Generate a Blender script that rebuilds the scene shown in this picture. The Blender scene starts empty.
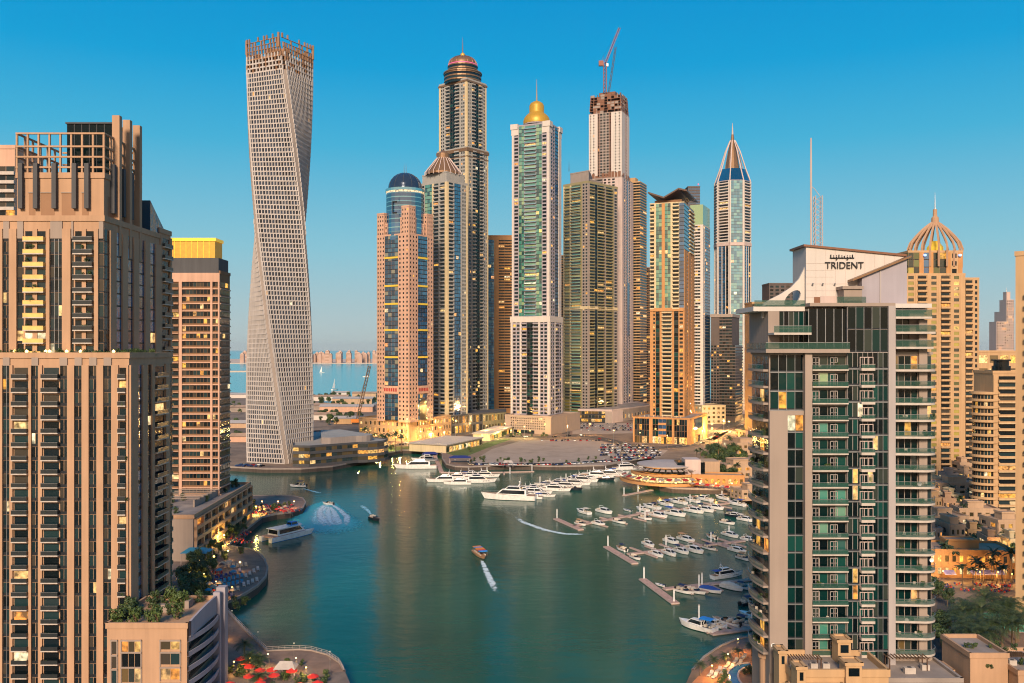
import bpy, math, random
from mathutils import Vector, Matrix
from mathutils.geometry import tessellate_polygon
R = math.radians
rnd = random.Random(11)
sc = bpy.context.scene
C = sc.collection

# ------------------------------------------------------------------ camera, world, sun, exposure
F, HY, CH = 887.0, 349.0, 86.0          # focal length in pixels, horizon row, eye height above the water
cd = bpy.data.cameras.new('camera'); cam = bpy.data.objects.new('camera', cd); C.objects.link(cam)
cam.location = (0, 0, CH); cam.rotation_euler = (R(90), 0, 0)
cd.sensor_width = 36; cd.lens = F / 1024 * 36; cd.shift_y = (HY - 341.5) / 1024
cd.clip_start = 1; cd.clip_end = 60000
sc.camera = cam

SUN_EL, SUN_AZ = 27, 187                # degrees; the azimuth the light comes from, clockwise from +Y
w = bpy.data.worlds.new('World'); sc.world = w; w.use_nodes = True
nt = w.node_tree; nt.nodes.clear()
def N(t, **k):
    n = nt.nodes.new(t)
    for a, b in k.items(): setattr(n, a, b)
    return n
out = N('ShaderNodeOutputWorld'); bg = N('ShaderNodeBackground'); nt.links.new(bg.outputs[0], out.inputs[0])
sky = N('ShaderNodeTexSky', sky_type='NISHITA', sun_disc=False)
sky.sun_elevation = R(SUN_EL); sky.sun_rotation = R(SUN_AZ)
tc = N('ShaderNodeTexCoord'); sep = N('ShaderNodeSeparateXYZ'); nt.links.new(tc.outputs['Generated'], sep.inputs[0])
rp = N('ShaderNodeValToRGB'); nt.links.new(sep.outputs['Z'], rp.inputs[0])
cr = rp.color_ramp
stops = [(0.0, (.37, .43, .42)), (.03, (.33, .43, .45)), (.11, (.19, .42, .51)), (.22, (.045, .335, .525)), (.30, (.003, .268, .52)), (.37, (.0, .228, .495)),
         (.6, (.0, .15, .38)), (1.0, (.0, .11, .32))]
while len(cr.elements) < len(stops): cr.elements.new(.5)
for e, (p, c) in zip(cr.elements, stops): e.position = p; e.color = (*c, 1)
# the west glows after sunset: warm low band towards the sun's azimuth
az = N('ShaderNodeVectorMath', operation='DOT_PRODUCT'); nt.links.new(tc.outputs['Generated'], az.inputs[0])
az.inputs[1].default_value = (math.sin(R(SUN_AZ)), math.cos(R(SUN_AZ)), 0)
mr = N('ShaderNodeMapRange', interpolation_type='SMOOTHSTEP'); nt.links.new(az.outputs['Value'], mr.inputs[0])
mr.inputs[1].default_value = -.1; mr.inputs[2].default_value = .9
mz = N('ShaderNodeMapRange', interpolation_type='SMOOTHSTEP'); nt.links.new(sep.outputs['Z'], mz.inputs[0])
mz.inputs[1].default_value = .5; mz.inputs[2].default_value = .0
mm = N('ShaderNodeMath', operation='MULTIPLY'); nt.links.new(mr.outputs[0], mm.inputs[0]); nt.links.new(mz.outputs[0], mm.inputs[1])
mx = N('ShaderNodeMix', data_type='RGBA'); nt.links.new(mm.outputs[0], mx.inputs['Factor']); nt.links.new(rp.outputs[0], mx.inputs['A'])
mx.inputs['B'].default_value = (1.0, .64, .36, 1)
sb = N('ShaderNodeVectorMath', operation='SCALE'); nt.links.new(sky.outputs[0], sb.inputs[0]); sb.inputs['Scale'].default_value = .07
m2 = N('ShaderNodeMix', data_type='RGBA'); m2.inputs['Factor'].default_value = .03
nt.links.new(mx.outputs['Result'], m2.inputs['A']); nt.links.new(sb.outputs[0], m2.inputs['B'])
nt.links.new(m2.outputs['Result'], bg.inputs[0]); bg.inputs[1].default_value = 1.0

sl = bpy.data.lights.new('sun', 'SUN'); sun = bpy.data.objects.new('sun', sl); C.objects.link(sun)
sl.energy = 4.3; sl.angle = R(14); sl.color = (1, .77, .55)
sd = Vector((-math.sin(R(SUN_AZ)) * math.cos(R(SUN_EL)), -math.cos(R(SUN_AZ)) * math.cos(R(SUN_EL)), -math.sin(R(SUN_EL))))
sun.rotation_euler = sd.to_track_quat('-Z', 'Y').to_euler()
vs = sc.view_settings; vs.view_transform = 'Standard'; vs.look = 'None'; vs.exposure = 0.4; vs.gamma = 1; vs.use_curve_mapping = False
sc.cycles.use_denoising = True; sc.cycles.filter_width = 1.1
sc.cycles.max_bounces = 6; sc.cycles.transparent_max_bounces = 24; sc.cycles.diffuse_bounces = 2; sc.cycles.glossy_bounces = 3
sc.cycles.sample_clamp_indirect = 4

# ------------------------------------------------------------------ helpers
def gx(px, Y): return (px - 512) / F * Y
def gz(py, Y): return CH - (py - HY) * Y / F
def gp(px, py, z=0.0):
    Y = (CH - z) * F / (py - HY)
    return Vector((gx(px, Y), Y, z))
ZG = 3.0
def gg(px, py): return gp(px, py, ZG)

def tag(o, label=None, cat=None, group=None, kind=None):
    if label: o['label'] = label
    if cat: o['category'] = cat
    if group: o['group'] = group
    if kind: o['kind'] = kind
    return o
def empty(name, loc, label, cat, group=None, rz=0):
    o = bpy.data.objects.new(name, None); C.objects.link(o); o.location = loc; o.rotation_euler = (0, 0, rz)
    return tag(o, label, cat, group)
def dup(o, loc, rz=0, s=1, label=None, group=None, parent=None):
    c = o.copy(); C.objects.link(c)
    if parent is not None: c.parent = parent
    elif loc is not None:
        c.location = loc; c.rotation_euler = (0, 0, rz); c.scale = (s, s, s) if not isinstance(s, tuple) else s
        if label: c['label'] = label
        if group: c['group'] = group
    for ch in list(o.children): dup(ch, None, parent=c)
    return c

class Fr:                                # frame of a facade: a along it, o outwards, z up
    def __init__(s, p0, p1):
        s.p = Vector((p0[0], p0[1])); q = Vector((p1[0], p1[1])); s.L = (q - s.p).length
        s.d = (q - s.p) / s.L; s.n = Vector((s.d.y, -s.d.x))
    def pt(s, a, o, z):
        v = s.p + s.d * a + s.n * o
        return (v.x, v.y, z)
    def facing(s, lim=.12):
        m = s.p + s.d * (s.L / 2)
        return s.n.dot(-m) / m.length > -lim

class MB:
    def __init__(s): s.v = []; s.f = []; s.m = []
    def add(s, vs, fs, m=0):
        k = len(s.v); s.v.extend(vs)
        for f in fs: s.f.append(tuple(i + k for i in f)); s.m.append(m)
    def quad(s, a, b, c, d, m=0): s.add([a, b, c, d], [(0, 1, 2, 3)], m)
    def box(s, x0, x1, y0, y1, z0, z1, m=0):
        s.add([(x0, y0, z0), (x1, y0, z0), (x1, y1, z0), (x0, y1, z0), (x0, y0, z1), (x1, y0, z1), (x1, y1, z1), (x0, y1, z1)],
              [(0, 3, 2, 1), (4, 5, 6, 7), (0, 1, 5, 4), (1, 2, 6, 5), (2, 3, 7, 6), (3, 0, 4, 7)], m)
    def fbox(s, fr, a, b, o0, o1, z0, z1, m=0):
        P = fr.pt
        s.add([P(a, o1, z0), P(b, o1, z0), P(b, o0, z0), P(a, o0, z0), P(a, o1, z1), P(b, o1, z1), P(b, o0, z1), P(a, o0, z1)],
              [(0, 3, 2, 1), (4, 5, 6, 7), (0, 1, 5, 4), (1, 2, 6, 5), (2, 3, 7, 6), (3, 0, 4, 7)], m)
    def fquad(s, fr, a, b, o, z0, z1, m=0):
        P = fr.pt; s.quad(P(a, o, z0), P(b, o, z0), P(b, o, z1), P(a, o, z1), m)
    def prism(s, poly, z0, z1, m=0, mt=None):
        n = len(poly)
        vs = [(p[0], p[1], z0) for p in poly] + [(p[0], p[1], z1) for p in poly]
        s.add(vs, [(i, (i + 1) % n, (i + 1) % n + n, i + n) for i in range(n)], m)
        tri = tessellate_polygon([[Vector((p[0], p[1], 0)) for p in poly]])
        up = []
        for t in tri:
            a, b, c = [Vector((poly[i][0], poly[i][1])) for i in t]
            up.append(t if (b - a).cross(c - a) > 0 else (t[0], t[2], t[1]))
        s.add([(p[0], p[1], z1) for p in poly], up, m if mt is None else mt)
    def sheet(s, poly, z, m=0):
        tri = tessellate_polygon([[Vector((p[0], p[1], 0)) for p in poly]]); up = []
        for t in tri:
            a, b, c = [Vector((poly[i][0], poly[i][1])) for i in t]
            up.append(t if (b - a).cross(c - a) > 0 else (t[0], t[2], t[1]))
        s.add([(p[0], p[1], z) for p in poly], up, m)
    def tube(s, pts, rs, n=6, m=0, cap=True):
        pts = [Vector(p) for p in pts]
        if not isinstance(rs, (list, tuple)): rs = [rs] * len(pts)
        k = len(s.v); ref = None
        for i, p in enumerate(pts):
            t = (pts[min(i + 1, len(pts) - 1)] - pts[max(i - 1, 0)]).normalized()
            u = t.orthogonal().normalized() if ref is None else (ref - t * ref.dot(t)).normalized()
            ref = u; v = t.cross(u)
            for j in range(n):
                a = 2 * math.pi * j / n
                s.v.append(tuple(p + (u * math.cos(a) + v * math.sin(a)) * rs[i]))
        for i in range(len(pts) - 1):
            for j in range(n):
                s.f.append((k + i * n + j, k + i * n + (j + 1) % n, k + (i + 1) * n + (j + 1) % n, k + (i + 1) * n + j)); s.m.append(m)
        if cap:
            s.f.append(tuple(k + j for j in reversed(range(n)))); s.m.append(m)
            s.f.append(tuple(k + (len(pts) - 1) * n + j for j in range(n))); s.m.append(m)
    def lathe(s, prof, cx, cy, n=24, m=0, a0=0, a1=2 * math.pi, cap=True):
        full = abs(a1 - a0 - 2 * math.pi) < 1e-6
        cols = n if full else n + 1
        k = len(s.v)
        for r, z in prof:
            for j in range(cols):
                a = a0 + (a1 - a0) * j / n
                s.v.append((cx + r * math.cos(a), cy + r * math.sin(a), z))
        for i in range(len(prof) - 1):
            for j in range(n):
                j2 = (j + 1) % cols
                s.f.append((k + i * cols + j, k + i * cols + j2, k + (i + 1) * cols + j2, k + (i + 1) * cols + j)); s.m.append(m)
        if cap and full and prof[-1][0] > .01:
            s.f.append(tuple(k + (len(prof) - 1) * cols + j for j in range(n))); s.m.append(m)
    def build(s, name, mats, parent=None, smooth=False, loc=None):
        if loc is None: loc = parent.location if parent is not None and parent.parent is None else (ROOT(parent).location if parent is not None else (0, 0, 0))
        me = bpy.data.meshes.new(name)
        L = Vector(loc)
        me.from_pydata([(x - L.x, y - L.y, z - L.z) for x, y, z in s.v], [], s.f)
        mats = mats if isinstance(mats, (list, tuple)) else [mats]
        for m in mats: me.materials.append(m)
        if len(mats) > 1: me.polygons.foreach_set('material_index', s.m)
        if smooth: me.polygons.foreach_set('use_smooth', [True] * len(me.polygons))
        me.update()
        o = bpy.data.objects.new(name, me); C.objects.link(o)
        if parent is not None: o.parent = parent
        elif loc is not None: o.location = loc
        return o
def ROOT(o):
    while o.parent is not None: o = o.parent
    return o

# ------------------------------------------------------------------ materials
M = {}
def newmat(name):
    m = bpy.data.materials.new(name); m.use_nodes = True; t = m.node_tree
    b = next(n for n in t.nodes if n.type == 'BSDF_PRINCIPLED')
    return m, t, b
def ramp(t, src, stops, interp='LINEAR'):
    n = t.nodes.new('ShaderNodeValToRGB'); n.color_ramp.interpolation = interp
    while len(n.color_ramp.elements) < len(stops): n.color_ramp.elements.new(.5)
    for e, (p, c) in zip(n.color_ramp.elements, stops): e.position = p; e.color = (*c, 1)
    t.links.new(src, n.inputs[0]); return n
def wall(name, col, var=.18, rough=.85, scale=.12, streak=True, spec=.25):
    m, t, b = newmat(name)
    tc = t.nodes.new('ShaderNodeTexCoord')
    n1 = t.nodes.new('ShaderNodeTexNoise'); n1.inputs['Scale'].default_value = scale; n1.inputs['Detail'].default_value = 6
    t.links.new(tc.outputs['Object'], n1.inputs['Vector'])
    src = n1.outputs['Fac']
    if streak:                           # rain streaks: noise drawn out along the height
        mp = t.nodes.new('ShaderNodeMapping'); mp.inputs['Scale'].default_value = (1, 1, .06)
        t.links.new(tc.outputs['Object'], mp.inputs['Vector'])
        n2 = t.nodes.new('ShaderNodeTexNoise'); n2.inputs['Scale'].default_value = .9; n2.inputs['Detail'].default_value = 4
        t.links.new(mp.outputs[0], n2.inputs['Vector'])
        ad = t.nodes.new('ShaderNodeMath'); ad.operation = 'MULTIPLY_ADD'; ad.inputs[1].default_value = .5
        t.links.new(n2.outputs['Fac'], ad.inputs[0])
        hf = t.nodes.new('ShaderNodeMath'); hf.operation = 'MULTIPLY'; hf.inputs[1].default_value = .5
        t.links.new(src, hf.inputs[0]); t.links.new(hf.outputs[0], ad.inputs[2]); src = ad.outputs[0]
    r = ramp(t, src, [(.3, tuple(c * (1 - var) for c in col)), (.7, tuple(min(1, c * (1 + var * .6)) for c in col))])
    t.links.new(r.outputs[0], b.inputs['Base Color'])
    b.inputs['Roughness'].default_value = rough; b.inputs['Specular IOR Level'].default_value = spec
    M[name] = m; return m
def flat(name, col, rough=.6, metal=0, emit=0, ecol=None, spec=.5):
    m, t, b = newmat(name)
    tc = t.nodes.new('ShaderNodeTexCoord'); n1 = t.nodes.new('ShaderNodeTexNoise'); n1.inputs['Scale'].default_value = .8; n1.inputs['Detail'].default_value = 5
    t.links.new(tc.outputs['Object'], n1.inputs['Vector'])
    r = ramp(t, n1.outputs['Fac'], [(.3, tuple(c * .85 for c in col)), (.7, tuple(min(1, c * 1.1) for c in col))])
    t.links.new(r.outputs[0], b.inputs['Base Color'])
    b.inputs['Roughness'].default_value = rough; b.inputs['Metallic'].default_value = metal; b.inputs['Specular IOR Level'].default_value = spec
    if emit:
        b.inputs['Emission Color'].default_value = (*(ecol or col), 1); b.inputs['Emission Strength'].default_value = emit
    M[name] = m; return m
def glass(name, cols, lit=.05, litcol=(1, .50, .07), estr=1.35, rough=.07, ior=1.9):
    """Glazing: every pane its own tint (blinds, curtains, on two towers also reflections), a few rooms lit."""
    m, t, b = newmat(name)
    g = t.nodes.new('ShaderNodeNewGeometry'); oi = t.nodes.new('ShaderNodeObjectInfo')
    ad = t.nodes.new('ShaderNodeMath'); ad.operation = 'ADD'
    t.links.new(g.outputs['Random Per Island'], ad.inputs[0]); t.links.new(oi.outputs['Random'], ad.inputs[1])
    fr = t.nodes.new('ShaderNodeMath'); fr.operation = 'FRACT'; t.links.new(ad.outputs[0], fr.inputs[0])
    k = len(cols)
    r = ramp(t, fr.outputs[0], [(i / k, c) for i, c in enumerate(cols)], 'CONSTANT')
    t.links.new(r.outputs[0], b.inputs['Base Color'])
    b.inputs['Roughness'].default_value = rough; b.inputs['IOR'].default_value = ior; b.inputs['Specular IOR Level'].default_value = .38 if ior < 1.6 else .5
    tq = t.nodes.new('ShaderNodeTexCoord'); nq = t.nodes.new('ShaderNodeTexNoise'); nq.inputs['Scale'].default_value = .45; nq.inputs['Detail'].default_value = 2
    t.links.new(tq.outputs['Object'], nq.inputs['Vector']); bq = t.nodes.new('ShaderNodeBump'); bq.inputs['Strength'].default_value = .12; bq.inputs['Distance'].default_value = .35
    t.links.new(nq.outputs['Fac'], bq.inputs['Height']); t.links.new(bq.outputs[0], b.inputs['Normal'])   # panes are never quite flat
    if lit > 0:
        m1 = t.nodes.new('ShaderNodeMath'); m1.operation = 'MULTIPLY'; m1.inputs[1].default_value = 37.17; t.links.new(fr.outputs[0], m1.inputs[0])
        f2 = t.nodes.new('ShaderNodeMath'); f2.operation = 'FRACT'; t.links.new(m1.outputs[0], f2.inputs[0])
        lt = t.nodes.new('ShaderNodeMath'); lt.operation = 'LESS_THAN'; lt.inputs[1].default_value = lit; t.links.new(f2.outputs[0], lt.inputs[0])
        # a lit room is brighter in some spots than in others
        tc = t.nodes.new('ShaderNodeTexCoord'); nz = t.nodes.new('ShaderNodeTexNoise'); nz.inputs['Scale'].default_value = .7; nz.inputs['Detail'].default_value = 3
        t.links.new(tc.outputs['Object'], nz.inputs['Vector'])
        mp = t.nodes.new('ShaderNodeMapRange'); mp.inputs[1].default_value = .35; mp.inputs[2].default_value = .65; mp.inputs[3].default_value = .15 * estr; mp.inputs[4].default_value = estr
        t.links.new(nz.outputs['Fac'], mp.inputs[0])
        ml = t.nodes.new('ShaderNodeMath'); ml.operation = 'MULTIPLY'; t.links.new(lt.outputs[0], ml.inputs[0]); t.links.new(mp.outputs[0], ml.inputs[1])
        lr_ = ramp(t, fr.outputs[0], [(0, litcol), (.3, (1, .34, .05)), (.55, (1, .66, .26)), (.8, (1, .46, .05)), (1, (.95, .8, .5))]); t.links.new(lr_.outputs[0], b.inputs['Emission Color']); t.links.new(ml.outputs[0], b.inputs['Emission Strength'])
    M[name] = m; return m

wall('tan', (.43, .265, .165)); wall('tan_dark', (.30, .17, .10)); wall('beige', (.31, .245, .205), .12); wall('grey_stone', (.36, .32, .31), .12)
wall('pink', (.54, .33, .235)); wall('cream', (.58, .47, .29)); wall('sand_wall', (.47, .30, .16)); wall('orange_wall', (.48, .24, .095))
wall('concrete', (.30, .25, .22)); wall('dark_concrete', (.11, .09, .085)); wall('white_wall', (.54, .49, .45), .1); wall('silver_beige', (.47, .425, .40), .2); wall('lilac_wall', (.33, .30, .335), .15)
wall('pinkgrey', (.50, .40, .37), .14); wall('brown_wall', (.22, .12, .065)); wall('grey_wall', (.33, .32, .30)); wall('olive_wall', (.27, .235, .13))
wall('spandrel', (.018, .021, .026), .3, .4); wall('dark_grey', (.085, .085, .09)); wall('quay_stone', (.085, .065, .055), .4); wall('villa', (.46, .31, .20)); wall('far_wall', (.52, .38, .32), .12, scale=.02)
wall('roof_grey', (.30, .25, .22), .3, streak=False); wall('roof_tan', (.42, .28, .19), .25, streak=False)
flat('black', (.012, .012, .014), .4); flat('white_paint', (.78, .76, .74), .35); flat('steel', (.32, .33, .35), .35, .8); flat('red_paint', (.36, .014, .01), .5)
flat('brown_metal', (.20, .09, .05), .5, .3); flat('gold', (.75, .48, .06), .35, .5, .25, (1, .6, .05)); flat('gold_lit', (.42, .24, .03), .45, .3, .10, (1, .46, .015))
flat('warm_lit', (.6, .35, .1), .5, 0, .7, (1, .55, .14)); flat('lamp_glow', (1, .7, .3), .5, 0, 5, (1, .60, .16)); flat('lamp_off', (.5, .47, .42), .4); flat('pink_lit', (.5, .1, .2), .5, 0, .35, (1, .15, .4))
flat('blue_lit', (.1, .2, .8), .5, 0, 2.0, (.25, .45, 1)); flat('green_lit', (.3, .6, .1), .5, 0, .6, (.6, .9, .1))
flat('slab_white', (.46, .40, .35), .6); flat('rail_dark', (.02, .025, .028), .3); flat('yellow_panel', (.72, .47, .14), .5)
flat('copper', (.24, .135, .07), .4, .4); flat('dome_dark', (.03, .05, .09), .15, .3); flat('roof_brown', (.085, .045, .03), .5)
DG = [(.004, .008, .010), (.008, .020, .025), (.014, .034, .038), (.005, .012, .018), (.004, .007, .009), (.006, .014, .02), (.05, .043, .034), (.02, .035, .04)]
glass('g_dark', DG, .065, ior=1.5); glass('g_dark_few', DG, .012, ior=1.5)
glass('g_slate', [(.02, .028, .045), (.032, .046, .075), (.05, .062, .085), (.012, .016, .024), (.026, .038, .062)], .008, ior=1.5)  # bluish tints put the reflected sky into the pane colour
glass('g_teal', [(.001, .006, .007), (.001, .012, .012), (.002, .022, .021), (.001, .004, .006), (.006, .050, .042), (.001, .008, .009), (.002, .016, .016), (.03, .04, .034), (.001, .005, .007), (.002, .026, .024)], .03, ior=1.55)
M['g_teal'].node_tree.nodes['Principled BSDF'].inputs['Specular IOR Level'].default_value = .25
glass('g_rail', [(.035, .11, .085), (.045, .12, .095), (.03, .09, .07)], 0, ior=1.5); M['g_rail'].node_tree.nodes['Principled BSDF'].inputs['Alpha'].default_value = .5
glass('g_blue', [(.006, .05, .12), (.008, .07, .17), (.012, .10, .22), (.006, .04, .09)], .02, ior=2.4)
glass('g_dusk', [(.01, .05, .10), (.015, .07, .13), (.008, .03, .06), (.005, .02, .04), (.03, .10, .15), (.01, .04, .08), (.20, .19, .13), (.008, .045, .09)], .02, ior=2.0)  # cream and blue panes carry golden and dark reflections as colour
glass('g_sky', [(.05, .18, .26), (.07, .24, .32), (.10, .30, .36), (.05, .16, .22), (.16, .36, .36)], .02, ior=2.6)
glass('g_green', [(.05, .22, .17), (.05, .20, .16), (.12, .27, .19), (.02, .09, .08), (.22, .34, .18), (.015, .06, .06)], .03, ior=2.2)
glass('g_yellow', [(.26, .22, .05), (.08, .09, .03), (.36, .29, .06), (.015, .025, .02), (.12, .14, .05), (.02, .03, .025)], .07, ior=1.9, estr=.8)
glass('g_lit', [(.05, .04, .02), (.02, .03, .03), (.12, .08, .03)], .35, estr=1.0)
glass('g_shop', [(.05, .04, .02), (.02, .03, .03), (.12, .08, .03)], .7, estr=1.5, litcol=(1, .46, .06))

# ------------------------------------------------------------------ towers
IND = 100
class Tower:
    def __init__(s, name, label, cat, loc, wallmat, g='g_dark', bal=('slab_white', 'rail_dark'), group=None, near=False):
        s.root = empty(name, (loc[0], loc[1], loc[2] if len(loc) > 2 else ZG), label, cat, group)
        s.w = MB(); s.wm = wallmat if isinstance(wallmat, list) else [wallmat]
        s.wins = {}; s.bals = []; s.strips = []; s.g = g; s.bal = bal; s.near = near
    def core(s, poly, z0, z1, m=0, mt=None, parapet=1.1):
        s.w.prism(poly, z0, z1, m, mt)
        if parapet:
            n = len(poly)
            for i in range(n):
                fr = Fr(poly[i], poly[(i + 1) % n])
                s.w.fbox(fr, -.25, fr.L + .25, -.3, .27, z1 - .3, z1 + parapet, m)
    def win(s, fr, a, b, z0, z1, o=.06, g=None):
        g = g or s.g
        s.wins.setdefault(g, []).append([fr.pt(a, o, z0), fr.pt(b, o, z0), fr.pt(b, o, z1), fr.pt(a, o, z1)])
    def face(s, p0, p1, z0, z1, fh, bays, m=0, proud=.45):
        fr = p0 if isinstance(p0, Fr) else Fr(p0, p1)
        if not fr.facing(): return
        tot = sum(b[0] for b in bays); a = 0
        nf = max(1, int(round((z1 - z0) / fh))); fh = (z1 - z0) / nf
        for bay in bays:
            wd = bay[0] / tot * fr.L; b = a + wd; k = bay[2] if len(bay) > 2 else {}
            ty = bay[1]; mm = k.get('m', m)
            if ty == 'P':
                s.w.fbox(fr, a, b, 0, k.get('o', proud), z0, z1 + k.get('up', 0), mm)
            elif ty == 'G':
                st = MB(); cols = max(1, int(k.get('n', 1))); sp = k.get('sp', .3); cw = wd / cols
                for i in range(nf):
                    z = z0 + i * fh
                    if sp > 0: st.fquad(fr, a, b, .05, z, z + fh * sp, 1)
                    for c in range(cols):
                        st.fquad(fr, a + c * cw + .06, a + (c + 1) * cw - .06, .06, z + fh * sp, z + fh * .98, 0)
                    if k.get('band'): st.fbox(fr, a, b, .02, k['band'], z - .12, z + .14, 2)
                if k.get('mull'):
                    for c in range(1, cols): st.fbox(fr, a + c * cw - .06, a + c * cw + .06, .02, .14, z0, z1, 2)
                s.strips.append((st, [M[k.get('g', s.g)], M[k.get('sm', 'spandrel')], M[k.get('bm', 'steel')]]))
            elif ty == 'W':
                n = k.get('n', 1); ww = k.get('w', .62); wh = k.get('h', .58); sill = k.get('sill', .24); cw = wd / n
                pr = k.get('o', .28)
                for i in range(nf):
                    z = z0 + i * fh
                    s.w.fbox(fr, a, b, 0, pr, z + fh * (sill + wh) - fh, z + fh * sill, mm)
                    for c in range(n):
                        s.win(fr, a + c * cw + cw * (1 - ww) / 2, a + (c + 1) * cw - cw * (1 - ww) / 2, z + fh * sill, z + fh * (sill + wh), .05, k.get('g'))
                s.w.fbox(fr, a, b, 0, pr, z1 - fh * (1 - sill - wh), z1, mm)
                for c in range(n + 1):
                    x0 = a + c * cw - cw * (1 - ww) / 2; x1 = a + c * cw + cw * (1 - ww) / 2
                    s.w.fbox(fr, max(a, x0), min(b, x1), 0, pr + .04, z0, z1, mm)
            elif ty == 'B':
                dp = k.get('dp', 1.5); ins = k.get('ins', 0.0)
                for i in range(nf):
                    z = z0 + i * fh
                    s.win(fr, a + wd * .06, b - wd * .06, z + .25, z + fh * .82, .05, k.get('g'))
                    if i == 0 and k.get('skip0'): continue
                    s.bals.append((fr, a + ins, b - ins, z, dp, k.get('bal', s.bal), k.get('h', 1.1)))
                if k.get('wallbit'): s.w.fbox(fr, a + wd * .4, a + wd * .6, 0, .35, z0, z1, mm)
            elif ty == 'H':                      # horizontal ribbon windows with proud bands
                for i in range(nf):
                    z = z0 + i * fh
                    s.w.fbox(fr, a, b, 0, k.get('o', .5), z - fh * .02, z + fh * k.get('bh', .34), mm)
                    n = k.get('n', 3); cw = wd / n
                    for c in range(n): s.win(fr, a + c * cw + .08, a + (c + 1) * cw - .08, z + fh * .36, z + fh * .97, .05, k.get('g'))
            a = b
    def all_faces(s, poly, z0, z1, fh, bays_list, m=0):
        for i in range(len(poly)):
            b = bays_list[i % len(bays_list)]
            if b: s.face(poly[i], poly[(i + 1) % len(poly)], z0, z1, fh, b, m)
    def part(s, name, mb, mats, smooth=False): return mb.build(name, mats, s.root, smooth)
    def finish(s):
        s.w.build('wall', [M[m] for m in s.wm], s.root)
        for st, mats in s.strips: st.build('glazing_strip', mats, s.root)
        def proj(q):
            q = [Vector(p) for p in q]; c = (q[0] + q[2]) / 2; v = c - cam.location
            return -abs((q[1] - q[0]).cross(q[3] - q[0]).dot(v)) / v.length ** 3
        left = IND
        allw = sorted(((proj(q), g, q) for g, l in s.wins.items() for q in l), key=lambda t: t[0])
        rest = {}
        for i, (_, g, q) in enumerate(allw):
            if i < IND:
                mb = MB(); mb.quad(*q); mb.build('window', M[g], s.root)
            else: rest.setdefault(g, MB()).quad(*q)
        for g, mb in rest.items(): tag(mb.build('more_windows', M[g], s.root), kind='stuff')
        bb = sorted(s.bals, key=lambda t: (Vector(t[0].pt(t[1], t[4], t[3])) - cam.location).length)
        more = {}
        for i, (fr, a, b, z, dp, bm, h) in enumerate(bb):
            one = i < IND
            mb = MB() if one else more.setdefault(bm, MB())
            mb.fbox(fr, a, b, .02, dp, z - .12, z + .16, 0)
            rl = MB() if one and s.near else mb
            mi = 0 if rl is not mb else 1
            rl.fbox(fr, a + .03, b - .03, dp - .1, dp - .02, z + .16, z + h, mi)
            rl.fbox(fr, a + .03, a + .11, .05, dp - .1, z + .16, z + h, mi)
            rl.fbox(fr, b - .11, b - .03, .05, dp - .1, z + .16, z + h, mi)
            if one:
                o = mb.build('balcony', [M[x] for x in bm], s.root)
                if rl is not mb:
                    rl.fbox(fr, a, b, dp - .14, dp + .03, z + h, z + h + .07, 1)
                    rl.build('railing', [M[bm[1]], M[bm[2] if len(bm) > 2 else 'steel']], o)
        for bm, mb in more.items(): tag(mb.build('more_balconies', [M[x] for x in bm], s.root), kind='stuff')
        return s.root

def diamond(pl, pf, pr, Y, th):
    """Plan of a block seen over its corner: left, front, right, back corner, from their columns in the picture."""
    c, s_ = math.cos(R(th)), math.sin(R(th)); X = gx(pf, Y)
    k = (pl - 512) / F; L = (X - k * Y) / (c + k * s_)
    k2 = (pr - 512) / F; Rr = (k2 * Y - X) / (s_ - k2 * c)
    A = (X - L * c, Y + L * s_); D = (X + Rr * s_, Y + Rr * c)
    return [A, (X, Y), D, (A[0] + D[0] - X, A[1] + D[1] - Y)]
def cen(poly): return (sum(p[0] for p in poly) / len(poly), sum(p[1] for p in poly) / len(poly))
def grow(poly, s):
    cx, cy = cen(poly); return [(cx + (x - cx) * s, cy + (y - cy) * s) for x, y in poly]
def rect(x0, x1, y0, y1): return [(x0, y0), (x1, y0), (x1, y1), (x0, y1)]
def ngon(cx, cy, r, n, a0=0): return [(cx + r * math.cos(a0 + 2 * math.pi * i / n), cy + r * math.sin(a0 + 2 * math.pi * i / n)) for i in range(n)]

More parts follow.
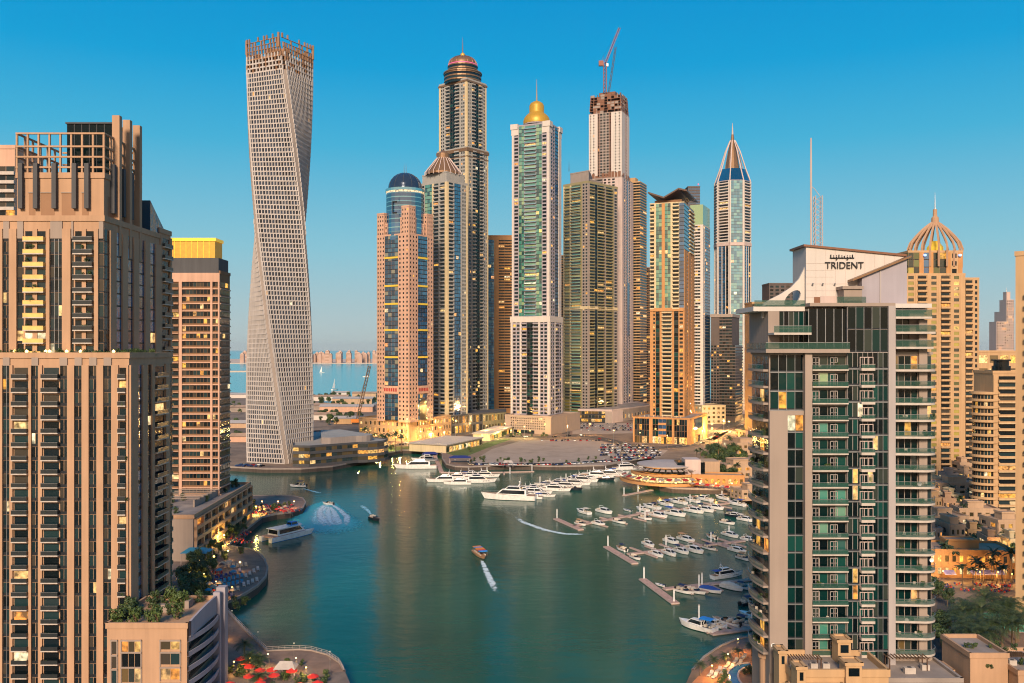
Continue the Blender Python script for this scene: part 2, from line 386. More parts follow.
# ------------------------------------------------------------------ the setting: water, land, roads
def water_mat():
    m, t, b = newmat('water')
    tc = t.nodes.new('ShaderNodeTexCoord'); sp = t.nodes.new('ShaderNodeSeparateXYZ'); t.links.new(tc.outputs['Object'], sp.inputs[0])
    # open sea is a clearer turquoise than the green marina
    mr = t.nodes.new('ShaderNodeMapRange'); mr.inputs[1].default_value = 700; mr.inputs[2].default_value = 1500; t.links.new(sp.outputs['Y'], mr.inputs[0])
    n0 = t.nodes.new('ShaderNodeTexNoise'); n0.inputs['Scale'].default_value = .012; n0.inputs['Detail'].default_value = 3; t.links.new(tc.outputs['Object'], n0.inputs['Vector'])
    r = ramp(t, n0.outputs['Fac'], [(.35, (.005, .066, .044)), (.65, (.009, .098, .066))])
    mx = t.nodes.new('ShaderNodeMix'); mx.data_type = 'RGBA'; t.links.new(mr.outputs[0], mx.inputs['Factor'])
    t.links.new(r.outputs[0], mx.inputs['A']); mx.inputs['B'].default_value = (.0, .36, .42, 1)
    t.links.new(mx.outputs['Result'], b.inputs['Base Color'])
    b.inputs['Roughness'].default_value = .17; b.inputs['IOR'].default_value = 1.33; b.inputs['Specular IOR Level'].default_value = .32
    mp = t.nodes.new('ShaderNodeMapping'); mp.inputs['Scale'].default_value = (.12, .2, 1); t.links.new(tc.outputs['Object'], mp.inputs['Vector'])
    n1 = t.nodes.new('ShaderNodeTexNoise'); n1.inputs['Scale'].default_value = 1.0; n1.inputs['Detail'].default_value = 4; t.links.new(mp.outputs[0], n1.inputs['Vector'])
    bp = t.nodes.new('ShaderNodeBump'); bp.inputs['Strength'].default_value = .3; bp.inputs['Distance'].default_value = .5
    t.links.new(n1.outputs['Fac'], bp.inputs['Height']); t.links.new(bp.outputs[0], b.inputs['Normal'])
    M['water'] = m
water_mat()
def ground_mat(name, stops, scale, rough=.95):
    m, t, b = newmat(name)
    tc = t.nodes.new('ShaderNodeTexCoord')
    n0 = t.nodes.new('ShaderNodeTexNoise'); n0.inputs['Scale'].default_value = scale; n0.inputs['Detail'].default_value = 8; n0.inputs['Roughness'].default_value = .65
    t.links.new(tc.outputs['Object'], n0.inputs['Vector'])
    r = ramp(t, n0.outputs['Fac'], stops); t.links.new(r.outputs[0], b.inputs['Base Color']); b.inputs['Roughness'].default_value = rough
    M[name] = m
ground_mat('ground', [(.3, (.07, .055, .04)), (.45, (.17, .115, .08)), (.55, (.24, .165, .115)), (.7, (.11, .085, .06))], .03)
ground_mat('sand_lot', [(.3, (.25, .19, .15)), (.55, (.36, .275, .22)), (.7, (.30, .22, .175))], .05)
ground_mat('asphalt', [(.3, (.045, .04, .04)), (.7, (.075, .065, .06))], .3)
ground_mat('paving', [(.3, (.15, .10, .075)), (.7, (.27, .175, .13))], .25)
ground_mat('lawn', [(.3, (.05, .08, .012)), (.7, (.12, .15, .03))], .2)
ground_mat('beach', [(.3, (.50, .36, .27)), (.7, (.62, .48, .38))], .01)
ground_mat('terrace_tile', [(.3, (.34, .13, .06)), (.7, (.46, .20, .09))], .4)

mb = MB(); mb.quad((-30000, -2000, 0), (30000, -2000, 0), (30000, 45000, 0), (-30000, 45000, 0))
tag(mb.build('water', M['water']), kind='structure')

west = [(352, 700), (345, 683), (340, 674), (328, 666), (312, 661.5), (300, 660.5), (285, 661), (268, 662), (252, 647), (238, 632), (222, 613.5), (235, 608), (246, 602), (258, 594),
        (266, 585), (268, 576), (265, 567), (259, 560), (250, 556), (238, 554), (227, 553), (236, 545), (250, 533), (262, 523), (277, 519.5), (291, 518), (303, 513.5), (306, 508),
        (303, 503.5), (294, 501.5), (278, 501), (250, 501)]
north = [(230, 471), (263, 473), (301, 473), (333, 470.5), (350, 467), (366, 463), (380, 458), (403, 453.5), (436, 453.8), (442, 457), (442, 462), (446, 468), (455, 470.5), (468, 471), (503, 469.5),
         (560, 470.5), (604, 469.5), (617, 467), (635, 464), (650, 461.5), (655, 465), (648, 471), (643, 479), (649, 487), (660, 491), (672, 493), (700, 494), (725, 494.5), (746, 501), (760, 512),
         (772, 535), (770, 600), (765, 641), (757, 646), (738, 649), (720, 657), (704, 668), (692, 682), (684, 700)]
def wpts(l): return [(gp(x, y).x, gp(x, y).y) for x, y in l]
Ww, Nw = wpts(west), wpts(north)
west_poly = Ww + [(-400, Ww[-1][1]), (-900, Ww[-1][1] + 10), (-900, 120), (Ww[0][0], 120)]
north_poly = [(-900, Nw[0][1] + 12)] + Nw + [(Nw[-1][0], 120), (9000, 120), (9000, 30000), (4200, 30000), (1400, 4000), (700, 1500), (gx(420, 1430), 1430), (gx(376, 1330), 1330), (gx(345, 1290), 1290), (gx(316, 1420), 1420), (gx(280, 1700), 1650), (gx(245, 1800), 1700), (-900, 1500)]
def land(name, poly, mat, z1=ZG):
    mb = MB(); mb.prism(poly, -1, z1, 1, 0)
    return tag(mb.build(name, [M[mat], M['quay_stone']]), kind='structure')
ground_mat('bank_paving', [(.3, (.11, .085, .07)), (.5, (.19, .145, .12)), (.7, (.26, .195, .16))], .12)
land('promenade_ground', west_poly, 'bank_paving'); land('ground', north_poly, 'ground')
def sheet(name, poly, mat, z):
    mb = MB(); mb.sheet(poly, z); return tag(mb.build(name, M[mat]), kind='structure')
def gpoly(l): return [(gg(x, y).x, gg(x, y).y) for x, y in l]
def offset_line(pts, d):
    o = []
    for i, p in enumerate(pts):
        a = Vector(pts[max(i - 1, 0)]); b = Vector(pts[min(i + 1, len(pts) - 1)]); t = (b - a).normalized()
        o.append((p[0] - t.y * d, p[1] + t.x * d))
    return o
def strip(name, pts, w, mat, z, side=0):
    L_, R_ = offset_line(pts, w if side == 0 else w * side if side > 0 else 0), offset_line(pts, -w if side == 0 else 0 if side > 0 else -w)
    mb = MB()
    for i in range(len(pts) - 1):
        mb.quad((*R_[i], z), (*R_[i + 1], z), (*L_[i + 1], z), (*L_[i], z))
    return tag(mb.build(name, M[mat]), kind='structure')
# paved promenades that follow the water, with a raised stone edge (the water lies to the right of the line as listed)
strip('promenade', offset_line(Ww[1:], .5), 7, 'paving', ZG + .006, 1)
strip('promenade', offset_line(Nw[:-1], .5), 9, 'paving', ZG + .006, 1)
def coping(pts, name='quay_edge'):
    a, b = offset_line(pts, -.12), offset_line(pts, .45); mb = MB()
    for i in range(len(pts) - 1):
        mb.quad((*a[i], ZG + .35), (*a[i + 1], ZG + .35), (*b[i + 1], ZG + .35), (*b[i], ZG + .35))
        mb.quad((*a[i], ZG - .6), (*a[i + 1], ZG - .6), (*a[i + 1], ZG + .35), (*a[i], ZG + .35))
        mb.quad((*b[i + 1], ZG), (*b[i], ZG), (*b[i], ZG + .35), (*b[i + 1], ZG + .35))
    tag(mb.build(name, M['concrete']), kind='structure')
coping(Ww[1:]); coping(Nw[:-1])

def road(name, px, w):
    pts = gpoly(px); sm = []
    for i in range(len(pts) - 1):            # Catmull-Rom for smooth bends
        p0, p1, p2, p3 = [Vector(pts[max(0, min(len(pts) - 1, j))]) for j in (i - 1, i, i + 1, i + 2)]
        for k in range(6):
            t = k / 6
            sm.append(tuple(.5 * ((2 * p1) + (p2 - p0) * t + (2 * p0 - 5 * p1 + 4 * p2 - p3) * t * t + (3 * p1 - p0 - 3 * p2 + p3) * t ** 3)))
    sm.append(pts[-1])
    strip(name, sm, w / 2, 'asphalt', ZG + .012)
    for s in (-1, 1):
        k = MB(); a, b = offset_line(sm, s * w / 2), offset_line(sm, s * (w / 2 + 2.2))
        for i in range(len(sm) - 1):
            q = [(*a[i], ZG + .13), (*a[i + 1], ZG + .13), (*b[i + 1], ZG + .13), (*b[i], ZG + .13)]
            k.quad(*(q if s < 0 else q[::-1]))
            k.quad((*a[i], ZG), (*a[i + 1], ZG), (*a[i + 1], ZG + .13), (*a[i], ZG + .13))
        tag(k.build('pavement', M['paving']), kind='structure')
    k = MB(); n = len(sm)
    for i in range(0, n - 1, 2):
        a, b = Vector(sm[i]), Vector(sm[i + 1]); d = (b - a).normalized(); nn = Vector((-d.y, d.x)) * .12; b = a + d * min((b - a).length, 4)
        k.quad((*(a - nn), ZG + .016), (*(b - nn), ZG + .016), (*(b + nn), ZG + .016), (*(a + nn), ZG + .016))
    tag(k.build('road_marking', M['white_paint']), kind='structure')
    return sm
R1 = road('road', [(356, 449), (400, 444.5), (440, 441), (470, 436), (505, 436.5), (545, 437), (590, 436.5), (640, 447), (690, 445), (712, 437), (735, 422), (757, 411), (790, 404)], 15)
R2 = road('road', [(712, 440), (740, 428), (775, 413)], 11)
R3 = road('road', [(566, 434), (569, 424), (585, 421), (640, 420.5)], 8)
sheet('car_park', gpoly([(470, 462), (492, 449), (520, 441), (560, 439.5), (600, 440), (640, 450), (668, 450), (660, 457), (630, 461), (600, 465), (540, 466), (490, 466)]), 'sand_lot', ZG + .009)
sheet('car_park', gpoly([(555, 434), (572, 423), (632, 423), (640, 433), (600, 434)]), 'sand_lot', ZG + .009)
sheet('lawn', gpoly([(352, 462), (356, 452), (395, 446.5), (432, 446), (436, 450), (405, 449.5), (380, 454)]), 'lawn', ZG + .009)
sheet('lawn', gpoly([(446, 453), (480, 444), (505, 438.5), (512, 439), (490, 447), (462, 458)]), 'lawn', ZG + .009)
sheet('plaza', gpoly([(560, 434), (505, 434.5), (505, 430), (560, 430)]), 'paving', ZG + .009)
sheet('beach', [(gx(228, 1600), 1640), (gx(345, 1300), 1296), (gx(376, 1340), 1336), (gx(376, 1290), 1290), (gx(345, 1255), 1250), (gx(228, 1530), 1560)], 'beach', ZG + .009)

# far shore: the palm-shaped island and the low breakwaters
mb = MB(); mb.prism([(-2600, 5000), (-1500, 5250), (-600, 5250), (200, 5400), (200, 7500), (-2600, 7500)], -1, 3, 0)
tag(mb.build('island_beach', M['beach']), kind='structure')
mb = MB(); mb.prism([(-1100, 3300), (-830, 3350), (-840, 3420), (-1100, 3400)], -1, 3, 0); tag(mb.build('sand_spit', M['beach']), kind='structure')

# ------------------------------------------------------------------ near left: tan tower in two stacked blocks
def px_bays(lst, x0=None):
    """[(end column, type, options)] -> bays with widths."""
    o = []; a = x0
    for e in lst:
        o.append((e[0] - a, *e[1:])); a = e[0]
    return o
YA = 215; cA = gx(129, YA)
T = Tower('apartment_tower', 'tan stone tower with narrow glass strips, stacked balconies and open lattice crown, left bank', 'tower',
          (cA - 20, YA + 15), ['tan', 'beige', 'tan_dark', 'dark_grey'], 'g_dark', ('slab_white', 'rail_dark', 'steel'), near=True)
z1 = gz(357, YA); low = rect(gx(-60, YA), cA, YA, 242)
T.core(low, ZG, z1, 0, 0)
PB = dict(dp=1.25)
front = px_bays([(-50, 'P'), (-43, 'G', dict(g='g_dark_few')), (-36, 'P'), (-22, 'B', PB), (-12, 'P'), (-4, 'G'), (3.3, 'P'), (10.5, 'G', dict(n=2, g='g_dark_few', sp=.22, mull=1)), (13.5, 'P'), (29.2, 'B', PB), (32, 'P'), (39, 'G', dict(n=2, g='g_dark_few', sp=.22)), (43, 'P'), (60, 'B', PB),
                 (68, 'G', dict(n=2, g='g_dark_few', sp=.22)), (75, 'P'), (82.5, 'G', dict(n=2, g='g_dark_few', sp=.22)), (89.5, 'P'), (97.3, 'G', dict(n=2, g='g_dark_few', sp=.22)), (104, 'P'), (112, 'G', dict(n=2, g='g_dark_few', sp=.22)), (119, 'P'), (127, 'B', dict(dp=1.1)), (129, 'P')], -60)
fA = Fr(low[0], low[1])
T.face(fA, None, ZG + .2, z1 - 2, 3.22, front, 0, .5)
side = [(1.5, 'P'), (1.0, 'G', dict(g='g_blue')), (1.0, 'P'), (1.0, 'G'), (.6, 'P'), (2.6, 'B', dict(dp=1.2)), (1.0, 'P'), (.8, 'G')]
T.face(low[1], low[2], ZG + .2, z1 - 2, 3.22, side, 0, .5)
a = 0
for bay in front:                        # pale panels heading each glass strip
    wd = bay[0] / 189 * fA.L
    if bay[1] == 'G': T.w.fbox(fA, a + .05, a + wd - .05, 0, .35, z1 - 2.1, z1 - .1, 1)
    a += wd
YB = 219; cB = gx(104, YB); z2 = gz(220, YB); up = rect(gx(-45, YB), cB, YB, 253.5)
T.core(up, z1, z2, 0, 0)
fB = Fr(up[0], up[1])
T.face(fB, None, z1 + .2, z2 - 2.2, 3.3, px_bays([(-35, 'P'), (-25, 'G'), (-18, 'P'), (-6, 'B'), (3.5, 'P'), (10, 'G', dict(n=2, sp=.2)), (17.5, 'P'), (24, 'G', dict(n=1, sp=.2)), (47, 'B', dict(dp=1.3, ins=.3, wallbit=1, bal=('slab_white', 'yellow_panel', 'yellow_panel'))), (50.5, 'P'),
       (63, 'G', dict(n=3, sp=.18, mull=1)), (71.5, 'P'), (74, 'G', dict(n=1)), (95, 'B', dict(dp=1.3, ins=.2, wallbit=1)), (99, 'P'), (104, 'G', dict(n=1, sp=.12))], -45), 0, .55)
T.face(up[1], up[2], z1 + .2, z2 - 2.2, 3.3, [(.8, 'G', dict(sp=.1)), (1, 'P'), (1.1, 'G', dict(g='g_blue', sp=.12)), (.95, 'P'), (1.1, 'G', dict(g='g_blue', sp=.12)), (1, 'P'), (1.2, 'G', dict(g='g_blue', sp=.12)), (1, 'P'), (1.2, 'G', dict(g='g_blue', sp=.12)), (1.1, 'P')], 0, .5)
for px0, px1 in ((3.5, 10), (17.5, 24), (50.5, 63), (71.5, 74), (99, 104)):
    a0, a1 = gx(px0, YB) - up[0][0], gx(px1, YB) - up[0][0]; T.w.fbox(fB, a0 + .08, a1 - .08, 0, .3, z2 - 4.6, z2 - .4, 1)
# rear balcony wing and the blue sloping glass above it
T.core(rect(cB - 9, cB - .1, 253.5, 262), ZG, gz(233, 257), 0, 0)
T.face((cB - .1, 253.5), (cB - .1, 262), ZG, gz(233, 257) - 1, 3.3, [(.6, 'P'), (3, 'B', dict(dp=1.3)), (.6, 'P')])
sg = MB()
ys, ye = 247.5, 260; zt, zb = gz(200, 247), gz(236, 258)
sg.add([(cB - .2, ys, zb), (cB - .2, ye, zb), (cB - .2, ys, zt), (cB - 5, ys, zb), (cB - 5, ye, zb), (cB - 5, ys, zt)], [(0, 1, 2), (3, 5, 4), (0, 2, 5, 3), (1, 4, 5, 2), (0, 3, 4, 1)])
T.part('sloping_glass', sg, M['g_blue'])
# crown: penthouse, fins, lattice, three tall piers, inner glass box
YC = 222; cC = gx(104, YC); z3 = gz(177, YC); pent = rect(gx(17, YC), cC, YC, 244)
T.core(pent, z2, z3, 0, 0)
fC = Fr(pent[0], pent[1]); fD = Fr(pent[1], pent[2])
for a0, a1 in ((3.0, 4.6), (6, 9.4), (11.2, 14.6), (16.3, 18)): lv = MB(); lv.fquad(fC, a0, a1, .05, z2 + 1.2, z3 - 4); lv.fbox(fC, a0 - .1, a1 + .1, 0, .25, z3 - 4, z3 - 3.8, 1); T.part('louvre', lv, [M['tan_dark'], M['beige']])
for a0, a1 in ((2, 5), (8, 11), (13, 17)): lv = MB(); lv.fquad(fD, a0, a1, .05, z2 + 1, z3 - 4.5); T.part('louvre', lv, [M['tan_dark'], M['beige']])
for px in (22.5, 37.5, 56, 76, 88.5):
    m = MB(); a0 = gx(px, YC) - pent[0][0]; m.fbox(fC, a0 - .55, a0 + .55, .05, 1.2, gz(209, YC), gz(164, YC)); T.part('fin', m, M['dark_grey'])
for a0 in (4, 9.5, 14.5):
    m = MB(); m.fbox(fD, a0 - .6, a0 + .6, .05, 1.1, gz(216, 230), gz(168, 230)); T.part('fin', m, M['dark_grey'])
la = MB(); zt = gz(133, YC)
for fr, n in ((fC, 8), (fD, 6)):
    for i in range(n + 1):
        a0 = i * fr.L / n; la.fbox(fr, a0 - .22, a0 + .22, -.25, .2, z3, zt)
    for zz in (z3 + 2.2, z3 + 4.8, z3 + 7.4, zt - .35): la.fbox(fr, -.2, fr.L + .2, -.18, .32, zz, zz + .42)
fE = Fr(pent[3], pent[0]); fG = Fr(pent[2], pent[3])
for fr, n in ((fE, 6), (fG, 8)):
    for i in range(1, n): a0 = i * fr.L / n; la.fbox(fr, a0 - .22, a0 + .22, -.25, .2, z3, zt)
    for zz in (z3 + 2.2, z3 + 4.8, z3 + 7.4, zt - .35): la.fbox(fr, .3, fr.L - .3, -.18, .32, zz, zz + .42)
T.part('lattice_crown', la, M['tan'])
for px, py in ((114.5, 116), (125, 120.5), (135, 126)):
    Y = cC * F / (px - 512); m = MB(); m.box(cC - .3, cC + 1.6, Y - .75, Y + .75, z2 - 8, gz(py, Y)); T.part('pier', m, M['tan'])
m = MB(); gb = rect(gx(67, 231), gx(112, 231), 231, 240); m.prism(gb, z3, gz(124, 231)); m.prism(rect(gx(66, 231), gx(114, 231), 230.6, 240.4), gz(124, 231), gz(122.5, 231), 1)
for i in range(1, 6):
    fr = Fr(gb[0], gb[1]); m.fbox(fr, fr.L * i / 6 - .08, fr.L * i / 6 + .08, 0, .12, z3, gz(124, 231), 1)
T.part('roof_lantern', m, [M['g_teal'], M['dark_grey']])
tower_a = T.finish()
# lobby lights on the ledge above the lower block
for i, px in enumerate((14, 26, 45, 49, 66, 80, 113)):
    m = MB(); x = gx(px, 216.5); m.tube([(x, 216.8, z1), (x, 216.8, z1 + .9)], .08, 5); m.lathe([(0, z1 + .9), (.38, z1 + 1.2), (.38, z1 + 1.5), (0, z1 + 1.8)], x, 216.8, 8, 1)
    o = m.build('ledge_lamp', [M['dark_grey'], M['lamp_glow']], None, loc=(x, 216.8, z1)); tag(o, 'small glowing lamp on the planted ledge between the two blocks of the tan tower', 'lamp', 'ledge lamps of the tan tower')

z1L = gz(357, YA)
# ------------------------------------------------------------------ near left: low annex with roof garden, in front of the tan tower
T = Tower('annex_building', 'low beige annex with roof garden and curved balconies at the foot of the tan tower', 'building', (gx(147, 200), 206), ['tan', 'beige', 'lilac_wall'], 'g_lit', near=True)
zr = gz(627, 200); an = rect(gx(107, 200), gx(187, 200), 200, 222)
T.core(an, ZG, zr, 0, 0, 1.0)
fr = Fr(an[0], an[1])
def open_(a0, a1, za, zb, n, g='g_lit'):
    for c in range(n): T.win(fr, a0 + (a1 - a0) * c / n + .06, a0 + (a1 - a0) * (c + 1) / n - .06, za, zb, .05, g)
    T.w.fbox(fr, a0 - .25, a0, 0, .3, za - .3, zb + .3, 1); T.w.fbox(fr, a1, a1 + .25, 0, .3, za - .3, zb + .3, 1); T.w.fbox(fr, a0 - .25, a1 + .25, 0, .4, zb, zb + .3, 1)
sc_ = 200 / F
for y0, y1, g in ((641, 652, 'g_lit'), (653, 667, 'g_dark'), (668, 682, 'g_lit'), (684, 700, 'g_dark')):
    open_((122 - 107) * sc_, (141 - 107) * sc_, gz(y1, 200), gz(y0, 200), 3, g)
    open_((161 - 107) * sc_, (180 - 107) * sc_, gz(y1, 200) + .6, gz(y0, 200), 2, g)
for y0, y1 in ((641, 654), (656, 668), (670, 683)): open_((112 - 107) * sc_, (117 - 107) * sc_, gz(y1, 200), gz(y0, 200), 1, 'g_dark')
fr2 = Fr(an[1], an[2])
for k in range(6):                        # bowed balconies on the water side
    z = zr - 3.4 - k * 3.3; n = 10
    m = MB(); ring = [(fr2.L * i / n, .5 + 1.5 * math.sin(math.pi * i / n)) for i in range(n + 1)]
    for i in range(n):
        (a0, o0), (a1, o1) = ring[i], ring[i + 1]
        P = fr2.pt
        m.quad(P(a0, o0, z), P(a1, o1, z), P(a1, o1, z + 1.1), P(a0, o0, z + 1.1)); m.quad(P(a0, 0, z), P(a1, 0, z), P(a1, o1, z), P(a0, o0, z))
        m.quad(P(a0, o0, z + 1.1), P(a1, o1, z + 1.1), P(a1, o1 - .2, z + 1.1), P(a0, o0 - .2, z + 1.1)); m.quad(P(a1, o1 - .2, z), P(a0, o0 - .2, z), P(a0, o0 - .2, z + 1.1), P(a1, o1 - .2, z + 1.1))
    T.part('balcony', m, M['lilac_wall'])
    T.win(fr2, 1, fr2.L - 1, z + 1.1, z + 3.0, .05, 'g_dark')
n = 12; m = MB()
for i in range(n):                        # arched parapet wall above the balconies
    a0, a1 = fr2.L * i / n, fr2.L * (i + 1) / n; h = lambda a: .6 + 1.6 * math.sin(math.pi * (.15 + .5 * a / fr2.L))
    P = fr2.pt
    m.add([P(a0, .9, zr - 2.2), P(a1, .9, zr - 2.2), P(a1, .9, zr + h(a1)), P(a0, .9, zr + h(a0)), P(a0, .4, zr - 2.2), P(a1, .4, zr - 2.2), P(a1, .4, zr + h(a1)), P(a0, .4, zr + h(a0))], [(0, 1, 2, 3), (5, 4, 7, 6), (3, 2, 6, 7), (0, 4, 5, 1)])
T.part('arched_parapet', m, M['lilac_wall'])
m = MB(); m.fbox(fr2, fr2.L - 4.5, fr2.L - 3.2, 0, 1.6, ZG, zr + 3); m.fbox(fr2, fr2.L - 2.2, fr2.L, 0, 2.2, ZG, zr + 3.6); T.part('pylon', m, M['lilac_wall'])
for x, y, wx, wy in ((-84, 211, 2.5, 1.2), (-79, 214, 1, 3)):
    T.w.box(x, x + wx, y, y + wy, zr, zr + 1.8, 1)
T.finish()

# ------------------------------------------------------------------ left: dark-windowed tower with lit yellow crown, and its stepped base
T = Tower('apartment_tower', 'brown tower with pale floor bands and a glowing yellow roof box, left bank', 'tower', (gx(194, 400), 412), ['brown_wall', 'pinkgrey', 'dark_grey', 'pink'], 'g_dark')
tc_ = rect(gx(168, 400), gx(220, 400), 400, 414); zt = gz(273, 400)
T.core(tc_, ZG, zt, 0, 1); fr = Fr(tc_[0], tc_[1]); T.w.fbox(fr, 0, fr.L, 0, .7, zt - 4, zt, 3)
T.face(fr, None, 20, zt - 4, 3.35, [(.25, 'P', dict(m=3)), (1.6, 'B', dict(dp=1.2, bal=('pink', 'brown_wall'), h=.9)), (.5, 'P', dict(m=3)), (4.6, 'H', dict(n=8, m=3, bh=.13, o=.7)), (.35, 'P', dict(m=3)), (.9, 'H', dict(n=2, m=3, bh=.13, o=.7)), (.25, 'P', dict(m=3))], 0, .8)
T.face(tc_[1], tc_[2], 20, zt - 4, 3.35, [(1, 'H', dict(n=4, m=3, bh=.13))], 0)
T.face(tc_[3], tc_[0], 20, zt - 4, 3.35, [(1, 'H', dict(n=6, m=0))], 0)
T.w.prism(rect(gx(169, 400), gx(219, 400), 399.4, 413), zt, gz(258, 400), 2)
T.finish()
m = MB(); m.prism(rect(gx(163, 402), gx(215, 402), 402, 412), gz(258, 400), gz(241, 402)); m.prism(rect(gx(163, 402) - .5, gx(215, 402) + .5, 401.5, 412.5), gz(241, 402), gz(238, 402), 1)
for i in range(1, 9):
    fr = Fr((gx(163, 402), 402), (gx(215, 402), 402)); m.fbox(fr, fr.L * i / 9 - .1, fr.L * i / 9 + .1, 0, .12, gz(258, 400), gz(241, 402), 1)
o = m.build('roof_box', [M['gold_lit'], M['gold']], T.root)
T = Tower('podium_building', 'long stepped terrace block with framed bays facing the water below the yellow-roofed tower', 'building', (-150, 388), ['tan', 'beige', 'roof_grey'], 'g_lit')
p0, p1 = (-124.5, 347), (-127.5, 432); pod = [(-176, 347), p0, p1, (-176, 432)]
T.core(pod, ZG, 20, 0, 2, 1.2)
T.face(p0, p1, ZG + 4, 19.6, 4.0, [(1, 'W', dict(n=9, w=.84, h=.66, o=1.2, g='g_lit'))], 0)
T.face(p0, p1, ZG, ZG + 4, 4.0, [(1, 'W', dict(n=9, w=.8, h=.7, o=.8, g='g_shop'))], 0)
T.face(pod[0], p0, ZG, 19.5, 16.5, [(8, 'P'), (.3, 'P', dict(o=.7))], 1)
for i in range(9): T.w.box(-150 + i * .2, -131, 372 + i * 5, 372.5 + i * 5, 23, 23.3, 1)
T.w.box(-133, -132.4, 370, 415, 20, 23, 1)
T.finish()

# ------------------------------------------------------------------ twisted tower
T = Tower('twisted_tower', 'very tall pale tower that twists a quarter turn, with an unfinished open top', 'tower', (gx(280, 655), 655), ['silver_beige', 'brown_metal', 'concrete'], 'g_slate')
tx, ty = gx(280, 662), 662.0; H0, H1 = ZG, gz(76, 655); side_ = 34.8; NF = 82; fh = (H1 - H0) / NF
def sq(z):
    a = R(-63.5) - R(98) * (z - ZG) / (300 - ZG); r = side_ / math.sqrt(2)
    p = []
    for k in range(4):                   # a square with cut corners, counter-clockwise
        b = a + k * math.pi / 2
        for s_ in (-1, 1): p.append((tx + r * .975 * math.cos(b + s_ * .045), ty + r * .975 * math.sin(b + s_ * .045)))
    return p
for i in range(NF):
    z = H0 + i * fh; P8 = sq(z + fh / 2)
    T.w.prism(P8, z, z + fh, 2)
    for k in range(4):
        fr = Fr(P8[(2 * k + 1) % 8], P8[(2 * k + 2) % 8])
        if not fr.facing(.05): continue
        T.w.fbox(fr, 0, fr.L, 0, .5, z - .1, z + fh * .2, 0)
        n = 15; cw = fr.L / n
        for c in range(n + 1):
            a0 = max(0, c * cw - .31); a1 = min(fr.L, c * cw + .31)
            if c in (0, n): a0, a1 = (0, 1.1) if c == 0 else (fr.L - 1.1, fr.L)
            T.w.fbox(fr, a0, a1, 0, .62, z, z + fh, 0)
        for c in range(n):
            if i > 3: T.win(fr, c * cw + .36, (c + 1) * cw - .36, z + fh * .2, z + fh * .98, .05)
            else: T.win(fr, c * cw + .36, (c + 1) * cw - .36, z + fh * .2, z + fh * .98, .05)
cm = MB(); nc = 8
for i in range(nc):
    z = H1 + i * fh * .95; P8 = sq(z)
    for k in range(4):
        fr = Fr(P8[(2 * k + 1) % 8], P8[(2 * k + 2) % 8]); n = 11
        if i < nc - 2 or k in (0, 1): cm.fbox(fr, 0, fr.L, -.5, .3, z, z + (1.1 if i < 4 else .35), 1 if i > 2 else 0)
        for c in range(n + 1):
            if i >= nc - 2 and rnd.random() < .45: continue
            a0 = c * fr.L / n; wd = 1.0 if c in (0, n) else .4
            cm.fbox(fr, max(0, a0 - wd), min(fr.L, a0 + wd), -.6, .5, z, z + fh * .97, 0 if (i < 4 and rnd.random() < .75) else 1)
    if i < 4: cm.prism(sq(z), z, z + .4, 1)
cm.prism(rect(tx - 8, tx + 8, ty - 8, ty + 8), H1, H1 + 20, 1)
for k in range(4):
    x, y = sq(H1 + 24)[2 * k]; cm.box(x - .7, x + .7, y - .7, y + .7, H1 + 16, H1 + 26.5, 1)
T.part('open_crown', cm, [M['silver_beige'], M['tan_dark']])
T.finish()
# its low dark-banded base
T = Tower('base_building', 'low dark building with bright window bands beside the foot of the twisted tower', 'building', (gx(328, 690), 690), ['dark_grey', 'grey_wall', 'concrete'], 'g_lit')
bl = gg(293, 466.5); br = gg(352, 462); bb = gg(360, 452)
foot = [(bl.x, bl.y), (gg(310, 466.8).x, gg(310, 466.8).y)] + [(gg(335, 463).x + 16 + 19 * math.sin(t), gg(335, 463).y + 22 - 19 * math.cos(t)) for t in [math.pi * k / 8 for k in range(0, 8)]] + [(gx(330, 745), 745), (gx(296, 735), 735)]
T.core(foot, ZG, 17, 0, 1, 1)
for i in range(len(foot) - 2): T.face(foot[i], foot[i + 1], ZG, 16.5, 4.6, [(1, 'H', dict(n=max(1, int(Fr(foot[i], foot[i + 1]).L / 4)), m=0, bh=.42, o=.8))], 0)
T.w.prism(grow(foot, .55), 17, 21.5, 2, 1)
T.finish()

def spire(T, cx, cy, z0, z1, r=.5, mat='steel', name='spire'):
    m = MB(); m.tube([(cx, cy, z0), (cx, cy, z0 + (z1 - z0) * .5), (cx, cy, z1)], [r, r * .6, r * .15], 6); T.part(name, m, M[mat])

# ------------------------------------------------------------------ pink tower with blue glass drum and dark dome
pl = diamond(377, 409, 433, 785, 34); c0 = cen(pl)
T = Tower('domed_office_tower', 'pink stone tower with blue glass bays and a dark blue dome', 'tower', c0, ['pink', 'gold', 'red_paint'], 'g_dark_few')
zb, zt = 22, gz(236, 800)
T.core(pl, zb, zt)
W2 = dict(n=3, w=.42, h=.46, o=.2)
T.face(pl[0], pl[1], zb, zt, 3.9, [(.25, 'W', W2), (.42, 'G', dict(n=4, g='g_dusk', sp=.16)), (.33, 'W', W2)])
T.face(pl[1], pl[2], zb, zt, 3.9, [(.36, 'W', dict(n=3, w=.42, h=.46, o=.2)), (.40, 'G', dict(n=4, g='g_blue', sp=.2)), (.24, 'W', dict(n=2, w=.42, h=.46, o=.2))])
fl, fr_ = Fr(pl[0], pl[1]), Fr(pl[1], pl[2])
for y in (253, 281, 299, 325, 352):        # gilded bands across the glass
    z = gz(y + 6, 800); T.w.fbox(fl, fl.L * .25, fl.L * .67, 0, .7, z, z + 1.6, 1); T.w.fbox(fr_, fr_.L * .36, fr_.L * .76, 0, .7, z, z + 1.6, 1)
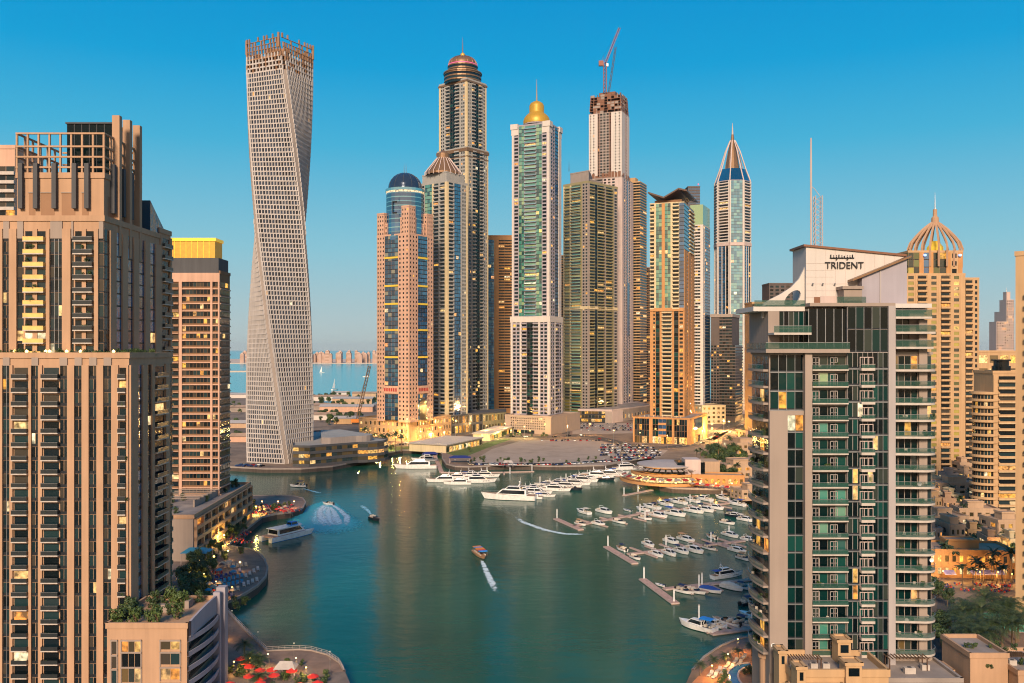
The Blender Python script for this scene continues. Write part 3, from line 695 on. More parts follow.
z = gz(394, 790); T.w.fbox(fl, fl.L * .22, fl.L * .70, 0, .8, z, z + 7, 0); T.w.fbox(fr_, fr_.L * .33, fr_.L * .8, 0, .8, z, z + 7, 0)
for k in range(6):
    T.w.fbox(fl, fl.L * (.25 + k * .07), fl.L * (.29 + k * .07), .7, 1.0, z + 2, z + 5, 2); T.w.fbox(fr_, fr_.L * (.37 + k * .07), fr_.L * (.41 + k * .07), .7, 1.0, z + 2, z + 5, 2)
cs = [pl[0], pl[1], pl[2], pl[3]]
for i, top in enumerate((212, 207, 212, 210)):  # corner blocks rise past the roof
    a = Vector(cs[i]); inn = [a]; e1 = (Vector(cs[(i + 1) % 4]) - a).normalized(); e0 = (Vector(cs[i - 1]) - a).normalized()
    q = [a + (e1 + e0) * .1, a + e1 * 8.6 + e0 * .1, a + e1 * 8.6 + e0 * 8.6, a + e0 * 8.6 + e1 * .1]
    q = [(v.x, v.y) for v in q]; z1_ = gz(top, 790); T.core(q, zt, z1_)
    for j in range(4): T.face(q[j], q[(j + 1) % 4], zt + .5, z1_ - .5, 3.9, [(1, 'W', W2)])
    q2 = [a + (e1 + e0) * 1.5, a + e1 * 11.5 + e0 * 1.5, a + (e1 + e0) * 11.5, a + e0 * 11.5 + e1 * 1.5]; q2 = [(v.x, v.y) for v in q2]
    T.core(q2, zt, gz(top + 11, 790)); 
    for j in range(4): T.face(q2[j], q2[(j + 1) % 4], zt + .5, gz(top + 11, 790) - .5, 3.9, [(1, 'W', W2)])
zd = gz(190, 800); m = MB(); rr = 17.2; nn = 28
st = int((zd - zt + 8) / 3.9)
for i in range(st):
    z = zt - 4 + i * 3.9
    m.lathe([(rr, z), (rr, z + 3.1)], *c0, nn, 0, cap=False); m.lathe([(rr + .05, z + 3.1), (rr + .05, z + 3.9)], *c0, nn, 1, cap=False)
m.lathe([(rr + .6, zd - 1), (rr + .6, zd + 1.5), (rr - 1.5, zd + 1.6)], *c0, nn, 1)
T.part('glass_drum', m, [M['g_blue'], M['g_sky']])
m = MB(); r0 = 15.4; zz = gz(187, 800); hh = gz(171, 800) - zz
m.lathe([(r0, zd + 1.5), (r0 + .2, zz - .5)] + [(r0 * math.cos(t * math.pi / 2 / 8), zz + hh * math.sin(t * math.pi / 2 / 8)) for t in range(9)], *c0, 24)
T.part('dome', m, M['dome_dark'], True)
for i in range(12):
    a = i * math.pi / 6; m = MB(); m.tube([(c0[0] + (r0 + .1) * math.cos(t * math.pi / 2 / 6) * math.cos(a), c0[1] + (r0 + .1) * math.cos(t * math.pi / 2 / 6) * math.sin(a), zz + (hh + .1) * math.sin(t * math.pi / 2 / 6)) for t in range(7)], .14, 4); T.part('dome_rib', m, M['dark_grey'])
for dx in (-.9, .9): spire(T, c0[0] + dx, c0[1], zz + hh - .5, gz(161, 800), .35, 'steel', 'mast')
em = MB(); fz = gz(209, 786)
# bracket-shaped emblem on the drum
ang = math.radians(245); ex, ey = c0[0] + (rr + .3) * math.cos(ang), c0[1] + (rr + .3) * math.sin(ang); tg = Vector((-math.sin(ang), math.cos(ang)))
fe = Fr((ex - tg.x * 2.5, ey - tg.y * 2.5), (ex + tg.x * 2.5, ey + tg.y * 2.5)); ez = gz(212, 786)
em.fbox(fe, .2, 1.0, 0, .3, ez, ez + 11); em.fbox(fe, 1.0, 4.6, 0, .3, ez + 9.8, ez + 11); em.fbox(fe, 1.0, 4.6, 0, .3, ez, ez + 1.2)
T.part('emblem', em, M['black'])
arch = MB(); az0 = ZG + 19.2; A0, A1 = fr_.L * .42, fr_.L * .7; n = 8
pts = [fr_.pt(A0, .62, az0), fr_.pt(A1, .62, az0)] + [fr_.pt((A0 + A1) / 2 + (A1 - A0) / 2 * math.cos(math.pi * i / n), .62, az0 + 14 + (A1 - A0) / 2 * math.sin(math.pi * i / n)) for i in range(n + 1)]
arch.add(pts, [tuple(range(len(pts)))]); T.part('arched_portal', arch, M['g_dark'])
T.finish()
pp = diamond(359, 409, 451, 791, 31)
T = Tower('podium_building', 'orange-lit stone podium with palms below the pink domed tower', 'building', cen(pp), ['sand_wall', 'pink', 'roof_tan'], 'g_shop')
T.core(pp, ZG, 22, 0, 2, 1.2)
T.face(pp[0], pp[1], ZG, 21.5, 6, [(.2, 'W', dict(n=2, w=.4, h=.4)), (.8, 'W', dict(n=9, w=.42, h=.55, o=.5))])
T.face(pp[1], pp[2], ZG, 21.5, 6, [(.15, 'P'), (.85, 'W', dict(n=12, w=.5, h=.55, o=.5))])
T.finish()
# dark-framed gallery block continuing the podium
q0, q1 = pp[2], gg(505, 427)
T = Tower('gallery_building', 'low dark-framed glass gallery block between the two stone podiums', 'building', (pp[2][0] + 20, pp[2][1] + 10), ['dark_grey', 'olive_wall'], 'g_lit')
gpoly_ = [(pp[2][0] + .3, pp[2][1] - 1), (gx(506, 905), 905), (gx(506, 940), 940), (pp[2][0], pp[2][1] + 45)]
T.core(gpoly_, ZG, 22, 0)
T.face(gpoly_[0], gpoly_[1], ZG, 21.5, 9, [(.55, 'W', dict(n=9, w=.78, h=.75, o=.6)), (.45, 'W', dict(n=8, w=.5, h=.6, m=1))])
T.finish()

# ------------------------------------------------------------------ mid tower with ribbed conical cap
pl = diamond(419, 447, 467.5, 850, 40); c0 = cen(pl)
T = Tower('conical_roof_tower', 'grey-green residential tower with a ribbed conical cap beside the pink domed tower', 'tower', c0, ['grey_wall', 'cream', 'concrete'], 'g_dark', ('grey_wall', 'grey_wall'))
zt = gz(183, 858); T.core(pl, 10, zt, 0, 1, 2)
T.face(pl[0], pl[1], 10, zt, 3.7, [(.10, 'P', dict(m=1)), (.12, 'W', dict(n=1)), (.26, 'G', dict(n=3, g='g_green', sp=.14)), (.06, 'P', dict(m=1)), (.17, 'B', dict(dp=1.5)), (.05, 'P'), (.17, 'B', dict(dp=1.5)), (.07, 'P', dict(m=1))])
T.face(pl[1], pl[2], 10, zt, 3.7, [(.07, 'P', dict(m=1)), (.22, 'B', dict(dp=1.5)), (.05, 'P'), (.32, 'G', dict(n=3, g='g_blue', sp=.16)), (.06, 'P'), (.2, 'W', dict(n=2)), (.08, 'P', dict(m=1))])
rt = gz(173, 858); T.core(grow(pl, .86), zt, rt, 0, 2, .8)
m = MB(); n = 20; zc0, zc1 = rt + .5, gz(156, 860); Ra, Rb = 17.5, 6.2
m.lathe([(Ra, zc0), (Ra, zc0 + 2), (Rb, zc1), (Rb, zc1 + 5), (Rb - 2, zc1 + 6), (.3, zc1 + 9)], *c0, n); T.part('conical_roof', m, M['copper'])
for i in range(n):
    a = 2 * math.pi * (i + .5) / n; k = MB(); k.tube([(c0[0] + (Ra + .5) * math.cos(a), c0[1] + (Ra + .5) * math.sin(a), zc0 - 1), (c0[0] + (Ra + .6) * math.cos(a), c0[1] + (Ra + .6) * math.sin(a), zc0 + 2.4), (c0[0] + (Rb + .3) * math.cos(a), c0[1] + (Rb + .3) * math.sin(a), zc1 + .5)], .42, 4); T.part('roof_rib', k, M['pinkgrey'])
T.finish()

# ------------------------------------------------------------------ tallest domed tower
pl = diamond(437.5, 467, 488, 930, 40); c0 = cen(pl)
T = Tower('domed_tower', 'tallest grey residential tower with stepped round top, ribbed brown dome and spire', 'tower', c0, ['grey_wall', 'copper', 'concrete', 'cream'], 'g_dark', ('grey_wall', 'grey_wall'))
zs = gz(150, 945); T.core(pl, 10, zs, 0, 2, 1)
fa = [(.06, 'P', dict(m=3)), (.14, 'W', dict(n=2)), (.05, 'P'), (.15, 'B', dict(dp=1.6)), (.2, 'G', dict(n=2, g='g_teal', sp=.3)), (.15, 'B', dict(dp=1.6)), (.05, 'P'), (.14, 'W', dict(n=2)), (.06, 'P', dict(m=3))]
T.face(pl[0], pl[1], 10, zs, 3.8, fa); T.face(pl[1], pl[2], 10, zs, 3.8, fa)
T.w.prism(grow(pl, 1.05), zs - 4, zs - .5, 1); T.w.prism(grow(pl, 1.03), zs - 10, zs - 9, 1)
up = grow(pl, .93); zu = gz(83, 945); T.core(up, zs, zu, 0, 2, 2)
for k in (0, 1): T.face(up[k], up[k + 1], zs, zu, 3.8, fa)
T.w.prism(grow(pl, .98), zu - 2, zu, 1)
r1, r2 = gx(481.5, 945) - gx(463, 945), gx(477.5, 945) - gx(463, 945)
m = MB(); z = zu
for k in range(3):
    m.lathe([(r1, z), (r1, z + 2.6)], *c0, 28, 1, cap=False); m.lathe([(r1 + .5, z + 2.6), (r1 + .5, z + 4)], *c0, 28, 0); z += 4
m.lathe([(r1 + 1.2, z), (r1 + 1.2, z + 1.2)], *c0, 28, 0); za = z + 1.2
for k in range(2):
    m.lathe([(r2 + .6, za), (r2 + .6, za + 2.6)], *c0, 28, 1, cap=False); m.lathe([(r2 + 1, za + 2.6), (r2 + 1, za + 3.8)], *c0, 28, 0); za += 3.8
T.part('round_drum', m, [M['copper'], M['g_dark']])
m = MB(); m.lathe([(r2 + .5, za + .4), (r2 + .5, za + 1.2)], *c0, 28); T.part('neon_band', m, M['pink_lit'])
zd = za + 1.6; hd = gz(53, 945) - zd; m = MB()
m.lathe([(r2 * math.cos(t * math.pi / 2 / 9), zd + hd * math.sin(t * math.pi / 2 / 9)) for t in range(10)], *c0, 28); T.part('dome', m, M['copper'], True)
for i in range(16):
    a = i * math.pi / 8; k = MB(); k.tube([(c0[0] + (r2 + .2) * math.cos(t * math.pi / 2 / 7) * math.cos(a), c0[1] + (r2 + .2) * math.cos(t * math.pi / 2 / 7) * math.sin(a), zd + (hd + .2) * math.sin(t * math.pi / 2 / 7)) for t in range(8)], .4, 4); T.part('dome_rib', k, M['brown_metal'])
m = MB(); m.lathe([(2.6, zd + hd - 1), (2.6, zd + hd + 2.5), (.4, zd + hd + 4.5)], *c0, 10); T.part('lantern', m, M['gold_lit'])
spire(T, *c0, zd + hd + 4, gz(33, 945), .6, 'brown_metal'); T.finish()

# ------------------------------------------------------------------ white-and-teal tower with golden dome on its own podium
pl = diamond(512, 549, 561, 885, 24); c0 = cen(pl)
T = Tower('gold_dome_tower', 'white-edged teal glass tower with a glowing golden dome and thin spire', 'tower', c0, ['lilac_wall', 'white_wall', 'concrete'], 'g_dark', ('lilac_wall', 'lilac_wall'))
lo = grow(pl, 1.05); zm = gz(320, 885)
T.core(lo, 20, zm, 0, 2, .5)
fb = [(.05, 'P', dict(m=1)), (.2, 'W', dict(n=2, w=.7, h=.62)), (.04, 'P', dict(m=1)), (.14, 'B', dict(dp=1.4)), (.16, 'G', dict(n=2, g='g_teal', sp=.25)), (.14, 'B', dict(dp=1.4)), (.04, 'P', dict(m=1)), (.2, 'W', dict(n=2, w=.7, h=.62)), (.05, 'P', dict(m=1))]
for k in (0, 1): T.face(lo[k], lo[k + 1], 20, zm, 3.6, fb if k == 0 else fb[:4] + fb[-2:])
T.w.prism(grow(pl, 1.08), zm - 2, zm + 4, 1)
zt = gz(123, 885); T.core(pl, zm, zt, 0, 2, 1)
fc = [(.05, 'P', dict(m=1)), (.14, 'W', dict(n=1, w=.75, h=.62)), (.15, 'G', dict(n=2, g='g_green', sp=.12)), (.32, 'B', dict(dp=1.6, g='g_green', bal=('lilac_wall', 'g_sky'))), (.15, 'G', dict(n=2, g='g_green', sp=.12)), (.14, 'W', dict(n=1, w=.75, h=.62)), (.05, 'P', dict(m=1))]
T.face(pl[0], pl[1], zm + 4, zt, 3.6, fc); T.face(pl[1], pl[2], zm + 4, zt, 3.6, [(.12, 'P', dict(m=1)), (.35, 'W', dict(n=2, w=.75)), (.3, 'G', dict(n=2, g='g_blue')), (.23, 'P', dict(m=1))])
for k in range(4):                        # flared white corners
    for s_, (za_, zb_) in ((1.03, (zt - 9, zt - 3)), (1.07, (zt - 3, zt + 2.4))):
        q = grow(pl, s_); a = Vector(q[k]); e1 = (Vector(q[(k + 1) % 4]) - a).normalized(); e0 = (Vector(q[k - 1]) - a).normalized()
        T.w.prism([tuple(v) for v in (a, a + e1 * 8, a + e1 * 8 + e0 * 8, a + e0 * 8)], za_, zb_, 1)
r = gx(548.5, 895) - gx(536, 895); m = MB(); zz = zt; 
m.lathe([(r, zz), (r, zz + 3.2)], *c0, 16, 1, cap=False); m.lathe([(r + .8, zz + 3.2), (r + .8, zz + 4.4)], *c0, 16, 0); zz += 4.4
T.part('round_drum', m, [M['lilac_wall'], M['g_dark']])
m = MB(); h = gz(97, 895) - zz
m.lathe([(r * 1.08, zz), (r * 1.1, zz + h * .12), (r * 1.02, zz + h * .26), (r * .84, zz + h * .38), (r * .64, zz + h * .46), (r * .6, zz + h * .5), (r * .6, zz + h * .78), (r * .5, zz + h * .88), (r * .25, zz + h * .96), (.4, zz + h)], *c0, 20); T.part('golden_dome', m, M['gold_lit'], True)
spire(T, *c0, zz + h - 1, gz(75, 895), .9, 'concrete'); T.finish()
pp = diamond(505, 551, 580, 858, 30)
T = Tower('podium_building', 'square beige podium with perforated front below the golden-dome tower', 'building', cen(pp), ['sand_wall', 'beige', 'roof_tan'], 'g_dark_few')
T.core(pp, ZG, 19.5, 1, 2, 1.4)
T.face(pp[0], pp[1], 7, 19, 2.4, [(.12, 'P', dict(m=1)), (.76, 'W', dict(n=16, w=.5, h=.5, m=1)), (.12, 'P', dict(m=1))]); T.face(pp[0], pp[1], ZG, 7, 4, [(.2, 'P', dict(m=1)), (.45, 'G', dict(n=6, g='g_dark')), (.35, 'P', dict(m=1))])
T.face(pp[1], pp[2], ZG, 19.2, 16, [(.5, 'P', dict(m=1, o=.2)), (.01, 'P', dict(o=.4)), (.5, 'P', dict(m=1, o=.2))])
T.finish()

# ------------------------------------------------------------------ brown slab with teal edge, far behind
pl = diamond(487, 496, 515, 1150, 72); pl = [(gx(488, 1150), 1150), (gx(516, 1150), 1150), (gx(516, 1185), 1185), (gx(488, 1185), 1185)]
T = Tower('striped_tower', 'brown horizontally striped slab tower with a teal glass edge, behind the golden-dome tower', 'tower', cen(pl), ['orange_wall', 'brown_wall'], 'g_dark', ('orange_wall', 'orange_wall'))
zt = gz(236, 1150); T.core(pl, ZG, zt, 0)
T.face(pl[0], pl[1], 8, zt - 5, 3.6, [(.22, 'G', dict(n=2, g='g_sky', sp=.1)), (.16, 'P', dict(o=.8)), (.62, 'H', dict(n=3, bh=.45))]); T.face(pl[1], pl[2], 8, zt, 3.6, [(1, 'H', dict(n=3))]); T.finish()
pl = rect(gx(560, 1220), gx(575, 1220), 1220, 1240)
T = Tower('slab_tower', 'narrow dark red-brown tower showing between the golden-dome tower and the dark balconied tower', 'tower', cen(pl), ['brown_wall'], 'g_dark')
zt = gz(256, 1220); T.core(pl, ZG, zt); T.face(pl[0], pl[1], 8, zt, 3.6, [(1, 'H', dict(n=3))]); T.finish()

# ------------------------------------------------------------------ tower under construction with a red crane
lo = diamond(580, 622, 633, 1110, 24); up = diamond(589, 621.5, 629, 1118, 24)
T = Tower('unfinished_tower', 'very tall unfinished concrete tower with white panels and bare brown top under the red crane', 'tower', cen(up), ['pinkgrey', 'white_wall', 'brown_metal', 'concrete'], 'g_dark_few', ('concrete', 'concrete'))
zl = gz(178, 1115); T.core(lo, 10, zl, 3, 3)
T.face(lo[0], lo[1], 10, zl, 3.7, [(.3, 'W', dict(n=3, m=3)), (.05, 'P'), (.2, 'B', dict(dp=1.4)), (.3, 'W', dict(n=3)), (.15, 'P')])
T.face(lo[1], lo[2], 10, zl, 3.7, [(.15, 'P'), (.3, 'W', dict(n=2)), (.12, 'G', dict(g='g_blue', sp=.1)), (.2, 'W', dict(n=1)), (.23, 'P')])
zt = gz(112, 1122); T.core(up, zl, zt, 3, 3, .5)
T.face(up[0], up[1], zl, zt, 3.7, [(.2, 'W', dict(n=2, m=1, w=.4, h=.42)), (.07, 'P', dict(m=1)), (.06, 'W', dict(n=1, m=2)), (.3, 'W', dict(n=3, m=3, w=.62, h=.6)), (.06, 'W', dict(n=1, m=2)), (.07, 'P', dict(m=1)), (.24, 'W', dict(n=2, m=1, w=.4, h=.42))])
T.face(up[1], up[2], zl, zt, 3.7, [(.4, 'P', dict(m=1)), (.3, 'W', dict(n=2)), (.3, 'P', dict(m=1))])
for k in (0, 1):                          # jagged end of the cladding and loose sheets
    fr = Fr(up[k], up[k + 1])
    for j in range(10):
        a0 = fr.L * j / 10; T.w.fbox(fr, a0, a0 + fr.L / 10 * .8, 0, 1.0, zl - rnd.uniform(2, 14), zl + rnd.uniform(2, 10), 2)
sk = MB(); z = zt
for i in range(7):
    q = grow(up, .99 - .01 * i); sk.prism(q, z, z + .7, 0)
    for k in range(4):
        fr = Fr(q[k], q[(k + 1) % 4])
        for j in range(9):
            if rnd.random() < .85: sk.fbox(fr, fr.L * j / 9, fr.L * j / 9 + .9, -1.2, -.2, z + .7, z + 3.4, rnd.choice((0, 0, 1)))
            if rnd.random() < .4: sk.fbox(fr, fr.L * j / 9 + .9, fr.L * (j + 1) / 9, -.9, -.3, z + .7, z + 3.4, rnd.choice((0, 1)))
    z += 3.5
ztop = z; sk.prism(grow(up, .5), z, z + 4, 0)
T.part('bare_floors', sk, [M['brown_metal'], M['concrete']])
sg = MB(); fr = Fr(lo[1], lo[2]); sg.fbox(fr, fr.L * .42, fr.L * .6, .7, 1.0, gz(335, 1115), gz(282, 1115)); T.part('blue_banner', sg, M['g_blue'])
T.finish()
flat('crane_red', (.20, .035, .02), .5)
# red luffing crane on the roof
cx, cy = gx(605, 1130), 1130
root = empty('tower_crane', (cx, cy, ztop + 4), 'red luffing crane with two raised booms on the unfinished tower', 'crane')
def lattice(m, a, b, w_, n, r=.22, mt=0):
    a, b = Vector(a), Vector(b); t = (b - a).normalized(); u = t.cross(Vector((0, 1, 0)) if abs(t.y) < .9 else Vector((1, 0, 0))).normalized(); v = t.cross(u)
    cs_ = [(u * i + v * j) * w_ / 2 for i, j in ((-1, -1), (1, -1), (1, 1), (-1, 1))]
    for c in cs_: m.tube([a + c, b + c], r, 4, mt)
    for i in range(n):
        for k in range(4):
            p = a + (b - a) * i / n + cs_[k]; q = a + (b - a) * (i + 1) / n + cs_[(k + 1) % 4]; m.tube([p, q], r * .7, 3, mt, False)
m = MB(); lattice(m, (cx, cy, ztop + 2), (cx, cy, gz(64, 1130)), 3.4, 8, .5); m.build('mast', M['crane_red'], root)
m = MB(); lattice(m, (cx, cy, gz(64, 1130)), (gx(619.5, 1130), cy, gz(28, 1130)), 2.2, 14, .42); m.build('boom', M['crane_red'], root)
m = MB(); lattice(m, (gx(609, 1130), cy + 4, ztop + 3), (gx(616, 1130), cy + 4, gz(46, 1130)), 2.0, 12, .34, 0); m.build('boom', M['dark_grey'], root)
m = MB(); m.box(cx - 8, cx - 2, cy - 2, cy + 2, gz(66, 1130), gz(61, 1130)); m.tube([(cx - 6, cy, gz(66, 1130)), (cx - 2, cy, gz(56, 1130)), (cx + 2, cy, gz(66, 1130))], .4, 4); m.build('counterweight', M['crane_red'], root)
m = MB(); m.box(cx + 1.5, cx + 4, cy - 3, cy - .5, gz(67, 1130), gz(64, 1130)); m.build('cab', M['white_paint'], root)
m = MB(); m.tube([(cx - 2, cy, gz(56, 1130)), (gx(619.5, 1130), cy, gz(28, 1130))], .12, 3); m.build('cable', M['black'], root)

# ------------------------------------------------------------------ dark green-yellow balconied tower
pl = diamond(563.5, 588, 617.5, 1030, 44); c0 = cen(pl)
T = Tower('balconied_tower', 'dark tower with yellow-green glass corner and rounded balconies, in front of the unfinished tower', 'tower', c0, ['olive_wall', 'concrete', 'cream'], 'g_dark', ('olive_wall', 'olive_wall'))
zt = gz(184, 1038); T.core(pl, 8, zt, 0, 1, 2.5)
T.face(pl[0], pl[1], 8, zt, 3.6, [(.05, 'P', dict(m=2)), (.22, 'B', dict(dp=1.5, g='g_yellow')), (.05, 'P', dict(m=2)), (.4, 'B', dict(dp=2.0, g='g_yellow', bal=('cream', 'g_green'))), (.05, 'P'), (.23, 'W', dict(n=2, m=1))])
T.face(pl[1], pl[2], 8, zt, 3.6, [(.05, 'P', dict(m=1)), (.16, 'B', dict(dp=1.2)), (.1, 'G', dict(n=1, g='g_dark')), (.22, 'B', dict(dp=2.2)), (.06, 'P', dict(m=1)), (.22, 'B', dict(dp=1.8)), (.05, 'P'), (.14, 'W', dict(n=1, m=1))])
q = [tuple(Vector(pl[0]) * .75 + Vector(c0) * .25), tuple(Vector(pl[1]) * .75 + Vector(c0) * .25), c0, tuple(Vector(pl[3]) * .6 + Vector(c0) * .4)]
T.core(q, zt, gz(171, 1038), 1, 1); T.core(grow(pl, .4), zt, gz(178, 1038), 1, 1)
spire(T, gx(569, 1040), 1040, gz(171, 1038), gz(161, 1038), .4, 'dark_grey', 'mast')
for k in range(3): 
    fr = Fr(pl[k], pl[(k + 1) % 4]); T.w.fbox(fr, 0, fr.L, 0, .9, gz(309, 1030), gz(306, 1030), 2)
T.finish()
pl = diamond(618, 640, 646.5, 1160, 25); T = Tower('slab_tower', 'plain tan tower with vertical ribs right behind the dark balconied tower', 'tower', cen(pl), ['sand_wall', 'tan_dark'], 'g_dark', ('sand_wall', 'sand_wall'))
zt = gz(182, 1160); T.core(pl, ZG, zt)
T.face(pl[0], pl[1], 8, zt, 3.6, [(.2, 'P'), (.35, 'B'), (.1, 'P'), (.35, 'H', dict(n=2))]); T.face(pl[1], pl[2], 8, zt, 3.6, [(1, 'H', dict(n=2))]); T.w.prism(grow(pl, .4), zt, zt + 8, 0); T.finish()
pl = rect(gx(644, 1300), gx(653, 1300), 1300, 1320); T = Tower('slab_tower', 'slim brown tower sliver beside the winged-roof tower', 'tower', cen(pl), ['brown_wall', 'tan_dark'], 'g_dark')
zt = gz(268, 1300); T.core(pl, ZG, zt, 1); T.face(pl[0], pl[1], 8, zt, 3.6, [(1, 'H', dict(n=2))]); T.finish()
# their joint podium
pl = [(gx(578, 1003), 1003), (gx(612, 995), 995), (gx(652, 1085), 1085), (gx(638, 1150), 1150), (gx(585, 1070), 1070)]
T = Tower('podium_building', 'grey stone podium with dark shopfronts below the dark balconied tower', 'building', cen(pl), ['concrete', 'pinkgrey', 'roof_grey'], 'g_lit')
T.core(pl, ZG, 17, 1, 2); T.face(pl[0], pl[1], ZG, 16, 5, [(.8, 'G', dict(n=8, g='g_lit')), (.2, 'P')]); T.face(pl[1], pl[2], ZG, 16.5, 13, [(.25, 'P', dict(m=1)), (.03, 'W'), (.72, 'W', dict(n=9, w=.3, h=.35, m=0))]); T.finish()

# ------------------------------------------------------------------ tower with a winged roof
pl = diamond(650, 684, 694, 795, 20); c0 = cen(pl)
T = Tower('winged_roof_tower', 'cream and orange tower with a dark winged roof like an open book', 'tower', c0, ['cream', 'orange_wall', 'white_wall'], 'g_dark', ('cream', 'cream'))
zm, zt = gz(309, 800), gz(203, 800); T.core(pl, 22, zt, 0, 1, .5)
T.face(pl[0], pl[1], 22, zm, 3.6, [(.08, 'P', dict(m=1)), (.09, 'W', dict(n=1, m=1)), (.12, 'G', dict(n=1, g='g_teal', sp=.2)), (.06, 'P', dict(m=1)), (.3, 'B', dict(dp=1.3, bal=('orange_wall', 'cream'))), (.06, 'P', dict(m=1)), (.13, 'G', dict(n=1, g='g_teal', sp=.2)), (.16, 'W', dict(n=1, m=1))], 1)
T.face(pl[0], pl[1], zm, zt, 3.6, [(.13, 'B', dict(dp=1.3)), (.05, 'P'), (.17, 'G', dict(n=2, g='g_green', sp=.1)), (.09, 'P', dict(m=1)), (.17, 'G', dict(n=2, g='g_green', sp=.1)), (.05, 'P'), (.2, 'B', dict(dp=1.3)), (.14, 'G', dict(n=1, g='g_blue', sp=.15))])
T.face(pl[1], pl[2], 22, gz(250, 800), 3.6, [(.25, 'P', dict(m=1)), (.14, 'W', dict(n=1, m=1)), (.22, 'P', dict(m=1)), (.14, 'W', dict(n=1, m=1)), (.25, 'P', dict(m=1))], 1)
T.face(pl[1], pl[2], gz(250, 800), zt, 3.6, [(.5, 'G', dict(n=2, g='g_blue')), (.5, 'B', dict(dp=1.2))])
fr = Fr(pl[0], pl[1]); T.w.fbox(fr, 0, fr.L, 0, 1.1, zm - 2, zm + 1, 1)
fr2 = Fr(pl[1], pl[2]); wing = MB(); D = fr2.L + 4
prof = [(-1.5, gz(192.5, 800)), (fr.L * .42, gz(198.5, 800)), (fr.L * .86, gz(190.5, 800)), (fr.L * 1.1, gz(193, 800))]
for i in range(3):
    (a0, h0), (a1, h1) = prof[i], prof[i + 1]
    vs = [fr.pt(a, o, h + dz) for a, h in ((a0, h0), (a1, h1)) for o in (3.0, -D) for dz in (0, 1.4)]
    wing.add(vs, [(0, 1, 5, 4), (2, 6, 7, 3), (0, 4, 6, 2), (1, 3, 7, 5)] + ([(0, 2, 3, 1)] if i == 0 else []) + ([(4, 5, 7, 6)] if i == 2 else []))
T.part('winged_roof', wing, M['roof_brown'])
hd = MB(); hd.prism(grow(pl, .8), zt, gz(199, 800), 0); T.part('roof_block', hd, M['brown_wall']); T.finish()
pp = diamond(633, 690, 707, 769, 24)
T = Tower('podium_building', 'glazed podium with orange frames and lit entrance below the winged-roof tower', 'building', cen(pp), ['orange_wall', 'cream', 'roof_grey'], 'g_blue')
T.core(pp, ZG, 25, 0, 2, 1)
T.face(pp[0], pp[1], 9, 24.5, 5, [(.03, 'P'), (.26, 'G', dict(n=6, g='g_dark', sp=.08)), (.06, 'P'), (.1, 'G', dict(n=2, g='g_teal', sp=.1)), (.14, 'H', dict(n=2)), (.1, 'G', dict(n=2, g='g_teal', sp=.1)), (.04, 'P'), (.22, 'G', dict(n=5, g='g_dark', sp=.08)), (.05, 'P')])
T.face(pp[0], pp[1], ZG, 9, 5.5, [(.03, 'P'), (.26, 'G', dict(n=6, g='g_lit', sp=0)), (.06, 'P'), (.34, 'G', dict(n=7, g='g_shop', sp=0)), (.04, 'P'), (.22, 'G', dict(n=5, g='g_shop', sp=0)), (.05, 'P')])
T.face(pp[1], pp[2], 9, 24.5, 14, [(.2, 'P'), (.5, 'H', dict(n=4, bh=.2)), (.3, 'P')]); T.face(pp[1], pp[2], ZG, 9, 5.5, [(.2, 'P'), (.5, 'G', dict(n=4, g='g_shop', sp=0)), (.3, 'P')])
fr = Fr(pp[0], pp[1])
for i in range(10): T.w.fbox(fr, fr.L * (.1 + .08 * i), fr.L * (.1 + .08 * i) + .5, -4, -3.5, 25, 27.5, 1)
T.finish()

# ------------------------------------------------------------------ white banded tower, pointed tower, dark shell
pl = diamond(690, 703, 710, 1000, 24)
T = Tower('banded_tower', 'white horizontally banded tower with a blue side, right behind the winged roof', 'tower', cen(pl), ['white_wall', 'dark_grey'], 'g_dark', ('white_wall', 'white_wall'))
zt = gz(226, 1005); T.core(pl, ZG, zt)
T.face(pl[0], pl[1], 8, zt, 3.6, [(.8, 'H', dict(n=4, bh=.42, o=1.0)), (.2, 'P')]); T.face(pl[1], pl[2], 8, zt, 3.6, [(.25, 'W', dict(n=1)), (.75, 'G', dict(n=4, g='g_blue', sp=.25, band=.4, bm='white_wall'))])
m = MB(); m.prism(grow(pl, .97), zt, gz(205, 1005)); T.part('glass_cap', m, M['g_green']); T.finish()
pl = rect(gx(688, 1150), gx(700, 1150), 1150, 1170); T = Tower('slab_tower', 'dark tower top with a red light peeping over the winged roof', 'tower', cen(pl), ['dark_concrete'], 'g_blue')
T.core(pl, ZG, gz(187, 1150)); T.face(pl[0], pl[1], 8, gz(188, 1150), 3.7, [(1, 'H', dict(n=3))]); m = MB(); m.box(gx(699, 1150) - 1.5, gx(699, 1150), 1150, 1152, gz(185, 1150), gz(183.5, 1150)); T.part('warning_light', m, M['pink_lit']); T.finish()
cx, cy = gx(732.5, 1150), 1150; Rr = 23
oc = ngon(cx, cy, Rr, 8, R(22.5))
T = Tower('pointed_tower', 'slender white-framed glass tower tapering to a steel pyramid and needle spire', 'tower', (cx, cy), ['white_wall', 'pinkgrey', 'lilac_wall'], 'g_dark', ('white_wall', 'white_wall'))
zt = gz(181, 1135); T.core(oc, ZG, zt, 2, 2, .5); zb_ = gz(246, 1135)
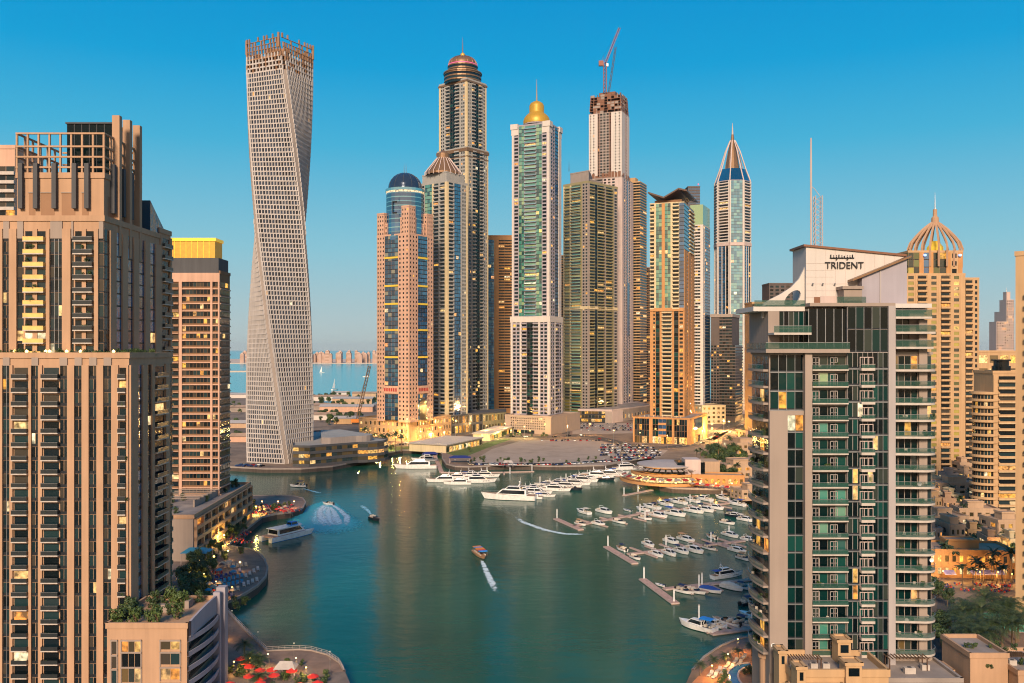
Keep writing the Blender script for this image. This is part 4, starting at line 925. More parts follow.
for i in range(8):
    p0, p1 = oc[i], oc[(i + 1) % 8]; fr = Fr(p0, p1)
    if fr.n.y < -.9: b = [(.08, 'P', dict(o=.9)), (.84, 'G', dict(n=4, g='g_sky', sp=.08)), (.08, 'P', dict(o=.9))]; b2 = b
    else: b = [(.1, 'P', dict(o=.9)), (.8, 'B', dict(dp=1.5)), (.1, 'P', dict(o=.9))]; b2 = [(.1, 'P', dict(o=.9)), (.26, 'G', dict(g='g_blue', sp=.2)), (.06, 'P'), (.26, 'G', dict(g='g_blue', sp=.2)), (.06, 'P'), (.22, 'G', dict(g='g_dark', sp=.3)), (.1, 'P', dict(o=.9))]
    T.face(fr, None, 8, zb_, 3.7, b2); T.face(fr, None, zb_ + 4, zt, 3.7, b)
    T.w.fbox(fr, 0, fr.L, 0, 1.3, zb_, zb_ + 4, 1)
m = MB(); z2_ = gz(168, 1135)
k = len(m.v); o2 = ngon(cx, cy, 16.5, 8, R(22.5))
for i in range(8): m.quad((*oc[i], zt), (*oc[(i + 1) % 8], zt), (*o2[(i + 1) % 8], z2_), (*o2[i], z2_))
m.add([(*p, z2_) for p in o2], [tuple(range(8))]); T.part('sloping_glass', m, M['g_blue'])
z3_ = gz(138, 1135)
m = MB(); m.lathe([(9.5, z2_), (7, z2_ + 16), (2.2, z3_ + 2), (1.5, z3_ + 8)], cx, cy, 8, 0, cap=True); T.part('needle_base', m, M['copper'])
for i in range(8):
    a = R(22.5 + 45 * i); k = MB(); k.tube([(cx + Rr * math.cos(a), cy + Rr * math.sin(a), zt), (cx + 17 * math.cos(a), cy + 17 * math.sin(a), z2_), (cx + 9.5 * math.cos(a), cy + 9.5 * math.sin(a), z2_ + 24), (cx + 3.2 * math.cos(a), cy + 3.2 * math.sin(a), z3_)], .85, 4); T.part('crown_rib', k, M['pinkgrey'])
spire(T, cx, cy, z3_, gz(120, 1135), 1.7, 'pinkgrey'); T.finish()
pl = diamond(711, 735, 742, 1010, 26)
T = Tower('concrete_shell', 'dark unfinished concrete shell of open floors in front of the pointed tower', 'tower', cen(pl), ['dark_concrete', 'concrete'], 'g_dark', ('dark_concrete', 'dark_concrete'))
zt = gz(345, 1015); T.core(pl, ZG, zt, 0, 0, 0)
T.face(pl[0], pl[1], 8, zt, 3.5, [(.35, 'W', dict(n=3, w=.75, h=.6, o=.8)), (.65, 'H', dict(n=6, bh=.25, o=1.2))]); T.face(pl[1], pl[2], 8, zt, 3.5, [(1, 'H', dict(n=3, o=1.2))])
q = [pl[0], tuple(Vector(pl[0]) * .12 + Vector(pl[1]) * .88), tuple(Vector(pl[3]) * .12 + Vector(pl[2]) * .88), pl[3]]
T.core(q, zt, gz(317, 1015), 0, 0, .5); T.face(q[0], q[1], zt, gz(317, 1015), 3.5, [(.4, 'P', dict(o=.3)), (.6, 'H', dict(n=4))]); T.w.prism(grow(q, 1.06), gz(317, 1015), gz(314, 1015), 1); T.finish()

# ------------------------------------------------------------------ ribbed crown tower on the right
Y = 560
T = Tower('crown_dome_tower', 'cream tower topped by an open crown of bent ribs, behind the signed tower', 'tower', (gx(940, Y), Y + 20), ['sand_wall', 'cream', 'orange_wall', 'tan_dark'], 'g_dark', ('sand_wall', 'sand_wall'))
ctr = rect(gx(903, Y), gx(965, Y), Y, Y + 40); zc = gz(275, Y); zt = gz(252, Y)
T.core(ctr, ZG, zc, 0, 0)
bb = [(.05, 'P'), (.14, 'W', dict(n=1, g='g_yellow')), (.03, 'P'), (.15, 'B', dict(dp=1.4)), (.04, 'P'), (.13, 'W', dict(n=1, g='g_yellow')), (.04, 'P'), (.15, 'B', dict(dp=1.4)), (.03, 'P'), (.13, 'W', dict(n=1, g='g_yellow')), (.07, 'P')]
T.face(ctr[0], ctr[1], 6, zc, 3.5, bb); T.face(ctr[3], ctr[0], 6, zc, 3.5, [(1, 'W', dict(n=5, g='g_yellow'))])
rw = rect(gx(965, Y) + .2, gx(980.5, Y), Y + 2, Y + 36); zr_ = gz(279, Y); T.core(rw, ZG, zr_)
T.face(rw[0], rw[1], 6, zr_, 3.5, [(.08, 'P'), (.5, 'B', dict(dp=1.4)), (.1, 'P'), (.25, 'W', dict(n=1, g='g_dark')), (.07, 'P')])
ta = rect(gx(909, Y), gx(963, Y), Y + 1, Y + 19); T.core(ta, zc, zt, 0, 0)
T.face(ta[0], ta[1], zc, zt, 4.6, [(.2, 'G', dict(n=2, g='g_yellow', sp=.1)), (.08, 'P', dict(m=2)), (.1, 'G', dict(n=1, g='g_blue', sp=.1)), (.08, 'P', dict(m=2)), (.24, 'G', dict(n=2, g='g_yellow', sp=.1)), (.08, 'P', dict(m=2)), (.14, 'W', dict(n=1)), (.08, 'P', dict(m=2))])
T.face(ta[3], ta[0], zc, zt, 4.6, [(1, 'G', dict(n=5, g='g_yellow'))])
ccx, ccy = gx(935, Y + 10), Y + 10; rx, ry = 16.6, 10.5; zapex = gz(224, Y + 17)
for i in range(20):
    a = 2 * math.pi * (i + .5) / 20; k = MB(); pts = []
    for r_, zf in ((1.0, -.45), (1.0, 0), (1.03, .14), (.94, .34), (.72, .56), (.46, .78), (.22, .94), (.1, 1.0)):
        pts.append((ccx + rx * r_ * math.cos(a), ccy + ry * r_ * math.sin(a), zt + (zapex - zt) * zf))
    k.tube(pts, .68, 5); T.part('crown_rib', k, M['tan'])
m = MB(); m.lathe([(2.4, zapex - 1), (2.2, zapex + 3), (1.3, zapex + 4), (1.2, gz(211, Y + 17))], ccx, ccy, 10); T.part('finial', m, M['tan'])
m = MB(); m.lathe([(5, zt), (5, zt + 4), (2, zt + 8)], ccx, ccy, 10); T.part('crown_lantern', m, M['gold'])
spire(T, ccx, ccy, gz(212, Y + 17), gz(194, Y + 17), .4); 
for px in (924.5, 959.5):
    m = MB(); x = gx(px, Y); m.lathe([(0, gz(256.5, Y)), (.9, gz(256, Y)), (.9, gz(254.5, Y)), (0, gz(254, Y))], x, Y - .8, 8); T.part('flood_light', m, M['blue_lit'])
T.finish()

# ------------------------------------------------------------------ right edge towers
Y = 430; x0, x1 = gx(974, Y + 10), gx(1019, Y + 20)
T = Tower('curved_balcony_block', 'orange residential block with bowed balconies on its left half, near the right edge', 'tower', ((x0 + x1) / 2, Y + 12), ['sand_wall', 'cream', 'tan_dark'], 'g_dark', ('cream', 'sand_wall'))
zt = gz(392, Y); xm = gx(993, Y)
T.core(rect(xm, x1 + 3, Y, Y + 18), ZG, gz(373, Y), 0)
T.face((xm, Y), (x1 + 3, Y), ZG, gz(375, Y), 3.4, [(.08, 'P'), (.34, 'B', dict(dp=1.5)), (.12, 'P', dict(o=.15)), (.2, 'W', dict(n=1, w=.6)), (.26, 'W', dict(n=1, w=.4))])
ccx, ccy, rr = gx(985.5, Y + 6), Y + 6, 7.2
T.w.prism(ngon(ccx, ccy, rr - 1.4, 24), ZG, zt, 0); nb = int((zt - ZG) / 3.4)
for i in range(nb + 1):
    z = ZG + i * 3.4; m = MB(); a0, a1 = R(150), R(325)
    m.lathe([(rr - 1.5, z - .2), (rr, z - .2), (rr, z + 1.0), (rr - .15, z + 1.0), (rr - .15, z)], ccx, ccy, 18, 0, a0, a1, False); m.lathe([(rr - .15, z), (rr - 1.5, z)], ccx, ccy, 18, 0, a0, a1, False); T.part('balcony', m, M['sand_wall'])
    if i < nb:
        for j in range(12):
            b0, b1 = a0 + (a1 - a0) * j / 12, a0 + (a1 - a0) * (j + .8) / 12; r_ = rr - 1.36
            T.wins.setdefault('g_dark', []).append([(ccx + r_ * math.cos(b0), ccy + r_ * math.sin(b0), z + .2), (ccx + r_ * math.cos(b1), ccy + r_ * math.sin(b1), z + .2), (ccx + r_ * math.cos(b1), ccy + r_ * math.sin(b1), z + 2.8), (ccx + r_ * math.cos(b0), ccy + r_ * math.sin(b0), z + 2.8)])
T.core(rect(gx(983, Y + 16) , gx(1004, Y), Y + 4, Y + 16), ZG, gz(378, Y), 0); T.face((gx(983, Y + 16), Y + 6), (gx(1004, Y), Y + 6), zt, gz(378, Y), 3.2, [(1, 'H', dict(n=5))])
m = MB(); m.lathe([(4.2, gz(373, Y)), (4.2, gz(366, Y)), (3.4, gz(366, Y)), (3.4, gz(361, Y)), (4.4, gz(361, Y)), (4.4, gz(359.5, Y))], gx(1008, Y), Y + 6, 16); T.part('roof_drum', m, M['g_dark']); 
T.w.box(gx(1002, Y), gx(1015, Y), Y + 1, Y + 14, gz(373, Y), gz(371, Y), 1)
T.finish()
Y = 258; x0 = gx(1015.5, 272)
T = Tower('apartment_tower', 'tall plain orange tower with small side balconies cut off by the right edge', 'tower', (x0 + 12, Y + 12), ['sand_wall', 'tan_dark'], 'g_dark', ('cream', 'rail_dark'))
zt = gz(255, 272); pl = [(x0, 272), (x0 + 19, 258), (x0 + 30, 273), (x0 + 11, 287)]; T.core(pl, ZG, zt)
T.face(pl[0], pl[1], ZG, gz(287, 270), 3.45, [(.10, 'P', dict(o=.1)), (.09, 'B', dict(dp=1.1)), (.1, 'P', dict(o=.1)), (.09, 'B', dict(dp=1.1)), (.62, 'W', dict(n=5))])
x0, Y = x0 + 3, Y + 12
m = MB(); m.box(x0 + 2, x0 + 3, Y + 2, Y + 3, zt, zt + 4); T.part('roof_vent', m, M['dark_grey']); T.finish()
Y = 640; pl = rect(gx(978, Y), gx(1030, Y), Y, Y + 30)
T = Tower('apartment_building', 'flat-topped building with golden lit top floor behind the bowed-balcony block', 'building', cen(pl), ['sand_wall', 'warm_lit'], 'g_lit')
T.core(pl, ZG, gz(352, Y)); T.face(pl[0], pl[1], gz(392, Y), gz(353, Y), 9, [(1, 'W', dict(n=5, g='g_shop', w=.8))]); T.face(pl[0], pl[1], ZG, gz(392, Y), 3.5, [(1, 'W', dict(n=8))]); T.finish()
for px0, px1, py, Yd in ((996.5, 1006.5, 322, 2600), (1006.5, 1014, 300, 2750), (1001, 1006, 312, 2900)):
    pl = rect(gx(px0, Yd), gx(px1, Yd), Yd, Yd + 40); T = Tower('distant_tower', {322: 'pale pink distant block on the right horizon, lower and wider one', 300: 'pale distant tower with a narrow stepped top on the right horizon', 312: 'pale distant slab between two others on the right horizon'}[py], 'tower', cen(pl), ['far_wall'], 'g_dark')
    zt = gz(py, Yd); T.core(pl, ZG, zt); T.face(pl[0], pl[1], 10, zt, 8, [(1, 'W', dict(n=4))])
    if py == 300: T.core(grow(pl, .5), zt, gz(292, Yd)); spire(T, *cen(pl), gz(292, Yd), gz(287, Yd), 1.5)
    T.finish()
pl = rect(gx(-12, 330), gx(15, 330), 330, 350)
T = Tower('apartment_tower', 'red-brown tower with white bands peeping out at the left edge behind the lattice crown', 'tower', cen(pl), ['pink', 'slab_white'], 'g_dark')
zt = gz(148, 330); T.core(pl, ZG, zt); T.face(pl[0], pl[1], ZG, gz(166, 330), 3.3, [(1, 'H', dict(n=3, m=1, bh=.35, o=.9))]); T.finish()
for px0, px1, py, Yd, lb in ((769, 796, 284, 900, 'dark lattice-fronted block top behind the curved white fin of the signed tower'), (752, 775, 303, 800, 'tan balconied block left behind the signed tower')):
    pl = rect(gx(px0, Yd), gx(px1, Yd), Yd, Yd + 25); T = Tower('apartment_building', lb, 'building', cen(pl), ['dark_concrete' if py == 284 else 'sand_wall'], 'g_dark')
    T.core(pl, ZG, gz(py, Yd)); T.face(pl[0], pl[1], 8, gz(py + 1, Yd), 3.6, [(1, 'W' if py == 284 else 'H', dict(n=5))]); T.finish()

# ------------------------------------------------------------------ near right: the tower with the sign
YT = 186.0; K = YT / F
def tx_(p): return gx(p, YT)
T = Tower('signed_tower', 'large teal glass and stone tower with curved balconies and a big roof sign', 'tower', (tx_(850), YT + 10), ['beige', 'grey_stone', 'lilac_wall', 'white_wall'], 'g_teal', near=True)
zF, zC = 22.1, 85.1
bod = [(tx_(769), YT), (tx_(893), YT), (tx_(893), YT + 1.2), (tx_(934), YT + 1.2), (tx_(934), YT + 13), (tx_(769), YT + 13)]
T.core(bod, ZG, zC, 0, 1, .3)
fT = Fr((tx_(769), YT), (tx_(893), YT))
def A(p): return (p - 769) * K
def seg(pa, pb, za, zb, fh, ty, **k): T.face(Fr((tx_(pa), YT), (tx_(pb), YT)), None, za, zb, fh, [(1, ty, k)], k.pop('m', 0), k.pop('pr', .45))
zs = gz(415, YT)
T.w.fbox(fT, 0, A(787), 0, .5, zF - 4, zs + .9, 0); T.w.fbox(fT, A(787), A(803), 0, .5, zs, zs + .9, 0)
seg(770, 803, zs + 1, zC, 3.5, 'G', n=4, sp=.1, band=.25, bm='steel', mull=1)
seg(787, 803, zF - 4, zs, 3.5, 'G', n=2, sp=.1, band=.25, bm='steel', mull=1)
T.w.fbox(fT, A(803), A(810), 0, 1.4, zF - 4, zC + .4, 0)
# long balconies with white-framed french windows
for i in range(18):
    z = zF + 3.5 * i
    for c, (a, b) in enumerate(((A(810.5), A(818)), (A(828), A(835)))): T.win(fT, a, b, z + .2, z + 2.9, .05, 'g_teal')
    for a, b in ((A(818.5), A(827.5)), (A(835.5), A(845.5))): T.win(fT, a, b, z + .2, z + 2.9, .05, 'g_green' if rnd.random() < .25 else 'g_teal')
    for a in (812, 830):
        d = MB()
        for e in (0, 3.6, 7.2): d.fbox(fT, A(a + e) - .05, A(a + e) + .07, .08, .16, z + .15, z + 2.6)
        d.fbox(fT, A(a), A(a + 7.4), .08, .16, z + 2.5, z + 2.65); d.fbox(fT, A(a), A(a + 7.4), .08, .16, z + 1.5, z + 1.58)
        T.part('french_window', d, M['grey_stone'])
    T.bals.append((fT, A(810.2), A(846), z, 1.5, ('slab_white', 'g_rail', 'steel'), 1.05))
    # small framed balconies on the dark glass bay
    sb_ = MB(); sb_.fbox(fT, A(857.5), A(871), 1.0, 2.2, z - .1, z + .45, 0)
    for e in (0, 4.2, 8.6, 12.9): sb_.fbox(fT, A(857.6 + e), A(857.6 + e) + .12, 1.05, 1.2, z + .4, z + 2.7, 1)
    sb_.fbox(fT, A(857.6), A(871), 1.05, 1.18, z + 2.6, z + 2.75, 1)
    o = T.part('balcony', sb_, [M['slab_white'], M['pinkgrey']])
    r_ = MB(); r_.fbox(fT, A(857.6), A(871), 2.12, 2.2, z + .45, z + 1.2, 0); r_.fbox(fT, A(857.6), A(871), 2.08, 2.24, z + 1.2, z + 1.28, 1)
    r_.build('railing', [M['g_rail'], M['pinkgrey']], o)
bay_ = Fr((tx_(846), YT - .9), (tx_(886), YT - .9))
T.w.prism(rect(tx_(846), tx_(886), YT - .85, YT - .02), zF - 6, gz(306, YT), 1)
T.face(bay_, None, zF - 6, zC + .2, 3.5, [(10, 'G', dict(n=2, sp=.12, band=.2)), (15, 'G', dict(n=3, sp=.12, band=.2)), (15, 'G', dict(n=3, sp=.12, band=.2, mull=1))])
T.w.fbox(fT, A(886), A(893), 0, 1.3, ZG, gz(306, YT), 1)
# right-hand balconies with rounded ends
def round_balcony(px0, px1, z, dp, corner, y0=YT + 1.2, side=1):
    x0, x1 = tx_(px0), tx_(px1); pts = [(x0, y0), (x0, y0 - dp)]
    n = 8; cx_ = x1 - corner
    pts.append((cx_, y0 - dp - .5))
    for i in range(n + 1):
        a = -math.pi / 2 + math.pi / 2 * i / n; pts.append((cx_ + corner * math.cos(a) * 1.0, y0 - dp - .5 + corner + corner * math.sin(a)))
    pts += [(x1, y0 + 7), (x1 - 1.5, y0 + 7), (x1 - 1.5, y0)]
    s_ = MB(); s_.prism(pts, z - .3, z + .15); s_.add([(p[0], p[1], z - .3) for p in pts][::-1], [tuple(range(len(pts)))])
    o = T.part('balcony', s_, M['slab_white'])
    r_ = MB(); q = pts[1:-3]
    for i in range(len(q) - 1):
        r_.quad((*q[i], z + .15), (*q[i + 1], z + .15), (*q[i + 1], z + 1.2), (*q[i], z + 1.2), 0)
        r_.tube([(*q[i], z + 1.22), (*q[i + 1], z + 1.22)], .06, 4, 1, False)
    r_.build('railing', [M['g_rail'], M['steel']], o)
    return o
fR = Fr((tx_(893), YT + 1.2), (tx_(934), YT + 1.2))
for i in range(18):
    z = zF + 3.5 * i; round_balcony(894, 938, z, 2.0, 3.2)
    for c in range(4): T.win(fR, .3 + c * 1.35, 1.5 + c * 1.35, z + .2, z + 2.9, .05, 'g_teal' if rnd.random() > .12 else 'g_lit')
    T.win(fR, 7.6, 8.5, z + .2, z + 2.9, .05, 'g_dark')
T.w.fbox(fR, 5.7, 7.4, 0, .8, ZG, zC + 7, 0)
# balconies on the river side, left flank
fL = Fr((tx_(769), YT + 13), (tx_(769), YT))
for i in range(18):
    z = zF + 3.5 * i; m = MB(); n = 10; x = tx_(769)
    pts = [(x, YT + .5)] + [(x - 1.9 * math.sin(math.pi * (.12 + .76 * k / n)) ** .6, YT + .5 + 12 * k / n) for k in range(n + 1)] + [(x, YT + 12.5)]
    m.prism(pts[::-1], z - .35, z + .1); m.add([(p[0], p[1], z - .35) for p in pts], [tuple(range(len(pts)))]); o = T.part('balcony', m, M['beige'])
    r_ = MB(); q = pts[1:-1]
    for k in range(len(q) - 1): r_.quad((*q[k], z + .1), (*q[k + 1], z + .1), (*q[k + 1], z + 1.1), (*q[k], z + 1.1), 0); r_.tube([(*q[k], z + 1.12), (*q[k + 1], z + 1.12)], .06, 4, 1, False)
    r_.build('railing', [M['g_rail'], M['steel']], o)
    for c in range(4): T.win(fL, .5 + c * 3.1, 3.4 + c * 3.1, z + .2, z + 2.8, .05, 'g_lit' if rnd.random() < .2 else 'g_teal')
# upper stage: terrace slab, glass storeys, parapets
zU = gz(306, YT)
T.w.prism([(tx_(763), YT - 2.2), (tx_(846), YT - 2.2), (tx_(846), YT + 13), (tx_(763), YT + 13)], zC + .1, zC + .9, 0)
ff = Fr((tx_(763), YT - 2.1), (tx_(846), YT - 2.1)); m = MB(); m.fbox(ff, 0, ff.L, 0, .08, zC + .9, zC + 2.2, 0); m.fbox(Fr((tx_(763), YT + 12.9), (tx_(763), YT - 2.1)), 0, 15, 0, .08, zC + .9, zC + 2.2, 0); m.fbox(ff, 0, ff.L, -.02, .12, zC + 2.2, zC + 2.3, 1)
T.part('terrace_railing', m, [M['g_rail'], M['steel']])
T.core(rect(tx_(771), tx_(929), YT + 2.5, YT + 17), zC + .3, zU, 0, 1, .3)
fU = Fr((tx_(771), YT + 2.5), (tx_(929), YT + 2.5)); T.face(fU, None, zC + 1, zU - .3, 4.4, [(3, 'P', dict(m=0)), (8, 'G', dict(n=6, sp=.05, mull=1)), (2, 'P'), (14, 'G', dict(n=8, sp=.05, mull=1)), (4, 'P', dict(m=1)), (7, 'G', dict(n=4, sp=.05, mull=1)), (4, 'P')])
T.face(bay_, None, zC + .3, zU - .2, 4.4, [(1, 'G', dict(n=5, sp=.06, mull=1))])
m = MB(); m.prism(rect(tx_(808), tx_(850), YT - .3, YT + 2.4), zC + 1, zU - .6, 0)
for i in range(6): m.fbox(Fr((tx_(808), YT - .3), (tx_(850), YT - .3)), i * 42 * K / 5 - .08, i * 42 * K / 5 + .08, 0, .12, zC + 1, zU - .6, 1)
T.part('winter_garden', m, [M['g_teal'], M['steel']])
for px0, px1, py, dp in ((771, 808, 332, 3.2), (893, 930, 346, 2.6), (893, 932, 331, 2.6), (893, 929, 316, 2.4)):
    z = gz(py + 1.5, YT); x0, x1 = tx_(px0), tx_(px1); m = MB(); m.box(x0, x1, YT - dp + 1, YT + 2.4, z - .3, z + .15); o = T.part('balcony', m, M['slab_white'])
    r_ = MB(); r_.box(x0, x1, YT - dp + 1, YT - dp + 1.08, z + .15, z + 1.5, 0); r_.box(x0, x1, YT - dp + .97, YT - dp + 1.11, z + 1.5, z + 1.6, 1); r_.build('railing', [M['g_rail'], M['steel']], o)
T.w.box(tx_(756), tx_(808), YT + 2, YT + 17, zU - 1.0, zU, 3); T.w.box(tx_(808), tx_(893), YT - 1.2, YT + 17, zU - .1, zU + .6, 0); T.w.box(tx_(893), tx_(931), YT - .4, YT + 17, zU - .4, zU + .5, 3)
m = MB(); m.box(tx_(757), tx_(808), YT + 1.9, YT + 2.0, zU, zU + 1.3, 0); T.part('terrace_railing', m, M['g_rail']); m = MB(); m.box(tx_(835), tx_(864), YT - 1.1, YT - 1.0, zU + .6, zU + 1.9, 0); T.part('terrace_railing', m, M['g_rail'])
# sign wall, wedge roof block, curved fin with oval opening
YS = YT + 4; fS = Fr((gx(806, YS), YS), (gx(904, YS), YS)); h0, h1 = gz(246.5, YS), gz(256.5, YS); zB = zU + .5
m = MB(); P = fS.pt
m.add([P(0, 0, zB), P(fS.L, 0, zB), P(fS.L, 0, h1), P(0, 0, h0), P(0, -9, zB), P(fS.L, -9, zB), P(fS.L, -9, h1), P(0, -9, h0)], [(0, 1, 2, 3), (5, 4, 7, 6), (3, 2, 6, 7), (4, 0, 3, 7), (1, 5, 6, 2)])
for j in range(1, 7):                     # panel joints on the sign wall
    z = zB + (h1 - zB) * j / 7; m.fbox(fS, 0, fS.L * (.28 if j > 3 else .5), 0, .05, z, z + .06, 1)
for j in range(1, 10): a = fS.L * j / 10; m.fbox(fS, a, a + .05, 0, .04, zB, h0 + (h1 - h0) * j / 10, 1)
T.part('sign_wall', m, [M['white_wall'], M['pinkgrey']])
m = MB(); m.add([P(-.6, .4, h0), P(fS.L + .4, .4, h1), P(fS.L + .4, -9.4, h1), P(-.6, -9.4, h0), P(-.6, .4, h0 + .45), P(fS.L + .4, .4, h1 + .45), P(fS.L + .4, -9.4, h1 + .45), P(-.6, -9.4, h0 + .45)], [(0, 3, 2, 1), (4, 5, 6, 7), (0, 1, 5, 4), (1, 2, 6, 5), (2, 3, 7, 6), (3, 0, 4, 7)]); T.part('roof_edge', m, M['brown_metal'])
YW = YT + 1.6; fW = Fr((gx(862, YW), YW), (gx(907, YW), YW)); P = fW.pt; a1 = (880 - 862) / 45 * fW.L
w0, w1 = gz(277, YW), gz(258.5, YW)
m = MB(); m.add([P(0, 0, zB), P(fW.L, 0, zB), P(fW.L, 0, w1), P(0, 0, w0), P(0, -8, zB), P(fW.L, -8, zB), P(fW.L, -8, w1), P(0, -8, w0)], [(0, 1, 2, 3), (5, 4, 7, 6), (3, 2, 6, 7), (4, 0, 3, 7), (1, 5, 6, 2)]); m.fbox(fW, a1 - .1, a1 + .15, 0, .15, zB, w0 + (w1 - w0) * .42, 1)
T.part('wedge_block', m, [M['lilac_wall'], M['grey_stone']])  # lilac puts the bluish shade of this face into its colour
m = MB(); m.add([P(-2.2, .8, w0 - .9), P(fW.L + .6, .8, w1 + .2), P(fW.L + .6, -2.2, w1 + .2), P(-2.2, -2.2, w0 - .9), P(-2.2, .8, w0 - .5), P(fW.L + .6, .8, w1 + .6), P(fW.L + .6, -2.2, w1 + .6), P(-2.2, -2.2, w0 - .5)], [(0, 3, 2, 1), (4, 5, 6, 7), (0, 1, 5, 4), (1, 2, 6, 5), (2, 3, 7, 6), (3, 0, 4, 7)]); T.part('wedge_roof', m, M['copper'])
YN = YT + 5
outl = [(806, 262), (803.5, 270), (799, 279), (791, 287.5), (780, 294.5), (770, 299.5), (763.5, 303.5), (762, 318), (806, 318)]
o3 = [Vector((gx(a, YN), gz(b, YN), 0)) for a, b in outl]
hole = [Vector((gx(792.5, YN) + 1.7 * math.cos(t * math.pi / 8) + .5 * math.sin(t * math.pi / 8), gz(298.5, YN) + 1.75 * math.sin(t * math.pi / 8) + .5 * math.cos(t * math.pi / 8), 0)) for t in range(16)]
allp = o3 + hole; tris = tessellate_polygon([o3, hole]); m = MB()
for dy, flip in ((0, 0), (.8, 1)): m.add([(v.x, YN + dy, v.y) for v in allp], [t if not flip else t[::-1] for t in tris])
for ring in (o3, hole):
    for i in range(len(ring)): a, b = ring[i], ring[(i + 1) % len(ring)]; m.quad((a.x, YN, a.y), (b.x, YN, b.y), (b.x, YN + .8, b.y), (a.x, YN + .8, a.y))
T.part('curved_fin', m, M['white_wall'])
m = MB(); m.box(gx(843, YT + 1), gx(861, YT + 1), YT + .5, YT + 3.9, zU + .6, gz(289, YT)); m.box(gx(841, YT + 1), gx(862, YT + 1), YT + .1, YT + 3.9, gz(289, YT), gz(286, YT)); T.part('stair_head', m, M['beige'])
m = MB(); m.box(gx(814, YS), gx(820, YS), YS - .1, YS - .03, zB, gz(297, YS)); m.box(gx(820.5, YS), gx(842, YS), YS - .1, YS - .03, zB, gz(296, YS), 1); T.part('roof_door', m, [M['brown_metal'], M['pinkgrey']])
for px in (812, 822, 834, 868):
    m = MB(); x = gx(px, YS); m.tube([(x, YS, gz(285, YS)), (x, YS - .5, gz(285, YS) + .3)], .08, 5); m.lathe([(.05, gz(285, YS)), (.25, gz(285, YS) + .2), (.05, gz(285, YS) + .4)], x, YS - .55, 8); T.part('flood_light', m, M['steel'])
def text(body, size, loc, mat, parent, name, ext=.12, rot=(90, 0, 0), width=None):
    cu = bpy.data.curves.new(name, 'FONT'); cu.body = body; cu.size = size; cu.extrude = ext; cu.align_x = 'LEFT'
    o = bpy.data.objects.new(name, cu); C.objects.link(o); cu.materials.append(M[mat]); o.rotation_euler = [R(a) for a in rot]
    bpy.context.view_layer.update(); w_ = max(.01, o.dimensions.x)
    me = bpy.data.meshes.new_from_object(o.evaluated_get(bpy.context.evaluated_depsgraph_get())); bpy.data.objects.remove(o)
    o = bpy.data.objects.new(name, me); C.objects.link(o); o.rotation_euler = [R(a) for a in rot]; me.materials.clear(); me.materials.append(M[mat])
    o.parent = parent; o.location = Vector(loc) - parent.location; o.scale.x = (width or w_) / w_
    return o
text('TRIDENT', 2.05, (gx(824.5, YS), YS - .25, gz(268.6, YS)), 'black', T.root, 'sign_lettering', width=gx(863, YS) - gx(824.5, YS))
ar = MB(); x0, z0 = gx(829.5, YS), gz(258.2, YS)
def stroke(pts, r=.12): ar.tube([(x0 + a, YS - .2, z0 + b) for a, b in pts], r, 5)
for k in range(9):                        # the line of joined script over the name
    a = k * .58; stroke([(a, 0), (a + .18, .05), (a + .36, .0), (a + .58, .04)])
    if k in (0, 3, 5, 8): stroke([(a + .2, 0), (a + .22, .75 if k != 5 else .5)])
    if k in (1, 2, 4, 6, 7): stroke([(a + .25, 0), (a + .3, .3)]); stroke([(a + .2, .55), (a + .32, .55)], .1)
    if k in (2, 6): stroke([(a + .1, -.3), (a + .3, -.36), (a + .45, -.2)], .09)
T.part('script_lettering', ar, M['black'])
trident = T.finish()
# antenna mast with a lattice ladder
ax, ay = gx(811, YT + 6), YT + 6
root = empty('antenna_mast', (ax, ay, h0), 'tall thin antenna pole with a lattice ladder on the signed tower roof', 'antenna')
m = MB(); m.tube([(ax, ay, h0 - 2), (ax, ay, gz(205, ay)), (ax, ay, gz(160, ay))], [.16, .22, .22], 8); m.tube([(ax, ay, gz(160, ay)), (ax, ay, gz(138, ay))], [.2, .16], 8); m.build('pole', M['pinkgrey'], root)
m = MB(); lattice(m, (ax + 1.5, ay, h0 - 1), (ax + 1.5, ay, gz(196, ay)), 1.5, 11, .09); m.tube([(ax, ay, gz(186, ay)), (ax + .8, ay, gz(189, ay)), (ax + 1.9, ay, gz(196, ay))], .07, 4); m.build('lattice_ladder', M['pinkgrey'], root)
# stepped terraces at its foot
T = Tower('terrace_building', 'stepped beige roof terraces with small stair boxes at the foot of the signed tower', 'building', (gx(820, 180), 178), ['sand_wall', 'roof_grey', 'tan'], 'g_lit')
T.core(rect(gx(779, 182), gx(872, 182), 174, 185.2), ZG, 22.0, 0, 1, 1.2); T.core(rect(gx(790, 172), gx(845, 172), 163, 174), ZG, 19.5, 0, 1, 1.2); T.core(rect(gx(846, 172), gx(872, 172), 163, 174), ZG, 17.5, 0, 1, 1.2)
T.core(rect(gx(872, 182), gx(947, 182), 176, 188), ZG, 20.2, 1, 1, .6)
for px0, px1, py0, py1, Y in ((838, 851, 641, 663, 180), (846, 862, 664, 680, 173), (779, 787, 652, 668, 177), (797, 806, 668, 690, 169)):
    T.core(rect(gx(px0, Y), gx(px1, Y), Y, Y + 3.5), 17, gz(py0, Y), 0, 0, .3); T.win(Fr((gx(px0, Y), Y), (gx(px1, Y), Y)), .5, (px1 - px0) * Y / F - .5, gz(py0, Y) - 2.4, gz(py0, Y) - .8, .08, 'g_dark_few')
T.win(fT, A(812), A(840), zF - 3.2, zF - .4, .09, 'g_shop')
T.finish()
